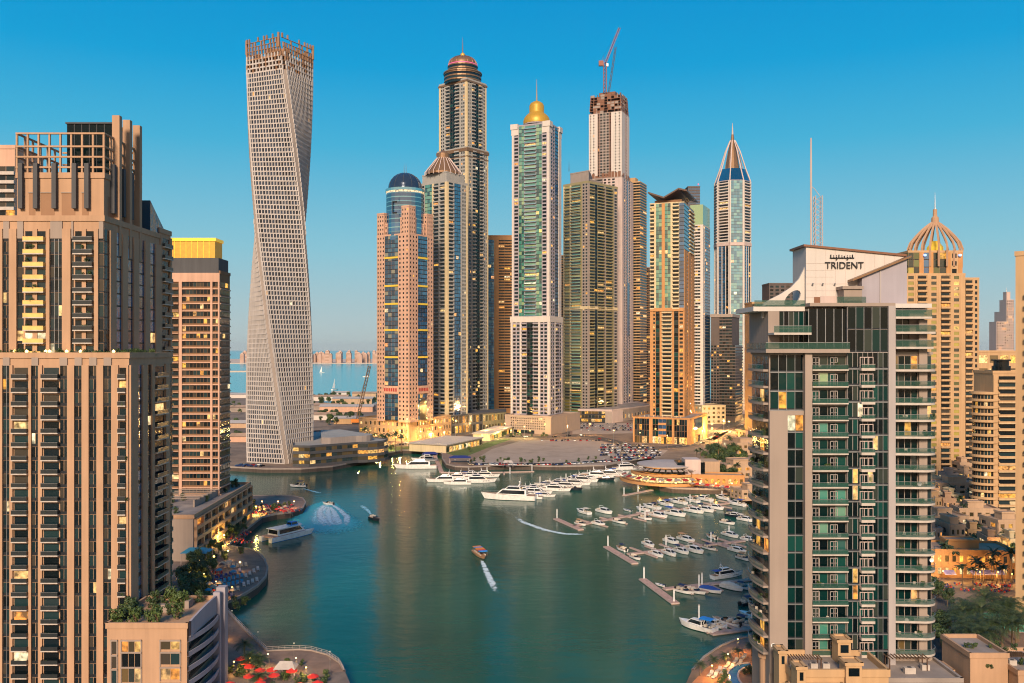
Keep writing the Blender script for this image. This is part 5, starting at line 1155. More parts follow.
m = MB(); c_ = gg(766, 668); m.lathe([(1.35, ZG), (1.35, 20.0), (1.7, 20.1), (1.7, 21)], gx(766, 190), 190, 16); o = m.build('round_column', M['tan'], None, loc=(gx(766, 190), 190, ZG)); tag(o, 'thick round tan column under the lowest river-side balcony of the signed tower', 'column')

# ------------------------------------------------------------------ low buildings
def block(name, label, cat, px0, px1, ybase, h, depth, wm='villa', g='g_lit', rows=2, n=4, group=None, pent=0, rz=0, roof='roof_tan'):
    a, b = gg(px0, ybase), gg(px1, ybase); Y = a.y
    poly = rect(a.x, b.x, Y, Y + depth)
    if rz:
        c = cen(poly); ca, sa = math.cos(R(rz)), math.sin(R(rz)); poly = [(c[0] + (x - c[0]) * ca - (y - c[1]) * sa, c[1] + (x - c[0]) * sa + (y - c[1]) * ca) for x, y in poly]
    T = Tower(name, label, cat, cen(poly), [wm, roof], g, group=group)
    T.core(poly, ZG, ZG + h, 0, 1, .8)
    for i in range(4): T.face(poly[i], poly[(i + 1) % 4], ZG + .3, ZG + h - .3, (h - .6) / rows, [(1, 'W', dict(n=n if i % 2 == 0 else max(1, int(n * .6)), w=.5, h=.5, o=.2))])
    if pent: T.core(grow(poly, pent), ZG + h, ZG + h + 3, 0, 1, .4)
    return T
for a in [(936, 985, 500, 9, 14, 3, 5, 'villa row with flat stepped roofs, under the cream crown tower', 8), (962, 1000, 527, 8, 14, 2, 5, 'two-storey sand villa with stair box in front of the bowed-balcony block', -6),
          (996, 1030, 545, 10, 13, 3, 4, 'three-storey beige villa at the right edge below the orange tower', 5), (930, 968, 533, 7, 14, 2, 5, 'flat-roofed villa beside the balconies of the signed tower', 4),
          (960, 975, 483, 12, 14, 3, 3, 'small block with lit top windows at the foot of the cream crown tower', 0), (925, 948, 478, 10, 20, 2, 3, 'low tan service block at the foot of the cream crown tower', 0)]:
    block('villa', a[7], 'villa', a[0], a[1], a[2], a[3], a[4], 'villa', 'g_lit', a[5], a[6], 'sand villas right of the signed tower', .4, a[8]).finish()
VW = ['villa', 'sand_wall', 'tan', 'cream', 'beige']; DESC = ['with a corner stair box', 'with two stepped roofs', 'with a small upper room', 'with plain parapets', 'with lit windows', 'with a low rear wing']
q_ = 0
for row_y, xs in ((474, (934, 950, 966)), (490, (928, 946, 962, 978)), (508, (932, 948, 985, 1004)), (520, (930, 946, 1010)), (548, (930, 950, 972)), (558, (990, 1010))):
    for x_ in xs:
        wd_ = rnd.uniform(10, 15); block('villa', f'{["sand", "ochre", "tan", "cream", "beige"][q_ % 5]} villa {DESC[q_ % 6]}, among the low houses right of the signed tower', 'villa', x_, x_ + wd_, row_y + rnd.uniform(-2, 2), rnd.uniform(6, 11), rnd.uniform(9, 14), VW[q_ % 5], 'g_lit', rnd.choice((2, 3)), rnd.choice((3, 4)), 'low houses right of the signed tower', rnd.choice((.4, .5, .6)), rnd.uniform(-14, 14)).finish(); q_ += 1
T = block('arcade_building', 'long orange-lit arcade with lilac awnings and cafe terrace behind the dark palms', 'building', 925, 1016, 578, 9.5, 16, 'orange_wall', 'g_shop', 2, 13, None, .35, -5)
arc = T.root; flat('lilac_cloth', (.30, .26, .48), .7)
for px in (948, 975, 986, 997):
    p = gg(px, 580); m = MB(); m.add([(p.x - 2, p.y, 6.6), (p.x + 2, p.y, 6.6), (p.x + 2, p.y - 2.2, 5.6), (p.x - 2, p.y - 2.2, 5.6), (p.x - 2, p.y, 6.4), (p.x + 2, p.y, 6.4), (p.x + 2, p.y - 2.2, 5.4), (p.x - 2, p.y - 2.2, 5.4)], [(3, 2, 1, 0), (4, 5, 6, 7), (2, 3, 7, 6), (0, 4, 7, 3), (1, 2, 6, 5)]); m.build('awning', M['lilac_cloth'], arc)
T.finish()
for a in [(733, 762, 455, 9, 26, 'stepped villa terrace uphill, its roof edge nearest the road'), (722, 766, 478, 8, 22, 'beige terrace block with roof planters beside the round restaurant'), (742, 785, 440, 8, 20, 'beige flat-roofed villa by the lit road'), (738, 775, 500, 5, 14, 'low quay pavilion between restaurant terrace and signed tower')]:
    block('terrace_villa', a[5], 'villa', a[0], a[1], a[2], a[3], a[4], 'villa', 'g_lit', 2, 5, 'beige terrace villas left of the signed tower', .5, 12).finish()
T = block('market_hall', 'white low hall with yellow-lit facade between the winged-roof tower and the road', 'building', 699, 724, 424, 20, 30, 'cream', 'g_lit', 4, 5, None, 0, 10); T.finish()
for i, (px, py, wd, dp, h, mat, lb) in enumerate([(330, 401, 55, 22, 7, 'white_wall', 'pale shed by the sea with tented roof'), (352, 404, 60, 30, 8, 'villa', 'long tan shed behind the mobile crane'), (322, 410, 40, 25, 6, 'roof_grey', 'grey site shed right of the twisted tower'),
        (346, 412, 70, 25, 7, 'pink', 'long reddish site shed with flat roof'), (326, 420, 40, 20, 6, 'white_wall', 'small white store behind the dark base building'), (236, 398, 50, 22, 6, 'white_wall', 'white beach club roofs left of the twisted tower'),
        (238, 412, 60, 24, 6, 'roof_grey', 'grey works shed left of the twisted tower'), (236, 428, 40, 22, 5, 'villa', 'tan works shed near the left quay'), (240, 442, 30, 14, 5, 'pink', 'reddish low hut near the left quay'), (352, 424, 40, 18, 6, 'sand_wall', 'sand-coloured hut below the crane'),
        (364, 398, 40, 20, 8, 'villa', 'low beach house half hidden by trees near the pink tower'), (340, 396, 30, 16, 6, 'white_wall', 'white beach tent at the shore')]):
    p = gg(px, py); x, y = p.x, p.y; root = empty('site_shed', (x, y, ZG), lb, 'shed', 'sheds on the building site by the sea')
    m = MB(); poly = rect(x - wd / 2, x + wd / 2, y, y + dp); m.prism(poly, ZG, ZG + h); m.build('wall', M[mat], root)
    m = MB(); m.add([(x - wd / 2 - 1, y - 1, ZG + h), (x + wd / 2 + 1, y - 1, ZG + h), (x + wd / 2 + 1, y + dp / 2, ZG + h + 2.5), (x - wd / 2 - 1, y + dp / 2, ZG + h + 2.5), (x + wd / 2 + 1, y + dp + 1, ZG + h), (x - wd / 2 - 1, y + dp + 1, ZG + h)], [(0, 1, 2, 3), (3, 2, 4, 5), (0, 3, 5), (1, 4, 2), (0, 5, 4, 1)]); m.build('roof', M['slab_white' if i % 2 else 'roof_tan'], root)
# two low pavilions with pale ribbed roofs, north quay
for px0, px1, yb, dp, lb in ((446, 482, 453, 34, 'long pale ribbed-roof pavilion lit yellow-green along its front'), (490, 512, 441, 16, 'smaller ribbed-roof pavilion next to the beige podium')):
    a, b = gg(px0, yb), gg(px1, yb - 8); root = empty('market_pavilion', (a.x, a.y, ZG), lb, 'pavilion')
    fr = Fr((a.x, a.y), (b.x, b.y)); m = MB(); m.fbox(fr, 0, fr.L, -dp, 0, ZG, ZG + 6); m.build('wall', M['cream'], root)
    m = MB(); n = 14
    for i in range(n): m.fbox(fr, -1 + (fr.L + 2) * i / n, -1 + (fr.L + 2) * (i + .72) / n, -dp - 1, 1.5, ZG + 6.05, ZG + 6.9)
    m.fbox(fr, -1, fr.L + 1, -dp - 1, 1.4, ZG + 5.95, ZG + 6.5); m.build('roof', M['slab_white'], root)
    m = MB(); n = 12
    for i in range(n): m.fquad(fr, fr.L * (i + .1) / n, fr.L * (i + .9) / n, .05, ZG + .5, ZG + 4.5)
    m.build('shop_window', M['g_shop'], root)

# waterside restaurant with stacked round terraces
rc = gg(667, 484); cx, cy = rc.x + 3, rc.y + 16
root = empty('round_restaurant', (cx, cy, ZG), 'round two-tier restaurant with glowing terraces and flat grey roof at the water', 'restaurant')
a0, a1 = R(165), R(330)
for k, (rr, z) in enumerate(((30, ZG + 1.0), (23, ZG + 5.5))):
    m = MB(); m.lathe([(rr - 8, z - .6), (rr, z - .6), (rr, z + .9), (rr - .3, z + .9), (rr - .3, z), (rr - 8, z)], cx, cy, 28, 0, a0, a1, False); m.build('terrace', M['orange_wall'], root)
    m = MB(); m.lathe([(rr - 7.6, z + .4), (rr - 7.6, z + 3.4)], cx, cy, 28, 0, a0, a1, False); m.build('shop_window', M['g_shop'], root)
    for i in range(16):                  # lit awnings
        t = a0 + (a1 - a0) * (i + .1) / 16; t2 = a0 + (a1 - a0) * (i + .8) / 16; q = MB()
        q.add([(cx + r_ * math.cos(t_), cy + r_ * math.sin(t_), zz) for r_, zz in ((rr - 4.2, z + 3.6), (rr - 1.2, z + 2.7)) for t_ in (t, t2)] + [(cx + r_ * math.cos(t_), cy + r_ * math.sin(t_), zz - .15) for r_, zz in ((rr - 4.2, z + 3.6), (rr - 1.2, z + 2.7)) for t_ in (t, t2)], [(0, 2, 3, 1), (4, 5, 7, 6), (2, 6, 7, 3), (0, 4, 6, 2)]); q.build('awning', M['red_paint' if k == 0 and i % 2 else 'beige'], root)
m = MB(); m.lathe([(14, ZG + 5), (14, ZG + 9.5)], cx, cy, 28, 0, cap=False); m.build('wall', M['g_lit'], root)
m = MB(); m.lathe([(14, ZG + 9.6), (19, ZG + 9.8), (19.2, ZG + 10.6), (8, ZG + 12.2), (.2, ZG + 12.6)], cx, cy, 28); m.build('roof', M['grey_stone'], root)
m = MB(); px = gx(690, cy - 8); m.box(px - 4.5, px + 5, cy - 16, cy - 4, ZG, ZG + 15, 0); m.box(px - 9, px - 4.5, cy - 14, cy - 2, ZG, ZG + 13, 1); m.box(px + 5, px + 8, cy - 14, cy - 2, ZG, ZG + 13, 1); m.build('stair_tower', [M['pinkgrey'], M['g_dark']], root)
m = MB(); m.box(px - 2, px + 20, cy - 2, cy + 14, ZG, ZG + 12, 0); m.build('rear_wing', M['villa'], root)
# open terrace to its right
for i in range(9):
    x, y = gg(694 + i * 5, 488.5 + i * .5)[:2]; r_ = empty('parasol', (x, y + 4, ZG), 'red and cream parasol lined up on the terrace right of the round restaurant', 'parasol', 'parasols right of the round restaurant')
    m = MB(); m.tube([(x, y + 4, ZG), (x, y + 4, ZG + 2.6)], .06, 5); m.build('pole', M['steel'], r_); m = MB(); m.lathe([(2.2, ZG + 2.2), (1.1, ZG + 2.8), (.05, ZG + 3.2)], x, y + 4, 8); m.build('canopy', M['red_paint' if i % 2 else 'beige'], r_)
T = block('restaurant_wing', 'warm-lit low restaurant wing behind the red parasols', 'restaurant', 694, 745, 486, 6, 12, 'orange_wall', 'g_shop', 1, 9, None, 0, -8); T.finish()

# left bank: lit cafes, blue-roofed pavilion, tent
def pavilion(px, py, wx, wy, h, roofm, lb, rz=0, name='pavilion'):
    p = gg(px, py); root = empty(name, (p.x, p.y, ZG), lb, 'pavilion')
    for i in (-1, 1):
        for j in (-1, 1):
            m = MB(); m.tube([(p.x + i * wx * .46, p.y + j * wy * .46, ZG), (p.x + i * wx * .46, p.y + j * wy * .46, ZG + h)], .14, 6); m.build('post', M['pinkgrey'], root)
    m = MB(); m.add([(p.x - wx / 2, p.y - wy / 2, ZG + h), (p.x + wx / 2, p.y - wy / 2, ZG + h), (p.x + wx / 2, p.y + wy / 2, ZG + h), (p.x - wx / 2, p.y + wy / 2, ZG + h), (p.x - wx * .28, p.y, ZG + h + 1.5), (p.x + wx * .28, p.y, ZG + h + 1.5)], [(0, 1, 5, 4), (1, 2, 5), (2, 3, 4, 5), (3, 0, 4), (0, 3, 2, 1)]); m.build('roof', M[roofm], root)
    return root
flat('blue_cloth', (.03, .22, .34), .6); flat('navy_cloth', (.02, .03, .16), .6); flat('orange_cloth', (.75, .22, .02), .6); flat('red_cloth', (.62, .035, .02), .55); flat('tan_cloth', (.55, .40, .26), .7)
pavilion(197, 562, 10.5, 8, 4.2, 'blue_cloth', 'blue flat-roofed cafe pavilion on the left promenade')
pavilion(286, 678, 5.5, 4, 2.8, 'slab_white', 'small cream tent among the red parasols', name='tent')
pavilion(430, 459, 12, 8, 4, 'navy_cloth', 'dark blue canopy on the quay behind the anchored yachts'); pavilion(460, 463, 16, 8, 4, 'navy_cloth', 'longer dark blue canopy beside the car park')
pavilion(506, 467, 4.5, 4.5, 3.2, 'slab_white', 'small white peaked tent on the north quay, left one of two', name='tent'); pavilion(510, 467, 4.5, 4.5, 3.2, 'slab_white', 'small white peaked tent on the north quay, right one of two', name='tent')
def parasol(px, py, r, mat, lb, grp, h=2.6):
    p = gg(px, py); root = empty('parasol', p, lb, 'parasol', grp)
    m = MB(); m.tube([(p.x, p.y, ZG), (p.x, p.y, ZG + h + .4)], .05, 5); m.build('pole', M['steel'], root)
    m = MB(); m.lathe([(r, ZG + h - .3), (r * .98, ZG + h - .12), (r * .5, ZG + h + .22), (.03, ZG + h + .5)], p.x, p.y, 8); m.build('canopy', M[mat], root); return root
for px, py in ((241, 663), (246, 667), (249.5, 671), (260, 675), (272, 674.5), (291.5, 675.5), (313, 681), (317.5, 688), (261, 683), (249, 681), (229.5, 689), (260, 688), (274, 680), (326, 692), (236, 694), (300, 690), (280, 692)):
    parasol(px, py + 5, 1.45, 'red_cloth', 'red octagonal parasol on the cafe terrace by the tower annex', 'red parasols on the near left promenade')
for i in range(22):
    px = 254 + rnd.random() * 44; py = 508 + rnd.random() * 8 - (px - 254) * .02
    parasol(px, py + 1, 1.1, rnd.choice(['red_cloth', 'red_cloth', 'tan_cloth', 'roof_brown']), 'small cafe parasol on the round tip of the left promenade', 'parasols on the promenade tip')
# rows of blue loungers on the round pier
lm = MB(); lm.box(-.35, .35, -.9, .5, .25, .38); lm.add([(-.35, .5, .3), (.35, .5, .3), (.35, 1.0, .85), (-.35, 1.0, .85), (-.35, .58, .22), (.35, .58, .22), (.35, 1.08, .77), (-.35, 1.08, .77)], [(0, 1, 2, 3), (5, 4, 7, 6), (3, 2, 6, 7)])
for i in (-.3, .3):
    for j in (-.8, .4): lm.box(i - .04, i + .04, j - .04, j + .04, 0, .25)
for c, (px0, px1, py0, py1, nn, mat) in enumerate(((212, 240, 582, 572, 7, 'navy_cloth'), (212, 242, 586, 577, 8, 'blue_cloth'), (211, 242, 590, 583, 8, 'blue_cloth'), (212, 238, 596, 590, 6, 'tan_cloth'), (216, 232, 600, 597, 4, 'navy_cloth'), (225, 246, 568, 566, 6, 'tan_cloth'), (246, 258, 577, 570, 4, 'slab_white'), (244, 257, 586, 581, 4, 'slab_white'))):
    for i in range(nn):
        t = i / max(1, nn - 1); p = gg(px0 + (px1 - px0) * t, py0 + (py1 - py0) * t)
        o = lm.build('sun_lounger', M[mat], None, loc=(0, 0, 0)) if i == 0 else dup(first, None)
        if i == 0: first = o
        o.location = p; o.scale = (1.35, 1.35, 1.35); o.rotation_euler = (0, 0, R(20))
        tag(o, {'navy_cloth': 'dark blue lounger among the rows on the round pier', 'blue_cloth': 'bright blue lounger among the rows on the round pier', 'tan_cloth': 'tan lounger among the rows on the round pier', 'slab_white': 'white lounger on the outer ring of the round pier'}[mat], 'lounger', 'loungers on the round pier')

# ------------------------------------------------------------------ far shore blocks
for i in range(64):
    x = -1650 + i * 16.5 + rnd.uniform(-4, 4); Y = 5300 + rnd.uniform(0, 250); h = rnd.uniform(48, 72); wd = rnd.uniform(17, 26)
    if not (226 < 512 + x / Y * F < 250 or 305 < 512 + x / Y * F < 380): continue
    root = empty('apartment_block', (x, Y, 3), 'pale pink apartment block in the row along the far island shore', 'building', 'blocks on the far island')
    m = MB(); m.box(x - wd / 2, x + wd / 2, Y, Y + 25, 3, 3 + h); m.box(x - wd / 4, x + wd / 4, Y + 2, Y + 20, 3 + h, 3 + h + 6); m.build('wall', M['far_wall'], root)
    m = MB()
    for k in range(8): m.box(x - wd / 2 - .3, x + wd / 2 + .3, Y - .5, Y - .05, 6 + k * h / 8, 6 + k * h / 8 + h / 20)
    m.build('floor_bands', M['tan_dark'], root)

# ------------------------------------------------------------------ mobile crane by the sea
c = gg(357, 424); root = empty('mobile_crane', c, 'orange-brown crawler crane with a long raised lattice boom on the site by the sea', 'crane')
m = MB(); lattice(m, (c.x, c.y, ZG + 3), (gx(369.5, c.y), c.y, gz(366, c.y)), 2.6, 16, .35); m.build('boom', M['copper'], root)
m = MB(); m.box(c.x - 6, c.x + 3, c.y - 2.5, c.y + 2.5, ZG + 1.8, ZG + 5.5); m.build('cab', M['orange_cloth'], root)
for j in (-2.6, 1.4): m = MB(); m.box(c.x - 5, c.x + 5, c.y + j, c.y + j + 1.2, ZG, ZG + 1.7); m.build('track', M['black'], root)
m = MB(); m.tube([(c.x - 5, c.y, ZG + 5), (gx(369.5, c.y), c.y, gz(366, c.y))], .12, 3); m.build('cable', M['black'], root)
for px, top, lb in ((323, 420, 'yellow excavator arm'),): pass

# ------------------------------------------------------------------ pontoons
def pontoon(lb, head, walk, branches=(), piles=(), fingers=(), wd=2.2):
    A0, A1 = gp(*walk[0]), gp(*walk[-1]); root = empty('floating_pontoon', (A0.x, A0.y, 0), lb, 'pontoon')
    def deck(name, a, b, w_):
        fr = Fr((a.x, a.y), (b.x, b.y)); m = MB(); n = max(1, int(fr.L / 6))
        for i in range(n): m.fbox(fr, fr.L * i / n + .04, fr.L * (i + 1) / n - .04, -w_ / 2, w_ / 2, -.2, .62, 0)
        m.fbox(fr, 0, fr.L, -w_ / 2 - .12, w_ / 2 + .12, .2, .5, 1); m.build(name, [M['pier_deck'], M['pinkgrey']], root)
    for i in range(len(walk) - 1): deck('walkway', gp(*walk[i]), gp(*walk[i + 1]), wd)
    if head: deck('head_pier', gp(*head[0]), gp(*head[1]), 2.8)
    for a, b in branches: deck('branch_pier', gp(*a), gp(*b), 1.6)
    d = (A1 - A0).normalized(); nn = Vector((d.y, -d.x, 0))
    for t, s_, L in fingers: p = A0 + (A1 - A0) * t + nn * s_ * wd / 2; deck('finger_pier', p, p + nn * s_ * L, .9)
    for px, py in piles:
        p = gp(px, py); m = MB(); m.tube([(p.x, p.y, -1), (p.x, p.y, 4.6)], .28, 8); m.lathe([(.3, 4.6), (.3, 4.7), (.02, 5.1)], p.x, p.y, 8, 1); m.build('pile', [M['white_paint'], M['slab_white']], root)
    return A0, A1
wall('pier_deck', (.46, .29, .23), .25, scale=1.0, streak=False)
P1 = pontoon('first pontoon, with a wide outer end, nearest the round restaurant', ((556, 519.5), (581, 530.5)), [(574, 527), (600, 521.5), (643, 514), (748, 501.5)], piles=((557, 518.5), (640, 513), (690, 503), (722, 499), (645, 520)), fingers=[(t / 10, s_, 9) for t in range(1, 10) for s_ in (-1, 1)])
P2 = pontoon('middle pontoon with a wide outer end and long mooring fingers', ((606.4, 547.5), (635, 564.5)), [(628, 555), (705, 546), (744, 541.5)], [((722, 544), (741, 553))], piles=((608, 547), (666, 546), (711, 543), (729, 536)), fingers=[(t / 8, s_, 9) for t in range(1, 8) for s_ in (-1, 1)])
P3 = pontoon('pontoon with the longest outer end, second nearest the signed tower', ((642.5, 580), (675.5, 604.5)), [(664, 590), (750, 580.5)], piles=((644, 580), (674, 603), (702, 586), (699, 588)), fingers=[(t / 6, 1, 8) for t in range(1, 6)])
P4 = pontoon('short pontoon nearest the signed tower', None, [(711, 635), (756, 629)], piles=((699, 620), (752, 628)), fingers=[(t / 5, -1, 9) for t in range(0, 5)])
pontoon('quay pontoon behind the largest yachts', ((434.5, 456), (441.5, 472.5)), [(441, 473), (487, 473), (534, 472)], piles=((487, 474), (510, 474), (532, 471)), fingers=[(t / 6, 1, 10) for t in range(1, 5)])
pontoon('short pontoon arm off the round restaurant', None, [(624, 496), (652, 490.5)], piles=((624, 495.5), (638, 493)))
pontoon('far quay pontoon of the packed yacht row', None, [(541, 484), (612, 474)], piles=((540, 484), (566, 481), (590, 477)), fingers=[(t / 10, s_, 12) for t in range(1, 10) for s_ in (1,)])

# ------------------------------------------------------------------ boats: each kind modelled once around the origin, bow towards +X
flat('hull_white', (.78, .75, .72), .25); flat('hull_dark', (.02, .025, .035), .2); flat('teak', (.36, .20, .11), .6); flat('cabin_white', (.74, .71, .68), .3); flat('boat_glass', (.01, .015, .02), .08)
flat('canvas_blue', (.02, .07, .30), .7); flat('canvas_navy', (.01, .02, .07), .7); flat('canvas_cream', (.60, .52, .42), .8); flat('canvas_tan', (.42, .22, .10), .8); flat('canvas_bright', (.02, .22, .62), .6)
def hull(L, B, H, sheer=.35, bluff=.75):
    """Lofted hull: keel below water, flared topsides, rounded bow; materials 0 topside, 1 dark boot line, 2 deck."""
    m = MB(); n = 12; rows = []
    for i in range(n + 1):
        t = i / n; x = -L / 2 + L * t
        bw = B / 2 * (1 if t < .45 else max(.02, 1 - ((t - .45) / .55) ** (1 / bluff * 1.6)))
        if t < .45: bw *= .9 + .1 * t / .45
        z1 = H * (1 + sheer * max(0, t - .3)); xb = x - (L * .07 * t ** 3)
        rows.append([(xb, 0, -.45 * (1 - t * .8)), (xb, bw * .72, -.2), (xb, bw * .84, .18), (x, bw, z1), (x, bw * .93, z1), (x, 0, z1 + .03)])
    for s_ in (1, -1):
        for i in range(n):
            for k in range(5):
                a, b, c, d = rows[i][k], rows[i + 1][k], rows[i + 1][k + 1], rows[i][k + 1]
                q = [(p[0], p[1] * s_, p[2]) for p in (a, b, c, d)]
                m.quad(*(q if s_ < 0 else q[::-1]), 1 if k == 1 else (2 if k == 4 else 0))
    st = rows[0]; m.add([(p[0], p[1], p[2]) for p in st[:4]] + [(p[0], -p[1], p[2]) for p in st[3:0:-1]], [tuple(range(7))][:1], 0)
    return m
def house(x0, x1, b0, b1, z0, z1, rake0=.4, rake1=1.2, top=.82):
    """Deckhouse with raked ends and sides leaning in, glazing band set proud of it."""
    m = MB(); g = MB()
    v = [(x0, -b0, z0), (x1, -b1, z0), (x1, b1, z0), (x0, b0, z0), (x0 + rake0, -b0 * top, z1), (x1 - rake1, -b1 * top, z1), (x1 - rake1, b1 * top, z1), (x0 + rake0, b0 * top, z1)]
    fs = [(4, 5, 6, 7), (0, 1, 5, 4), (1, 2, 6, 5), (2, 3, 7, 6), (3, 0, 4, 7)]
    m.add(v, fs)
    def mix(a, b, t): return tuple(p + (q - p) * t for p, q in zip(a, b))
    for (a, b, c, d), e in (((0, 1, 5, 4), (0, -.03, 0)), ((1, 2, 6, 5), (.04, 0, .02)), ((2, 3, 7, 6), (0, .03, 0)), ((3, 0, 4, 7), (-.03, 0, 0))):
        lo0, lo1 = mix(v[a], v[d], .24), mix(v[b], v[c], .24); hi0, hi1 = mix(v[a], v[d], .9), mix(v[b], v[c], .9)
        q = [mix(lo0, lo1, .06), mix(lo0, lo1, .94), mix(hi0, hi1, .94), mix(hi0, hi1, .06)]
        g.quad(*[tuple(p + w_ for p, w_ in zip(k, e)) for k in q])
    return m, g
def canopy(root, x0, x1, b, z0, z1, mat):
    m = MB(); n = 4
    for i in range(n):
        t0, t1 = -1 + 2 * i / n, -1 + 2 * (i + 1) / n; f = lambda t: z1 + .22 * (1 - t * t)
        m.add([(x0, b * t0, f(t0)), (x1, b * t0, f(t0)), (x1, b * t1, f(t1)), (x0, b * t1, f(t1)), (x0, b * t0, f(t0) - .09), (x1, b * t0, f(t0) - .09), (x1, b * t1, f(t1) - .09), (x0, b * t1, f(t1) - .09)], [(0, 1, 2, 3), (7, 6, 5, 4), (0, 4, 5, 1), (2, 6, 7, 3), (1, 5, 6, 2), (0, 3, 7, 4)])
    o = m.build('canopy', M[mat], root); f = MB()
    for x in (x0 + .1, x1 - .1):
        for s_ in (-1, 1): f.tube([(x, s_ * b * .96, z0), (x, s_ * b * .96, z1 - .05)], .04, 4)
    f.build('canopy_frame', M['steel'], o)
def boat_root(name): return empty(name, (0, 0, 0), None, 'boat')
def make_boat(kind, hullm='hull_white', can=None):
    """kind: yacht 24 m with flybridge, cruiser 11 m, sport 8 m open, covered 8 m under canvas, dinghy 4 m."""
    r = boat_root({'yacht': 'motor_yacht', 'cruiser': 'cabin_cruiser', 'sport': 'speedboat', 'covered': 'covered_boat', 'dinghy': 'dinghy'}[kind])
    hm = [M[hullm], M['hull_dark'], M['teak' if kind in ('yacht', 'sport') else 'cabin_white']]
    if kind == 'yacht':
        hull(24, 5.8, 2.1, .5).build('hull', hm, r, loc=(0, 0, 0))
        m, g = house(-8.5, 5.5, 2.3, 1.7, 2.1, 4.3, .3, 3.0); c = m.build('cabin', M['cabin_white'], r); g.build('window_band', M['boat_glass'], c)
        m, g = house(-6.0, 1.4, 1.9, 1.5, 4.3, 5.6, .5, 1.6); c = m.build('flybridge', M['cabin_white'], r); g.build('windscreen', M['boat_glass'], c)
        p = MB(); p.tube([(-4.5, -1.5, 5.4), (-5.4, -1.2, 7.0), (-5.4, 1.2, 7.0), (-4.5, 1.5, 5.4)], .16, 5); p.tube([(-5.3, 0, 7), (-5.6, 0, 9.6)], [.09, .03], 5); p.lathe([(.05, 7.1), (.4, 7.3), (.4, 7.6), (.05, 7.9)], -5.2, .5, 8); p.build('radar_arch', M['cabin_white'], r)
        for i in range(3): g = MB(); g.quad((2 + i * 1.7, -2.55 + i * .22, 1.15), (3.1 + i * 1.7, -2.42 + i * .22, 1.2), (3.1 + i * 1.7, -2.47 + i * .22, 1.6), (2 + i * 1.7, -2.62 + i * .22, 1.55)); g.build('porthole', M['boat_glass'], r)
        b = MB(); pts = [(-1 + i * 1.5, 2.75 * max(.05, 1 - (max(0, i * 1.5 - 1) / 13.2) ** 2.4)) for i in range(9)]
        for s_ in (1, -1):
            b.tube([(x, s_ * y * .95, 3.0 + .12 * i * .3) for i, (x, y) in enumerate(pts)], .035, 4)
            for i, (x, y) in enumerate(pts): b.tube([(x, s_ * y * .95, 2.2), (x, s_ * y * .95, 3.0 + .036 * i)], .03, 3)
        b.build('bow_rail', M['steel'], r)
        if can: canopy(r, -11.5, -6.5, 2.2, 2.2, 4.6, can)
    elif kind == 'cruiser':
        hull(11, 3.6, 1.25, .5).build('hull', hm, r, loc=(0, 0, 0))
        m, g = house(-2.2, 3.1, 1.35, .9, 1.25, 2.45, .2, 1.7); c = m.build('cabin', M['cabin_white'], r); g.build('window_band', M['boat_glass'], c)
        k = MB(); k.box(-4.9, -2.3, -1.35, 1.35, 1.27, 1.31); k.build('cockpit', M['hull_dark' if can else 'teak'], r)
        k = MB(); k.box(-4.8, -4.2, -1.2, 1.2, 1.3, 1.75); k.box(-3.3, -2.7, .3, 1.1, 1.3, 1.9); k.build('seat', M['canvas_cream'], r)
        p = MB(); p.tube([(-2.6, -1.3, 1.9), (-3.0, -1.1, 3.1), (-3.0, 1.1, 3.1), (-2.6, 1.3, 1.9)], .09, 5); p.build('radar_arch', M['cabin_white'], r)
        k = MB(); k.box(3.2, 4.0, -.3, .3, 1.5, 1.56); k.build('deck_hatch', M['boat_glass'], r)
        if can: canopy(r, -4.9, -1.4, 1.4, 1.4, 3.1, can)
    elif kind == 'sport':
        hull(8, 2.7, .95, .45).build('hull', hm, r, loc=(0, 0, 0))
        m = MB(); m.add([(.3, -1.1, 1.0), (1.5, -.6, 1.05), (1.5, .6, 1.05), (.3, 1.1, 1.0), (-.1, -1.05, 1.55), (.75, -.55, 1.6), (.75, .55, 1.6), (-.1, 1.05, 1.55)], [(0, 1, 5, 4), (1, 2, 6, 5), (2, 3, 7, 6)]); m.build('windscreen', M['boat_glass'], r)
        k = MB(); k.box(-3.2, .2, -1.0, 1.0, .97, 1.01); k.build('cockpit', M['hull_dark' if can == 'canvas_navy' else 'teak'], r)
        for x in (-2.9, -1.2): k = MB(); k.box(x, x + .6, -.9, .9, 1.0, 1.4); k.box(x - .1, x + .12, -.9, .9, 1.0, 1.75); k.build('seat', M['canvas_cream'], r)
        k = MB(); k.box(-4.4, -3.9, -.35, .35, .3, 1.5); k.build('outboard_motor', M['black'], r)
        if can: canopy(r, -2.4, .2, 1.1, 1.1, 2.6, can)
    elif kind == 'covered':
        hull(8, 2.7, .95, .45).build('hull', hm, r, loc=(0, 0, 0)); m = MB(); n = 9; rows = []
        for i in range(n + 1):
            t = i / n; x = -3.7 + 7.0 * t; bw = 1.25 * (1 if t < .5 else max(.06, 1 - ((t - .5) / .5) ** 2.2)); h = .5 + .45 * math.sin(math.pi * min(1, t * 1.25)) + .1 * (i % 2)
            rows.append([(x, bw * c, 1.0 + .12 * t + h * s__) for c, s__ in ((1, 0), (.85, .5), (.4, .9), (0, 1), (-.4, .9), (-.85, .5), (-1, 0))])
        for i in range(n):
            for k in range(6): m.quad(rows[i][k], rows[i][k + 1], rows[i + 1][k + 1], rows[i + 1][k])
        m.add(rows[0], [tuple(range(7))]); m.build('canvas_cover', M[can or 'canvas_cream'], r, True)
    else:
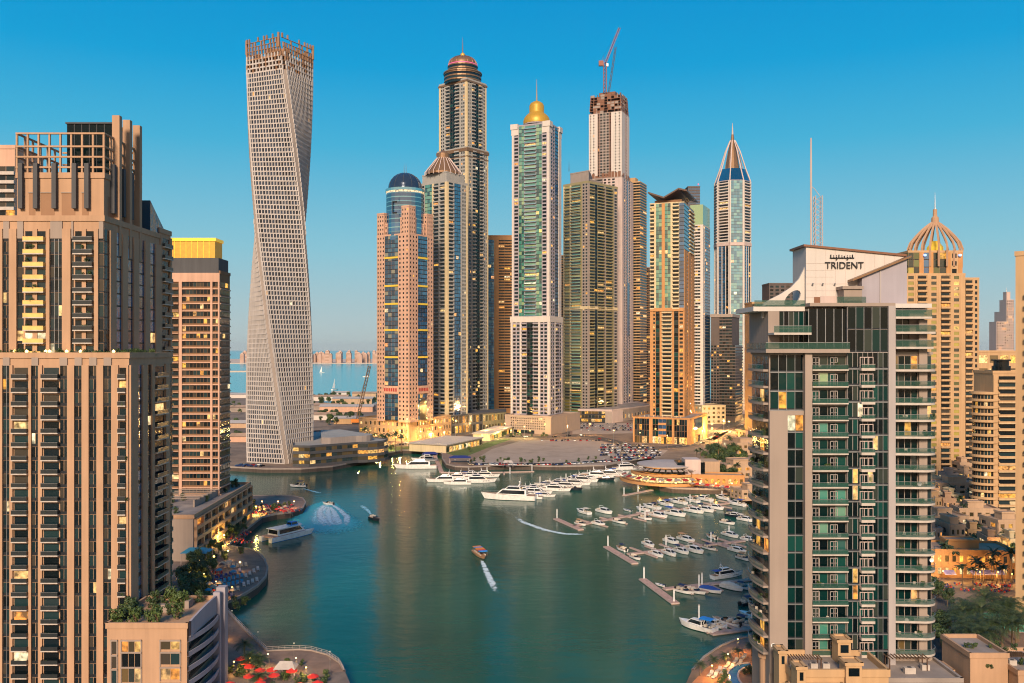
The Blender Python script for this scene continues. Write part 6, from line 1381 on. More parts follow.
        hull(4.2, 1.7, .55, .3).build('hull', hm, r, loc=(0, 0, 0)); k = MB(); k.box(-1.6, -1.2, -.6, .6, .5, .75); k.box(-.2, .2, -.65, .65, .5, .7); k.build('seat', M['canvas_navy'], r); k = MB(); k.box(-2.4, -2.1, -.2, .2, .2, .95); k.build('outboard_motor', M['black'], r)
    return r
BOAT_L = {'yacht': 24, 'cruiser': 11, 'sport': 8, 'covered': 8, 'dinghy': 4.2}
protos, used = {}, set()
def boat(px, py, head, kind, L, lb, can=None, hullm='hull_white', grp='moored boats'):
    k = (kind, can, hullm)
    if k not in protos: protos[k] = make_boat(kind, hullm, can)
    o = protos[k] if k not in used else dup(protos[k], None); used.add(k)
    s_ = L / BOAT_L[kind]; o.location = gp(px, py); o.scale = (s_, s_ * rnd.uniform(.95, 1.06), s_ * rnd.uniform(.92, 1.08)); o.rotation_euler = (0, 0, R(head))
    tag(o, lb, 'boat', grp)
    return o
ORD = ['outermost', 'second', 'third', 'fourth', 'fifth', 'sixth', 'seventh', 'eighth', 'ninth', 'tenth', 'eleventh', 'twelfth']
WORD = {'yacht': 'motor yacht', 'cruiser': 'cabin cruiser', 'sport': 'open speedboat', 'covered': 'canvas-covered boat', 'dinghy': 'small dinghy'}
CW = {None: 'white', 'canvas_blue': 'blue-topped', 'canvas_navy': 'dark-topped', 'canvas_cream': 'cream-topped', 'canvas_tan': 'tan-topped', 'canvas_bright': 'bright-blue-topped'}
def row(lst, ang, where):
    for i, (px, py, kind, L, can, flip) in enumerate(lst):
        boat(px, py, ang + (180 if flip else 0) + rnd.uniform(-5, 5), kind, L, f'{CW[can]} {WORD[kind]}, {ORD[i]} from the outer end {where}', can)
d = P1[1] - P1[0]; aa = math.degrees(math.atan2(d.y, d.x))
row([(583, 513, 'cruiser', 11.5, 'canvas_cream', 1), (605, 513, 'cruiser', 12.5, None, 0), (627, 511, 'dinghy', 6, None, 1), (642, 510.5, 'cruiser', 10, None, 1), (651, 508, 'cruiser', 12, 'canvas_navy', 1), (664, 505, 'cruiser', 12, 'canvas_blue', 1), (677, 503, 'cruiser', 13, 'canvas_cream', 1), (691, 501.5, 'cruiser', 12, 'canvas_tan', 1), (703, 500, 'cruiser', 13, None, 1), (722, 499, 'cruiser', 11, 'canvas_tan', 1)], aa - 90, 'on the restaurant side of the first pontoon')
row([(581, 525, 'sport', 8.5, 'canvas_tan', 0), (599, 525, 'cruiser', 9.5, None, 0), (620, 523, 'sport', 9, None, 0), (646, 519.5, 'sport', 9, 'canvas_cream', 0), (659, 517, 'cruiser', 13, None, 0), (676, 515.5, 'cruiser', 14, 'canvas_blue', 0), (695, 512.5, 'cruiser', 13, None, 0), (706, 511.5, 'cruiser', 12, 'canvas_navy', 0), (716, 509, 'cruiser', 11, None, 0)], aa - 90, 'on the camera side of the first pontoon')
d = P2[1] - P2[0]; aa = math.degrees(math.atan2(d.y, d.x))
row([(621, 550, 'sport', 8, 'canvas_navy', 1), (649, 546, 'cruiser', 9.5, None, 0), (672, 543, 'cruiser', 10, None, 0), (687, 541, 'cruiser', 11, 'canvas_tan', 0), (711, 538, 'sport', 8, 'canvas_navy', 1), (731, 536.5, 'cruiser', 11, None, 0)], aa - 90, 'on the far side of the middle pontoon')
row([(636, 559, 'sport', 7.5, None, 0), (657, 556, 'cruiser', 9.5, None, 0), (670, 555, 'cruiser', 10, None, 0), (682, 553, 'cruiser', 9.5, 'canvas_navy', 0), (695, 552, 'cruiser', 12, None, 0), (710, 549.5, 'sport', 8, 'canvas_navy', 0)], aa - 90, 'on the camera side of the middle pontoon')
d = P3[1] - P3[0]; aa = math.degrees(math.atan2(d.y, d.x))
row([(660, 586, 'dinghy', 4.5, None, 1), (685, 593, 'sport', 8, 'canvas_navy', 0), (696, 593, 'sport', 8.5, None, 0), (711, 592, 'covered', 9, 'canvas_blue', 0), (732.5, 589.5, 'covered', 9.5, 'canvas_cream', 0), (744, 589, 'sport', 7.5, 'canvas_navy', 0)], aa - 70, 'on the camera side of the longest-ended pontoon')
boat(728, 577, aa + 6, 'yacht', 15, 'white flybridge yacht with blue top lying along the longest-ended pontoon', 'canvas_blue')
d = P4[1] - P4[0]; aa = math.degrees(math.atan2(d.y, d.x))
row([(697, 629, 'cruiser', 13, 'canvas_bright', 0), (712, 625.5, 'cruiser', 9.5, None, 0), (726, 624, 'sport', 10, None, 0), (739, 624, 'sport', 9, 'canvas_navy', 0), (754, 619, 'cruiser', 11, None, 0)], aa + 112, 'on the short pontoon nearest the signed tower')
# the big ones on the quay
boat(415, 468.5, 183, 'yacht', 31, 'large white yacht lying alone below the quay bend, bow to the left', None, grp='large yachts at the north quay')
boat(424, 461, 178, 'yacht', 20, 'white flybridge yacht tucked behind the lone large yacht at the bend', None, grp='large yachts at the north quay')
for i, (px, py, hd, L, can) in enumerate([(442, 482, 184, 21, None), (457, 484.5, 181, 18, None), (455, 479, 182, 18, 'canvas_navy'), (480, 482.5, 4, 22, None), (474, 476.5, 3, 16, 'canvas_blue'), (487, 477, 0, 18, None)]):
    boat(px, py, hd, 'yacht', L, f'{CW[can]} yacht, {["leftmost", "front middle", "rear left", "front right", "rear middle", "rear right"][i]} in the cluster of six at the quay pontoon', can, grp='large yachts at the north quay')
boat(508, 499.5, 168, 'yacht', 32, 'biggest white yacht in the marina centre, bow to the left', None, grp='large yachts at the north quay')
for i, (px, py, hd, L, can) in enumerate([(528, 498.5, 170, 17, 'canvas_blue'), (537, 494, -14, 19, None), (520, 492, 172, 15, 'canvas_navy'), (557, 491, -16, 18, None), (545, 485.5, 170, 14, None), (568, 487.5, -16, 18, 'canvas_navy'), (577, 485, -15, 18, None), (556, 484, 165, 14, 'canvas_blue'), (585, 482, -18, 18, 'canvas_blue'), (571, 480.5, 168, 15, 'canvas_navy'), (600, 477.5, -12, 20, None), (612, 476, -10, 20, 'canvas_cream'), (583, 477, 165, 14, None), (629, 469.5, 12, 24, None), (545, 496.5, -15, 13, None)]):
    boat(px, py, hd, 'yacht', L, f'{CW[can]} yacht number {i + 1} from the biggest yacht in the packed row along the north quay', can, grp='packed yacht row')
for i, (px, py, hd, L, can, kd) in enumerate([(549, 488, -16, 12, 'canvas_navy', 'cruiser'), (563, 482, 166, 12, None, 'cruiser'), (590, 479.5, -15, 13, 'canvas_tan', 'cruiser'), (595, 475, 166, 12, 'canvas_navy', 'cruiser'), (606, 480, -12, 12, None, 'cruiser'), (619, 474, -8, 14, 'canvas_blue', 'cruiser'), (533, 489, 171, 12, 'canvas_cream', 'cruiser'), (574, 490, -16, 11, None, 'sport')]):
    boat(px, py, hd, kd, L, f'{CW[can]} {WORD[kd]} squeezed in the packed north quay row, place {i + 1} of eight', can, 'hull_dark' if i % 3 == 1 else 'hull_white', 'small boats in the packed row')
for i, (px, py, hd, L, can, kd) in enumerate([(738, 552, -60, 10, None, 'cruiser'), (745, 560, -62, 9, 'canvas_tan', 'sport'), (735, 517, -52, 11, 'canvas_navy', 'cruiser'), (746, 521, -55, 10, 'canvas_cream', 'cruiser'), (728, 524, -55, 9, None, 'sport'), (749, 541, -60, 9, None, 'cruiser'), (750, 604, 30, 9, 'canvas_navy', 'sport'), (736, 505, 125, 12, 'canvas_blue', 'cruiser')]):
    boat(px, py, hd, kd, L, f'{CW[can]} {WORD[kd]} moored close under the balconies of the signed tower', can, 'hull_dark' if i % 4 == 2 else 'hull_white', 'boats under the signed tower')
# under way
boat(298, 487, 172, 'sport', 11, 'white speedboat passing the tip of the left promenade', 'canvas_navy', grp='boats under way')
boat(328, 504.5, 150, 'sport', 8, 'small speedboat with reddish deck at the head of the big turquoise wash', None, grp='boats under way')
boat(375, 520, -52, 'sport', 9.5, 'dark-sided speedboat out in the middle of the water, right of the wash', None, 'hull_dark', grp='boats under way')
# water taxi with a striped roof
p = gp(480, 556); r = empty('water_taxi', p, 'wooden water taxi with orange and blue striped roof running towards the camera', 'boat')
hull(15, 4.0, 1.1, .3).build('hull', [M['teak'], M['hull_dark'], M['teak']], r, loc=(0, 0, 0))
m = MB()
for i in range(6): m.box(-5.2 + i * 1.75, -5.2 + (i + 1) * 1.75, -1.75, 1.75, 2.9 + .002 * i, 3.15, [0, 1, 0, 0, 2, 1][i])
m.build('striped_roof', [M['orange_cloth'], M['canvas_bright'], M['red_cloth']], r, loc=(0, 0, 0))
m = MB()
for x in (-5, -1.7, 1.7, 5):
    for s_ in (-1.6, 1.6): m.tube([(x, s_, 1.1), (x, s_, 2.9)], .07, 5)
m.build('roof_post', M['teak'], r, loc=(0, 0, 0)); m = MB(); m.box(-4.6, 4.6, -1.2, -.8, 1.1, 1.6); m.box(-4.6, 4.6, .8, 1.2, 1.1, 1.6); m.build('bench', M['canvas_cream'], r, loc=(0, 0, 0))
r.rotation_euler = (0, 0, R(-72))
# catamaran ferry at the promenade
p = gp(288, 537); r = empty('catamaran_ferry', p, 'white and blue twin-hulled ferry moored at the left promenade', 'boat')
for s_ in (-1, 1):
    h = hull(25, 2.6, 1.9, .3); h.v = [(x, y + s_ * 3.1, z) for x, y, z in h.v]; h.build('hull', [M['hull_white'], M['canvas_bright'], M['cabin_white']], r, loc=(0, 0, 0))
m = MB(); m.box(-11.5, 8.5, -3.6, 3.6, 1.6, 2.2); m.build('deck', M['pier_deck'], r, loc=(0, 0, 0))
m, g = house(-8.5, 7.5, 3.3, 2.6, 2.2, 4.7, .3, 2.5, .9); c = m.build('cabin', M['cabin_white'], r, loc=(0, 0, 0)); g.build('window_band', M['boat_glass'], c, loc=(0, 0, 0))
m = MB(); m.add([(-9.2, -3.3, 4.75), (5.6, -2.9, 4.75), (7.2, 0, 4.85), (5.6, 2.9, 4.75), (-9.2, 3.3, 4.75), (-9.2, -3.3, 5.0), (5.6, -2.9, 5.0), (7.2, 0, 5.1), (5.6, 2.9, 5.0), (-9.2, 3.3, 5.0)], [(5, 6, 7, 8, 9), (4, 3, 2, 1, 0), (0, 1, 6, 5), (1, 2, 7, 6), (2, 3, 8, 7), (3, 4, 9, 8), (4, 0, 5, 9)]); m.build('roof', M['hull_white'], r, loc=(0, 0, 0))
m, g = house(.5, 5, 1.6, 1.2, 5.0, 6.4, .3, .9); c = m.build('wheelhouse', M['canvas_bright'], r, loc=(0, 0, 0)); g.build('windscreen', M['boat_glass'], c, loc=(0, 0, 0))
r.rotation_euler = (0, 0, R(56)); r.scale = (1.05, 1.05, 1.05)
# sailing boats and a launch out at sea
for px, py, hd, lb in ((322, 373, 20, 'tiny white sailing boat out at sea right of the twisted tower'), (335, 390, 60, 'white sailing boat close to the shore right of the twisted tower')):
    p = gp(px, py); r = empty('sailing_boat', p, lb, 'boat'); hull(12, 3.4, 1.2).build('hull', [M['hull_white'], M['hull_dark'], M['teak']], r, loc=(0, 0, 0))
    m = MB(); m.tube([(0, 0, 1), (0, 0, 16)], [.12, .07], 5); m.build('mast', M['steel'], r, loc=(0, 0, 0)); m = MB(); m.add([(-.2, .05, 2.4), (-5.2, .25, 2.4), (-.2, .05, 15.5), (-.2, -.05, 2.4), (-5.2, .15, 2.4), (-.2, -.05, 15.5)], [(0, 1, 2), (5, 4, 3), (0, 3, 4, 1), (1, 4, 5, 2)]); m.build('sail', M['hull_white'], r, loc=(0, 0, 0)); r.rotation_euler = (0, 0, R(hd)); r.scale = (1.6,) * 3
boat(366, 377, 175, 'yacht', 22, 'white launch out at sea near the pink tower', None, grp='boats at sea')

# wakes: patches of foam lying on the water
def foam_mat(name, col, lo):
    m, t, b = newmat(name); tc = t.nodes.new('ShaderNodeTexCoord'); n1 = t.nodes.new('ShaderNodeTexNoise'); n1.inputs['Scale'].default_value = .55; n1.inputs['Detail'].default_value = 7; n1.inputs['Roughness'].default_value = .7
    t.links.new(tc.outputs['Object'], n1.inputs['Vector']); uv = t.nodes.new('ShaderNodeAttribute'); uv.attribute_name = 'edge'
    ad = t.nodes.new('ShaderNodeMath'); ad.operation = 'MULTIPLY'; t.links.new(n1.outputs['Fac'], ad.inputs[0]); t.links.new(uv.outputs['Fac'], ad.inputs[1])
    r = ramp(t, ad.outputs[0], [(lo, (0, 0, 0)), (lo + .16, (.85, .85, .85))]); t.links.new(r.outputs[0], b.inputs['Alpha'])
    b.inputs['Base Color'].default_value = (*col, 1); b.inputs['Roughness'].default_value = .6; M[name] = m
foam_mat('foam', (.75, .85, .86), .30); foam_mat('wash', (.50, .86, .90), .33)
FOAM = [0]
def foam(name, pts, mat, lb):
    FOAM[0] += 1
    """A ribbon of foam along pts = (px, py, half width in m); thinner towards its edges and ends."""
    P_ = [(gp(a, b), w_) for a, b, w_ in pts]; sm = []
    for i in range(len(P_) - 1):
        for k in range(5): t = k / 5; sm.append((P_[i][0].lerp(P_[i + 1][0], t), P_[i][1] * (1 - t) + P_[i + 1][1] * t))
    sm.append(P_[-1]); n = len(sm); cols = 6; vs, fs, ed = [], [], []
    for i, (p, w_) in enumerate(sm):
        t = (sm[min(i + 1, n - 1)][0] - sm[max(i - 1, 0)][0]).normalized(); nn = Vector((-t.y, t.x, 0))
        for j in range(cols + 1):
            u = -1 + 2 * j / cols; q = p + nn * w_ * u; vs.append((q.x, q.y, .03 + .012 * FOAM[0])); ed.append((1 - abs(u) ** 2) * min(1, 8 * (i + .5) / n) * min(1, 2.6 * (n - 1 - i) / n) )
    for i in range(n - 1):
        for j in range(cols): k = i * (cols + 1) + j; fs.append((k, k + 1, k + cols + 2, k + cols + 1))
    me = bpy.data.meshes.new(name); me.from_pydata(vs, [], fs); at = me.attributes.new('edge', 'FLOAT', 'POINT'); at.data.foreach_set('value', ed); me.materials.append(M[mat])
    o = bpy.data.objects.new(name, me); C.objects.link(o); o['kind'] = 'stuff'; o['label'] = lb
foam('foam', [(592, 534.5, 2.2), (565, 534, 3.0), (545, 530, 3.0), (525, 523, 2.8), (512, 515, 2.4), (490, 501, 1.8)], 'foam', 'curved white wake in front of the biggest yacht')
foam_mat('wash_glow', (.05, .46, .52), .16)
foam('foam', [(328, 500, 4), (322, 509, 15), (322, 519, 22), (334, 530, 24), (344, 541, 16)], 'wash_glow', 'churned turquoise water around the wash')
foam('foam', [(328, 502, 2), (322, 510, 9), (324, 519, 14), (334, 527, 15), (342, 533, 9)], 'wash', 'broad turquoise wash behind the small speedboat')
for dx, lb in ((-6, 'left'), (2, 'middle'), (8, 'right')): foam('foam', [(329, 505, 1), (326 + dx, 512, 3), (328 + dx, 519, 4.5), (332 + dx, 526, 5), (335 + dx * .8, 533, 4)], 'foam', lb + ' white streak inside the turquoise wash')
foam('foam', [(329, 503, 1.5), (340, 510, 2.5), (347, 517, 3), (346, 526, 3.5), (338, 534, 3)], 'foam', 'right edge of the turquoise wash')
foam('foam', [(327, 503, 1.5), (320, 510, 2.5), (320, 517, 3), (330, 526, 3.5), (334, 534, 3)], 'foam', 'left edge of the turquoise wash')
foam('foam', [(372, 516, 1), (368, 511, 2), (362, 506, 3), (355, 502, 3)], 'wash', 'short wake behind the dark-sided speedboat')
foam('foam', [(302, 488.5, 1), (315, 492, 2.5), (330, 495, 3)], 'wash', 'faint wake behind the passing white speedboat')
foam('foam', [(481, 559, 1.4), (486, 571, 2.0), (494, 588, 2.6), (504, 606, 3)], 'foam', 'faint broken wake of the water taxi')

# ------------------------------------------------------------------ trees and plants
def leaf_mat(name, cols):
    m, t, b = newmat(name); g = t.nodes.new('ShaderNodeNewGeometry')
    r = ramp(t, g.outputs['Random Per Island'], [(i / max(1, len(cols) - 1), c) for i, c in enumerate(cols)]); t.links.new(r.outputs[0], b.inputs['Base Color']); b.inputs['Roughness'].default_value = .6
    M[name] = m
leaf_mat('leaf_dark', [(.010, .028, .008), (.03, .06, .016), (.08, .11, .03)]); leaf_mat('leaf_mid', [(.03, .06, .012), (.06, .10, .02), (.11, .14, .03)]); leaf_mat('frond', [(.014, .032, .010), (.035, .06, .016), (.07, .09, .03)])
wall('bark', (.16, .105, .065), .3, scale=2)
def palm_mesh(h, n, seg, seed, L=2.6, leaflets=0):
    g = random.Random(seed); t = MB(); lean = (g.uniform(-.4, .4), g.uniform(-.4, .4))
    t.tube([(lean[0] * (k / 5) ** 2, lean[1] * (k / 5) ** 2, h * k / 5) for k in range(6)], [.28, .21, .18, .17, .17, .2], 6)
    c = MB(); top = Vector((lean[0], lean[1], h))
    for i in range(n):
        a = 2 * math.pi * i / n * 2.4 + g.uniform(-.2, .2); el = g.uniform(-.15, 1.15); Lf = L * g.uniform(.8, 1.1); d = Vector((math.cos(a), math.sin(a), 0)); s_ = Vector((-math.sin(a), math.cos(a), 0)); pts = []; p = top.copy(); e = el
        for k in range(seg + 1):
            pts.append(p.copy()); p = p + (d * math.cos(e) + Vector((0, 0, math.sin(e)))) * Lf / seg; e -= 1.5 / seg * (1.1 if el > .3 else .7)
        for k in range(seg):
            w0, w1 = [.42 * math.sin(math.pi * min(.97, .12 + .86 * q / seg)) * L / 2.6 for q in (k, k + 1)]; a_, b_ = pts[k], pts[k + 1]
            if leaflets:
                for sd_ in (-1, 1):
                    for q in range(leaflets):
                        u0, u1 = q / leaflets, (q + .55) / leaflets; p0, p1 = a_.lerp(b_, u0), a_.lerp(b_, u1); ww = w0 + (w1 - w0) * u0; tip = p0 + s_ * sd_ * ww * 1.5 + (b_ - a_) * .5 + Vector((0, 0, -.35 * ww - g.uniform(0, .1)))
                        c.add([tuple(p0), tuple(p1), tuple(tip)], [(0, 1, 2)])
            else:
                for sd_ in (-1, 1): c.add([tuple(a_), tuple(b_), tuple(b_ + s_ * sd_ * w1 + Vector((0, 0, -w1 * .5))), tuple(a_ + s_ * sd_ * w0 + Vector((0, 0, -w0 * .5)))], [(0, 1, 2, 3)])
    return t, c
def tree_mesh(h, r, n, seed, leaf=.5):
    g = random.Random(seed); t = MB(); th = h - r * 1.3; t.tube([(0, 0, 0), (.1, 0, th * .6), (.05, .1, h - r)], [.22, .16, .08], 6)
    cl = [(Vector((g.uniform(-.6, .6) * r, g.uniform(-.6, .6) * r, h - r + g.uniform(-.6, .7) * r)), g.uniform(.35, .6) * r) for _ in range(9)]
    for c_, _ in cl[:5]: t.tube([(.05, .05, th * .7), tuple(c_)], [.09, .03], 4)
    c = MB()
    for i in range(n):
        cc, rr = g.choice(cl); v = Vector((g.gauss(0, 1), g.gauss(0, 1), g.gauss(0, 1))).normalized() * rr * g.uniform(.55, 1.05); p = cc + v; nrm = (v.normalized() + Vector((g.uniform(-.6, .6), g.uniform(-.6, .6), g.uniform(-.2, .8)))).normalized(); u = nrm.orthogonal().normalized(); w_ = nrm.cross(u); s_ = leaf * g.uniform(.6, 1.3)
        c.add([tuple(p - u * s_), tuple(p + w_ * s_ * .6), tuple(p + u * s_), tuple(p - w_ * s_ * .6)], [(0, 1, 2, 3)])
    return t, c
def proto(name, mesh, leafm):
    t, c = mesh; r = empty(name, (0, 0, 0), None, None); t.build('trunk', M['bark'], r); c.build('crown', M[leafm], r); return r
PN = [proto('palm_tree', palm_mesh(5.2, 40, 6, s_, 4.0, 4), 'frond') for s_ in (1, 2, 3)]
PF = [proto('palm_tree', palm_mesh(7.0, 16, 3, s_ + 10), 'frond') for s_ in (1, 2)]
TR = [proto('leafy_tree', tree_mesh(6.5, 2.6, 900, s_, .34), m_) for s_, m_ in ((1, 'leaf_dark'), (2, 'leaf_mid'), (3, 'leaf_dark'))]
SH = [proto('shrub', tree_mesh(1.9, 1.0, 340, s_ + 20, .17), m_) for s_, m_ in ((1, 'leaf_dark'), (2, 'leaf_mid'))]
usedp = set()
def plant(pr, loc, s_, lb, cat, grp):
    o = pr if pr.name not in usedp else dup(pr, None); usedp.add(pr.name); o.location = loc; o.scale = (s_ * rnd.uniform(.9, 1.1), s_ * rnd.uniform(.9, 1.1), s_ * rnd.uniform(.9, 1.15)); o.rotation_euler = (0, 0, rnd.uniform(0, 6.28)); tag(o, lb, cat, grp); return o
def scatter(kinds, box, n, s_, lb, cat, grp, z=ZG, flt=None):
    k = 0
    while k < n:
        px, py = rnd.uniform(box[0], box[2]), rnd.uniform(box[1], box[3])
        if flt and not flt(px, py): continue
        plant(rnd.choice(kinds), gp(px, py, z), s_ * rnd.uniform(.8, 1.25), lb, cat, grp); k += 1
for px, py in ((968, 622), (982, 618), (1006, 624), (1016, 640), (965, 640), (978, 632), (990, 645), (1002, 638), (1012, 650), (985, 655), (970, 652), (1018, 634), (996, 628), (960, 630), (1008, 625), (975, 645)):
    plant(rnd.choice(PN), gp(px, py + 8, ZG), 1.5, 'big dark date palm in the grove around the pool', 'palm tree', 'palms around the pool')
for i in range(5):
    p = gg(700 + i * 13, 676 - i * 5); plant(PN[i % 3], p, .55, 'small palm on the orange-paved terrace below the signed tower', 'palm tree', 'palms on the orange terrace')
scatter(PF, (362, 446, 404, 452), 16, 1.5, 'palm in the lit park before the orange podium', 'palm tree', 'park palms before the orange podium')
scatter(TR, (352, 448, 392, 456), 10, .7, 'small round tree in the lit park before the orange podium', 'tree', 'park trees before the orange podium', flt=lambda x, y: y < 458 - (x - 352) * .15)
scatter(TR, (312, 396, 376, 408), 34, 1.3, 'dark bushy tree in the belt between the building site and the sea', 'tree', 'tree belt by the sea')
scatter(TR, (316, 416, 362, 426), 26, 1.3, 'dark tree in the row behind the dark-banded base building', 'tree', 'trees right of the twisted tower')
scatter(TR, (229, 404, 244, 444), 9, 1.1, 'tree on the site left of the twisted tower', 'tree', 'trees left of the twisted tower')
scatter(TR, (704, 450, 745, 480), 54, 1.15, 'dark tree on the slope behind the round restaurant', 'tree', 'trees behind the round restaurant')
scatter(PF, (696, 446, 745, 482), 16, 1.3, 'palm on the slope behind the round restaurant', 'palm tree', 'palms behind the round restaurant')
scatter(TR, (742, 428, 770, 465), 18, 1.2, 'tree between the beige terrace villas', 'tree', 'trees between the terrace villas')
scatter(TR, (928, 495, 1024, 560), 34, 1.0, 'dark garden tree between the sand villas', 'tree', 'trees between the sand villas')
scatter(PF, (930, 500, 1024, 585), 14, 1.2, 'garden palm between the sand villas', 'palm tree', 'palms between the sand villas')
scatter(TR, (940, 462, 985, 476), 10, 1.2, 'dark tree at the foot of the cream crown tower', 'tree', 'trees below the cream crown tower')
scatter(PF, (640, 437, 700, 441), 10, 1.0, 'street palm before the glazed podium', 'palm tree', 'street palms before the glazed podium')
scatter(TR, (186, 548, 222, 556), 14, .75, 'bushy tree beside the blue-roofed cafe pavilion', 'tree', 'trees by the blue pavilion')
scatter(TR, (182, 575, 208, 600), 14, .8, 'dark tree between the tan tower and the round pier', 'tree', 'trees between tan tower and round pier')
scatter(PN, (226, 660, 262, 690), 7, .75, 'palm among the red parasols', 'palm tree', 'palms among the red parasols')
scatter(SH, (226, 664, 330, 692), 20, .9, 'low shrub among the red parasols', 'shrub', 'shrubs among the red parasols', flt=lambda x, y: y > 662 + max(0, x - 300) * .5)
scatter(TR, (250, 505, 296, 513), 10, .55, 'small tree on the promenade tip', 'tree', 'trees on the promenade tip')
for i in range(26): x, y = rnd.uniform(gx(110, 205), gx(185, 210)), rnd.uniform(201, 220); plant(rnd.choice(SH), (x, y, zr), rnd.uniform(1.0, 1.9), 'shrub in the roof garden of the low annex', 'shrub', 'roof garden of the annex')
for i in range(46): plant(rnd.choice(SH), (gx(rnd.uniform(-10, 125), 217), rnd.uniform(215.8, 218.6), gz(357, YA)), rnd.uniform(.55, .95), 'shrub on the planted ledge of the tan tower', 'shrub', 'ledge planting of the tan tower')
for i in range(14): plant(rnd.choice(SH), (gx(129, 215) - rnd.uniform(.6, 6), rnd.uniform(219, 241), gz(357, YA)), rnd.uniform(.6, 1.0), 'shrub on the side ledge of the tan tower', 'shrub', 'ledge planting of the tan tower')
for i in range(16): plant(rnd.choice(SH), (rnd.uniform(-160, -130), rnd.uniform(352, 425), 20), rnd.uniform(1.1, 2.0), 'shrub on the roof of the stepped terrace block', 'shrub', 'roof planting of the terrace block')
scatter(SH, (700, 655, 752, 690), 8, .9, 'planter shrub on the orange terrace', 'shrub', 'shrubs on the orange terrace', flt=lambda x, y: y > 690 - (x - 690) * .5)
scatter(TR, (925, 590, 958, 660), 12, .9, 'dark tree in the gap beside the signed tower', 'tree', 'trees in the gap beside the signed tower')

# balcony plants and laundry of the signed tower: little coloured things standing out there
# ------------------------------------------------------------------ pool garden at the right edge
sheet('pool_terrace', gpoly([(955, 600), (1040, 600), (1040, 652), (985, 660), (950, 640)]), 'paving', ZG + .02)
sheet('dark_gap_sheet', gpoly([(938, 600), (958, 598), (985, 690), (950, 720), (925, 700)]), 'asphalt', ZG + .014)  # dark sheet laid in to darken the gap beside the tower
sheet('lawn', gpoly([(955, 640), (985, 660), (1040, 652), (1040, 720), (960, 720)]), 'lawn', ZG + .018)
sheet('terrace_paving', gpoly([(691, 684), (705, 669), (721, 658), (739, 650), (757, 647), (768, 655), (775, 670), (775, 700), (680, 700)]), 'terrace_tile', ZG + .014)
flat('pool_water', (.02, .42, .30), .08, emit=.35, ecol=(.1, .9, .55))
def pool(px, py, rx, ry, lb, name='swimming_pool'):
    p = gg(px, py); r = empty(name, p, lb, 'pool'); m = MB(); ring = [(p.x + rx * math.cos(t) * (1 + .12 * math.cos(3 * t)), p.y + ry * math.sin(t)) for t in [2 * math.pi * k / 28 for k in range(28)]]
    m.sheet(ring, ZG + .07); m.build('pool_water', M['pool_water'], r); e = MB(); o_ = [(p.x + (x - p.x) * 1.1, p.y + (y - p.y) * 1.1) for x, y in ring]
    for i in range(28): a, b, c_, d_ = ring[i], ring[(i + 1) % 28], o_[(i + 1) % 28], o_[i]; e.quad((*a, ZG + .16), (*d_, ZG + .16), (*c_, ZG + .16), (*b, ZG + .16)); e.quad((*d_, ZG), (*c_, ZG), (*c_, ZG + .16), (*d_, ZG + .16)); e.quad((*a, ZG + .05), (*b, ZG + .05), (*b, ZG + .16), (*a, ZG + .16))
    e.build('pool_edge', M['pinkgrey'], r)
p = gg(762, 676); r = empty('swimming_pool', p, 'blue curved pool strip between the orange terrace and the signed tower', 'pool'); m = MB(); n = 14
flat('pool_blue', (.02, .14, .30), .1)
for q in range(n):
    a0, a1 = R(95 + 95 * q / n), R(95 + 95 * (q + 1) / n); m.add([(p.x + 9 * math.cos(a0), p.y - 4 + 13 * math.sin(a0), ZG + .08), (p.x + 6.8 * math.cos(a0), p.y - 4 + 10.8 * math.sin(a0), ZG + .08), (p.x + 6.8 * math.cos(a1), p.y - 4 + 10.8 * math.sin(a1), ZG + .08), (p.x + 9 * math.cos(a1), p.y - 4 + 13 * math.sin(a1), ZG + .08)], [(3, 2, 1, 0)])
m.build('pool_water', M['pool_blue'], r); m = MB()
for rr_, zz_ in ((9.0, .3), (6.4, .3)):
    for q in range(n):
        a0, a1 = R(95 + 95 * q / n), R(95 + 95 * (q + 1) / n); A_ = lambda a, g: (p.x + (rr_ + g) * math.cos(a), p.y - 4 + (rr_ + 4 + g) * math.sin(a))
        m.add([(*A_(a0, 0), ZG), (*A_(a1, 0), ZG), (*A_(a1, .4), ZG), (*A_(a0, .4), ZG), (*A_(a0, 0), ZG + zz_), (*A_(a1, 0), ZG + zz_), (*A_(a1, .4), ZG + zz_), (*A_(a0, .4), ZG + zz_)], [(4, 5, 6, 7), (0, 4, 7, 3), (0, 1, 5, 4), (3, 7, 6, 2)])
m.build('pool_edge', M['pinkgrey'], r)
for i in range(9):
    o = dup(first, None); o.location = gg(710 + i * 4.2, 676 - i * 2.2 + (i % 2) * 4); o.rotation_euler = (0, 0, R(-35)); o.scale = (1.3,) * 3; o.data = o.data.copy(); o.data.materials[0] = M['slab_white']; tag(o, 'white lounger on the orange terrace below the signed tower', 'lounger', 'loungers on the orange terrace')
pool(1002, 617, 6.5, 4.5, 'glowing turquoise pool among the dark palms'); pool(1018, 628, 5, 4, 'second glowing pool at the right edge')
T = Tower('garden_wall_building', 'low tan podium wall with terrace steps in front of the dark palm grove', 'building', (gx(1000, 220), 225), ['tan', 'roof_grey'], 'g_dark'); a, b = gx(966, 214), gx(1060, 214)
T.core(rect(a, a + 9, 212, 226), ZG, 12.5, 0, 1, .9); T.core(rect(a + 9.2, b, 208, 224), ZG, 9.8, 0, 1, .9); T.core(rect(a - 7, a - 2, 216, 222), ZG, 7.5, 0, 1, .5); T.finish()

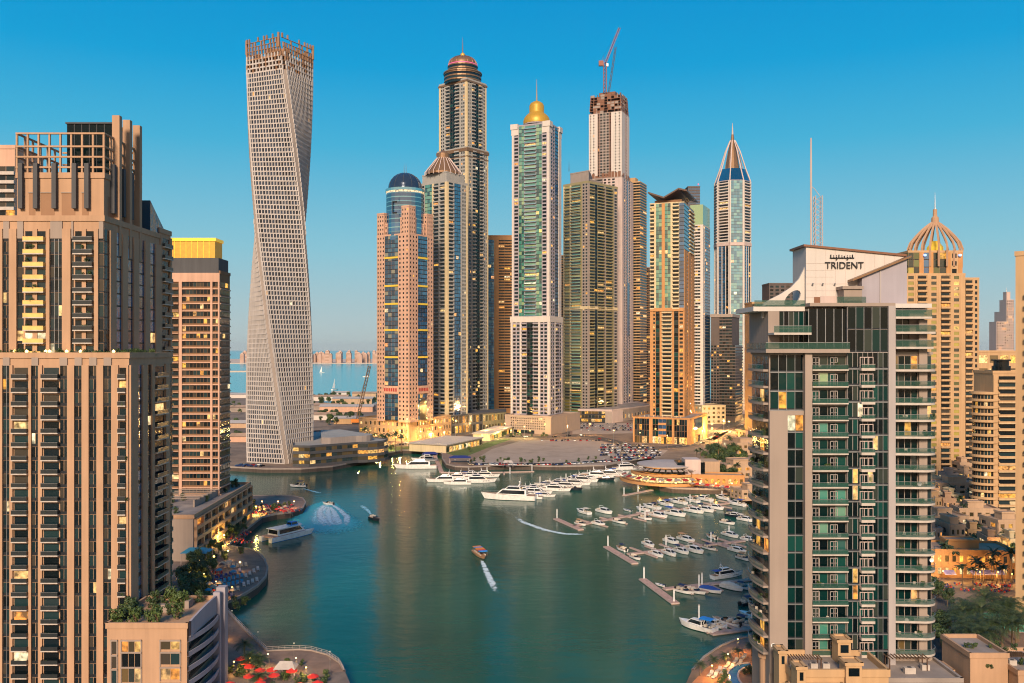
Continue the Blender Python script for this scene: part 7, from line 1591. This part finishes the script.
# ------------------------------------------------------------------ cars
CARM = [('white', (.72, .71, .70)), ('silver', (.36, .37, .38)), ('black', (.015, .015, .017)), ('dark blue', (.02, .04, .14)), ('red', (.38, .02, .015)), ('sand', (.42, .33, .22))]
cars = []
for nm, c_ in CARM:
    flat('car_' + nm.replace(' ', '_'), c_, .25, .1)
    m = MB(); sec = [(-2.2, .75, .35, .75), (-2.1, .85, .3, .95), (-1.2, .88, .3, 1.0), (1.0, .88, .3, .98), (2.0, .84, .3, .82), (2.25, .7, .35, .65)]
    for i in range(len(sec) - 1):
        a, b = sec[i], sec[i + 1]
        for (y0, z0), (y1, z1_) in (((1, 2), (1, 3)),):
            m.add([(a[0], -a[1], a[2]), (b[0], -b[1], b[2]), (b[0], -b[1], b[3]), (a[0], -a[1], a[3])], [(0, 1, 2, 3)]); m.add([(a[0], a[1], a[2]), (b[0], b[1], b[2]), (b[0], b[1], b[3]), (a[0], a[1], a[3])], [(3, 2, 1, 0)]); m.add([(a[0], -a[1], a[3]), (b[0], -b[1], b[3]), (b[0], b[1], b[3]), (a[0], a[1], a[3])], [(0, 1, 2, 3)])
    for x, _, z0, z1_ in (sec[0], sec[-1]): m.add([(x, -.75, z0), (x, .75, z0), (x, .75, z1_), (x, -.75, z1_)], [(0, 1, 2, 3) if x > 0 else (3, 2, 1, 0)])
    v = [(-1.7, -.8, .97), (1.1, -.8, .97), (1.1, .8, .97), (-1.7, .8, .97), (-1.1, -.65, 1.45), (.3, -.65, 1.45), (.3, .65, 1.45), (-1.1, .65, 1.45)]
    m.add(v, [(0, 1, 5, 4), (1, 2, 6, 5), (2, 3, 7, 6), (3, 0, 4, 7)], 1); m.add(v, [(4, 5, 6, 7)], 0)
    for x in (-1.4, 1.4):
        for y in (-.86, .86): m.tube([(x, y - .1, .32), (x, y + .1, .32)], .33, 8, 1)
    o = m.build('parked_car', [M['car_' + nm.replace(' ', '_')], M['boat_glass']], None, loc=(0, 0, 0)); cars.append((nm, o))
usedc = set()
def car(x, y, rz, place, grp):
    nm, o = rnd.choice(cars + cars[:3]); o = o if nm not in usedc else dup(o, None); usedc.add(nm); o.location = (x, y, ZG + .02); o.rotation_euler = (0, 0, rz)
    for k in ('label', 'category', 'group'): 
        if k in o: del o[k]
    tag(o, f'small {nm} car parked {place}', 'car', grp)
A0, B0 = gg(556, 462), gg(662, 452)
def lot(px0, px1, py, py1, n, place, grp, keep=.88, jit=.5):
    a, b = gg(px0, py), gg(px1, py1); d_ = (b - a); rz = math.atan2(d_.y, d_.x) + math.pi / 2
    for i in range(n):
        if rnd.random() > keep: continue
        p = a + d_ * (i + .5) / n; car(p.x + rnd.uniform(-jit, jit), p.y + rnd.uniform(-jit, jit) * 3, rz + rnd.uniform(-.06, .06) + (math.pi if rnd.random() < .5 else 0), place, grp)
for k, (x0, x1, y) in enumerate(((601, 648, 445.5), (600, 655, 448), (598, 660, 450.5), (598, 664, 453), (600, 660, 455.5), (610, 655, 458))): lot(x0, x1, y, y + .4, 24, 'in the packed right half of the sandy car park', 'cars in the sandy car park')
lot(468, 560, 464.7, 465.2, 56, 'in the line along the north quay promenade', 'cars along the north quay', .92); lot(560, 640, 465.0, 459.5, 44, 'in the line along the north quay promenade', 'cars along the north quay', .92)
for k, y in enumerate((424.5, 426.5, 428.5, 430.5)): lot(568 + k * 4, 632, y, y, 22, 'in the upper car park behind the sand lot', 'cars in the upper car park', .7)
lot(540, 600, 441, 441, 20, 'along the upper edge of the sand lot', 'cars at the sand lot edge', .6)
for rd, n, pl_ in ((R1, 26, 'or driving on the lit road behind the car parks'), (R2, 8, 'or driving on the branch road uphill')):
    for i in range(n):
        k = rnd.randrange(len(rd) - 1); a, b = Vector(rd[k]), Vector(rd[k + 1]); t = (b - a).normalized(); p = a.lerp(b, rnd.random()) + Vector((-t.y, t.x)) * rnd.choice((-4.5, -1.6, 1.6, 4.5)); car(p.x, p.y, math.atan2(t.y, t.x), pl_, 'cars on the lit road')
for i in range(9): p = gg(238 + i * 3, 466.5 - (i % 2)); car(p.x, p.y, rnd.uniform(0, 3), 'on the quay left of the twisted tower', 'cars by the twisted tower')

# ------------------------------------------------------------------ street lamps with their own light
lp = {}
def lamp(px, py, h, power, lb, grp, col=(1, .54, .15), zz=ZG, rad=.6):
    p = gp(px, py, zz); root = empty('street_lamp', p, lb, 'lamp', grp)
    if 'm' not in lp:
        a = MB(); a.tube([(0, 0, 0), (0, 0, .7), (0, 0, 1)], [.014, .009, .006], 6); lp['m'] = a.build('pole', M['steel'], root, loc=(0, 0, 0)); po = lp['m']
        b = MB(); b.lathe([(.0, -.3), (.32, -.15), (.42, .1), (.25, .3), (0, .35)], 0, 0, 8); lp['g'] = b.build('lamp_head', M['lamp_glow'], root, loc=(0, 0, 0)); hd_ = lp['g']
    else:
        po = lp['m'].copy(); C.objects.link(po); po.parent = root; hd_ = lp['g'].copy(); C.objects.link(hd_); hd_.parent = root
    po.scale = (h, h, h); hd_.location = (0, 0, h + .2); k_ = .55 if p.y < 330 else 1.0; hd_.scale = (k_,) * 3
    if not power:
        if 'off' not in lp: lp['off'] = hd_.data.copy(); lp['off'].materials[0] = M['lamp_off']
        hd_.data = lp['off']
    if power:
        l = bpy.data.lights.new('lamp_light', 'POINT'); l.energy = power; l.color = col; l.shadow_soft_size = rad; lo_ = bpy.data.objects.new('lamp_light', l); C.objects.link(lo_); lo_.parent = root; lo_.location = (0, 0, h - .9)
for i, (x, y) in enumerate(R1[::3]): 
    px = 512 + x / y * F; py = HY + (CH - ZG) * F / y
    lamp(px, py + (1.6 if i % 2 else -1.2), 11, 90000 if px > 716 else 12000 if px > 700 else 8000 if px < 640 else 4000, 'tall street lamp along the lit road, brightest ones standing in for traffic trails', 'lamps along the lit road')  # strongest lamps, far right, are added in place of traffic light trails
for i, (x, y) in enumerate(R2[::4]): px = 512 + x / y * F; py = HY + (CH - ZG) * F / y; lamp(px, py - 1, 10, 80000, 'added street lamp on the branch road, standing in for traffic trails', 'lamps on the branch road')  # lamps added for the golden glow that light trails give this road
for px, py in ((364, 447), (374, 446), (385, 444.5), (396, 443), (407, 443), (420, 441.5), (432, 439), (444, 437)): lamp(px, py, 5, 6500, 'low park lamp lighting the orange podium wall', 'lamps at the orange podium')
for px, py in ((358, 456), (368, 453), (380, 451), (392, 450)): lamp(px, py, 4, 2600, 'low park lamp among the park palms', 'lamps in the park', (.95, 1, .35))
for px, py in ((450, 449), (466, 446), (482, 442), (498, 439)): lamp(px, py, 6, 4000, 'lamp on the green strip before the ribbed pavilion', 'lamps at the ribbed pavilion', (1, .95, .3))
for px, py in ((511, 437), (530, 437.5), (520, 439)): lamp(px, py, 6, 3500, 'lamp before the square beige podium', 'lamps at the beige podium', (1, .95, .4))
for px, py in ((648, 483), (660, 488.5), (676, 490), (700, 490.5), (716, 490.5), (732, 490.5), (742, 494)): lamp(px, py, 4, 1500, 'terrace lamp at the round restaurant edge', 'lamps at the round restaurant')
for px, py in ((705, 470), (720, 464), (735, 478), (715, 480), (742, 470)): lamp(px, py, 5, 4200, 'garden lamp on the slope behind the restaurant', 'lamps behind the restaurant')
for px, py in ((218, 533), (232, 526), (244, 521), (224, 545), (256, 515)): lamp(px, py, 4, 6500, 'cafe lamp before the stepped terrace block', 'lamps at the terrace block cafe', (1, .66, .15))
for px, py in ((200, 572), (188, 580), (192, 560)): lamp(px, py, 4, 1500, 'cafe lamp by the blue-roofed pavilion', 'lamps at the blue pavilion')
for px, py in ((224, 640), (250, 672), (268, 668), (296, 672), (234, 676), (306, 682)): lamp(px, py, 3.4, 500, 'small lamp among the red parasols', 'lamps among the red parasols')
for px, py in ((943, 583), (962, 583), (980, 584), (998, 584), (1012, 586), (953, 572)): lamp(px, py, 4, 1100, 'wall lamp on the orange arcade terrace', 'lamps at the arcade')
for px, py in ((935, 500), (955, 488), (968, 470), (1000, 560), (1020, 600)): lamp(px, py, 5, 2200, 'garden lamp between the sand villas', 'lamps between the villas')
for px, py in ((738, 652), (728, 668), (755, 668), (712, 680)): lamp(px, py, 3.4, 700, 'terrace lamp on the orange paving below the signed tower', 'lamps on the orange terrace')
for px, py in ((294, 667), (330, 676), (232, 632), (258, 655)): lamp(px, py, 6, 0, 'slim promenade lamp post at the quay edge', 'promenade lamp posts')
for i in range(14): p = Nw[12 + i]; lamp(512 + p[0] / p[1] * F, HY + CH * F / p[1] - 1.6, 6, 0, 'slim lamp post on the north quay promenade', 'north quay lamp posts')
# balustrade along the near left promenade
P_ = offset_line(Ww[1:11], .35); m = MB()
root = empty('quay_railing', (P_[4][0], P_[4][1], ZG), 'thin pale railing along the near left promenade edge', 'railing')
for i in range(len(P_) - 1):
    a, b = Vector((*P_[i], ZG + .35)), Vector((*P_[i + 1], ZG + .35)); n = max(1, int((b - a).length / 1.6))
    for hh in (.5, .95): m.tube([a + Vector((0, 0, hh)), b + Vector((0, 0, hh))], .04, 4)
    for k in range(n): p = a.lerp(b, k / n); m.tube([p, p + Vector((0, 0, .95))], .035, 4)
m.build('rail', M['pinkgrey'], root)

# ------------------------------------------------------------------ clutter on the balconies of the signed tower, cafe tables, more planting
for i in range(40):
    k = rnd.randrange(18); z = zF + 3.5 * k + .15; side_r = rnd.random()
    if side_r < .55: x, y = tx_(rnd.uniform(897, 934)), YT - rnd.uniform(0, .6); wh = 'right-hand curved'
    elif side_r < .8: x, y = tx_(769) - rnd.uniform(.3, 1.3), YT + rnd.uniform(2, 11); wh = 'river-side'
    else: x, y = tx_(rnd.uniform(812, 845)), YT - .8; wh = 'long middle'
    plant(rnd.choice(SH), (x, y, z), rnd.uniform(.35, .7), f'potted plant on a {wh} balcony of the signed tower', 'plant', f'{wh} balcony plants')
for i in range(46):
    px, zz_ = rnd.choice(((20, 0), (50, 0), (122, 0), (30, 1), (85, 1))); k = rnd.randrange(1, 22 if zz_ == 0 else 9)
    y = (YA if zz_ == 0 else YB) - rnd.uniform(.3, .9); plant(rnd.choice(SH), (gx(px + rnd.uniform(-5, 5), y), y, (ZG + .2 + k * (z1L - ZG - 2.2) / round((z1L - ZG - 2.2) / 3.22)) + .16 if zz_ == 0 else z1L + .2 + k * 3.3 + .16), rnd.uniform(.3, .55), 'potted plant on a balcony of the tan tower', 'plant', 'balcony plants of the tan tower')
tb = empty('cafe_table', (0, 0, 0), None, None); m = MB(); m.tube([(0, 0, 0), (0, 0, .72)], .05, 6); m.build('leg', M['steel'], tb); m = MB(); m.lathe([(.55, .72), (.55, .77), (.02, .78)], 0, 0, 12); m.build('table_top', M['roof_brown'], tb)
for a in (0, 90, 180, 270):
    c_, s_ = math.cos(R(a)), math.sin(R(a)); m = MB(); m.lathe([(.24, .0), (.24, .45), (.02, .46)], c_ * .95, s_ * .95, 8); m.build('stool', M['navy_cloth' if a % 180 else 'red_cloth'], tb)
first_tb = True
for bx, n, lb, grp in (((188, 566, 226, 600), 34, 'small cafe table with four stools between the blue pavilion and the round pier', 'cafe tables by the round pier'), ((252, 505, 300, 514), 26, 'small cafe table with four stools on the promenade tip', 'cafe tables on the promenade tip'), ((205, 530, 250, 546), 20, 'cafe table before the stepped terrace block', 'cafe tables before the terrace block'), ((942, 584, 1012, 592), 24, 'cafe table on the terrace before the orange arcade', 'cafe tables before the arcade')):
    for i in range(n):
        o = tb if first_tb else dup(tb, None); first_tb = False; o.location = gg(rnd.uniform(bx[0], bx[2]), rnd.uniform(bx[1], bx[3])); o.rotation_euler = (0, 0, rnd.uniform(0, 3)); o.scale = (1.2,) * 3; tag(o, lb, 'cafe table', grp)
scatter(TR, (206, 518, 244, 540), 12, .7, 'small tree lit yellow by cafe lamps before the stepped terrace block', 'tree', 'trees before the terrace block', flt=lambda x, y: y > 560 - (x - 187) * .70 + 3 and y < 572 - (x - 187) * .68)
scatter(TR, (430, 446, 470, 452), 8, .7, 'small tree beside the ribbed pavilion', 'tree', 'trees at the ribbed pavilion', flt=lambda x, y: y < 452)
scatter(TR, (500, 436, 560, 438.5), 10, .6, 'small street tree before the square beige podium', 'tree', 'street trees before the beige podium')
scatter(SH, (470, 459, 600, 463), 26, 1.2, 'low bush along the lower edge of the sand lot', 'shrub', 'bushes at the sand lot')

scatter(PF, (945, 580, 1015, 592), 8, .9, 'palm on the cafe terrace before the orange arcade', 'palm tree', 'palms before the arcade')
def bulge(px, py): return 186 < px < 262 and 553 + max(0, px - 236) * .25 < py < 612 - max(0, px - 225) * .3
scatter(SH, (190, 553, 262, 612), 46, 1.3, 'dark planter shrub on the round pier', 'shrub', 'shrubs on the round pier', flt=lambda x, y: bulge(x, y) and (x < 212 or y > 600 or y < 560))
scatter(TR, (184, 560, 214, 606), 16, .8, 'dark tree at the landward edge of the round pier', 'tree', 'trees at the round pier')
for i in range(16): parasol(rnd.uniform(208, 240), rnd.uniform(563, 601), 1.2, rnd.choice(['tan_cloth', 'blue_cloth', 'roof_brown']), 'small blue, tan or brown parasol among the loungers of the round pier', 'parasols on the round pier')
for px, py in ((214, 566), (228, 560), (240, 572), (216, 592), (232, 598), (204, 584)): lamp(px, py, 3.4, 420, 'small lamp among the loungers of the round pier', 'lamps on the round pier')
for px, py in ((247, 509), (262, 508), (278, 508), (294, 508)): lamp(px, py, 3.2, 900, 'lamp among the small parasols on the promenade tip', 'lamps on the promenade tip', (1, .4, .2))
# deck chairs and dishes on the balconies of the signed tower
dc = empty('deck_chair', (0, 0, 0), None, None); m = MB(); m.box(-.28, .28, -.28, .28, .4, .46); m.build('seat', M['canvas_cream'], dc); m = MB(); m.box(-.28, .28, .24, .3, .46, .95); m.build('backrest', M['canvas_cream'], dc)
for a in (-.24, .24):
    for b in (-.24, .24): m = MB(); m.box(a - .03, a + .03, b - .03, b + .03, 0, .4); m.build('leg', M['steel'], dc)
fd = True
for i in range(44):
    k = rnd.randrange(18); z = zF + 3.5 * k + .16; u = rnd.random()
    x, y, wh = (tx_(rnd.uniform(898, 932)), YT - rnd.uniform(-.6, .5), 'right-hand curved') if u < .55 else (tx_(rnd.uniform(812, 844)), YT - rnd.uniform(.4, 1.0), 'long middle') if u < .85 else (tx_(769) - .9, YT + rnd.uniform(3, 10), 'river-side')
    o = dc if fd else dup(dc, None); fd = False; o.location = (x, y, z); o.rotation_euler = (0, 0, rnd.uniform(0, 6)); tag(o, f'cream deck chair on a {wh} balcony of the signed tower', 'chair', f'{wh} balcony chairs')
for i, (px, py) in enumerate(((918, 484), (772, 645), (930, 560), (838, 535), (905, 620))):
    x, z = tx_(px), gz(py, YT - .6); r = empty('satellite_dish', (x, YT - .7, z), f'round white satellite dish on the signed tower, {["beside the lit upper balcony", "on the podium roof by the stone pier", "at the right balcony edge, mid height", "on a long middle balcony", "on a low right balcony"][i]}', 'satellite dish')
    m = MB(); n = 14
    for q in range(n):
        a0, a1 = 2 * math.pi * q / n, 2 * math.pi * (q + 1) / n
        m.add([(x, YT - .55, z), (x + .45 * math.cos(a0), YT - .75, z + .45 * math.sin(a0)), (x + .45 * math.cos(a1), YT - .75, z + .45 * math.sin(a1))], [(0, 1, 2)])
    m.build('dish', M['white_paint'], r); m = MB(); m.tube([(x, YT - .55, z), (x, YT - .5, z - .7)], .04, 5); m.build('bracket', M['steel'], r)
for i, (px, py, Y, w_, h_, lb) in enumerate(((858, 676, 178, 1.6, 1.1, 'grey air-conditioning unit on the lower terrace roof'), (812, 661, 179, 1.4, 1.0, 'air-conditioning unit by the stair box of the signed tower podium'), (824, 661, 179, 1.4, 1.0, 'second air-conditioning unit on the podium roof'), (905, 676, 182, 2.2, 1.2, 'long air-conditioning unit on the grey side roof'), (925, 678, 182, 1.6, 1.1, 'small air-conditioning unit on the grey side roof'), (1003, 672, 218, 1.8, 1.2, 'air-conditioning unit on the tan podium before the palms'))):
    x = gx(px, Y); zz_ = 22.0 if Y in (179,) else 20.2 if px in (905, 925) else 17.5 if px == 858 else 9.8; y = {858: 168, 812: 178, 824: 178, 905: 180, 925: 182, 1003: 214}[px]; r = empty('air_conditioner', (x, y, zz_), lb, 'air conditioner')
    m = MB(); m.box(x - w_ / 2, x + w_ / 2, y - .5, y + .5, zz_, zz_ + h_); m.build('casing', M['slab_white'], r); m = MB(); m.lathe([(.42, zz_ + h_ + .01), (.42, zz_ + h_ + .1), (.1, zz_ + h_ + .1)], x, y, 12); m.build('fan_grille', M['dark_grey'], r)

for i in range(24): plant(rnd.choice(SH), (gx(rnd.uniform(969, 1030), 214), rnd.uniform(210, 223), 9.8 if rnd.random() < .6 else 12.5), rnd.uniform(.5, .9), 'shrub on the tan podium roof before the palms', 'shrub', 'planting on the podium before the palms')
for i, (x, y, w_, d_, h_, lb) in enumerate(((gx(800, 180), 177, 6, 2.2, 22, 'slatted timber pergola on the podium roof of the signed tower'), (gx(905, 183), 182.5, 8, 2.4, 20.2, 'long slatted pergola on the grey side roof'), (gx(1010, 216), 214, 5, 3, 9.8, 'slatted pergola on the tan podium before the palms'))):
    r = empty('pergola', (x, y, h_), lb, 'pergola')
    for a in (-.48, .48):
        for b in (-.45, .45): m = MB(); m.box(x + a * w_ - .1, x + a * w_ + .1, y + b * d_ - .1, y + b * d_ + .1, h_, h_ + 2.4); m.build('post', M['roof_brown'], r)
    m = MB()
    for q in range(12): xx = x - w_ / 2 + w_ * q / 11; m.box(xx - .07, xx + .07, y - d_ / 2 - .3, y + d_ / 2 + .3, h_ + 2.45, h_ + 2.65)
    m.build('slats', M['copper'], r)

# ------------------------------------------------------------------ tell the members of small look-alike sets apart by their order from left to right
import collections
sets = collections.defaultdict(list)
for o in sc.objects:
    if o.parent is None and 'label' in o and o.get('kind') != 'stuff': sets[o['label']].append(o)
NTH = ['leftmost', 'second', 'third', 'fourth', 'fifth', 'sixth', 'seventh', 'eighth', 'ninth', 'tenth', 'eleventh', 'twelfth', 'thirteenth', 'fourteenth', 'fifteenth', 'sixteenth', 'seventeenth']
for lb, os_ in sets.items():
    if 1 < len(os_) <= (17 if 'lamp' in lb or 'parasol' in lb or 'palm' in lb else 12):
        os_.sort(key=lambda o: o.location.x / max(1, o.location.y))
        for i, o in enumerate(os_):
            t = lb + (f', {NTH[i]} from the left' if i else ', leftmost')
            if len(t.split()) <= 16: o['label'] = t

# ------------------------------------------------------------------ the evening air
hz = MB(); hz.box(-31000, 31000, -2500, 46000, -3, 345); hm, ht, hb = newmat('haze'); ht.nodes.remove(hb); pv = ht.nodes.new('ShaderNodeVolumePrincipled')
pv.inputs['Density'].default_value = 1.1e-5; pv.inputs['Color'].default_value = (.9, .93, .96, 1); pv.inputs['Anisotropy'].default_value = .2
ht.links.new(pv.outputs[0], next(n for n in ht.nodes if n.type == 'OUTPUT_MATERIAL').inputs['Volume']); tag(hz.build('haze', hm), kind='stuff')
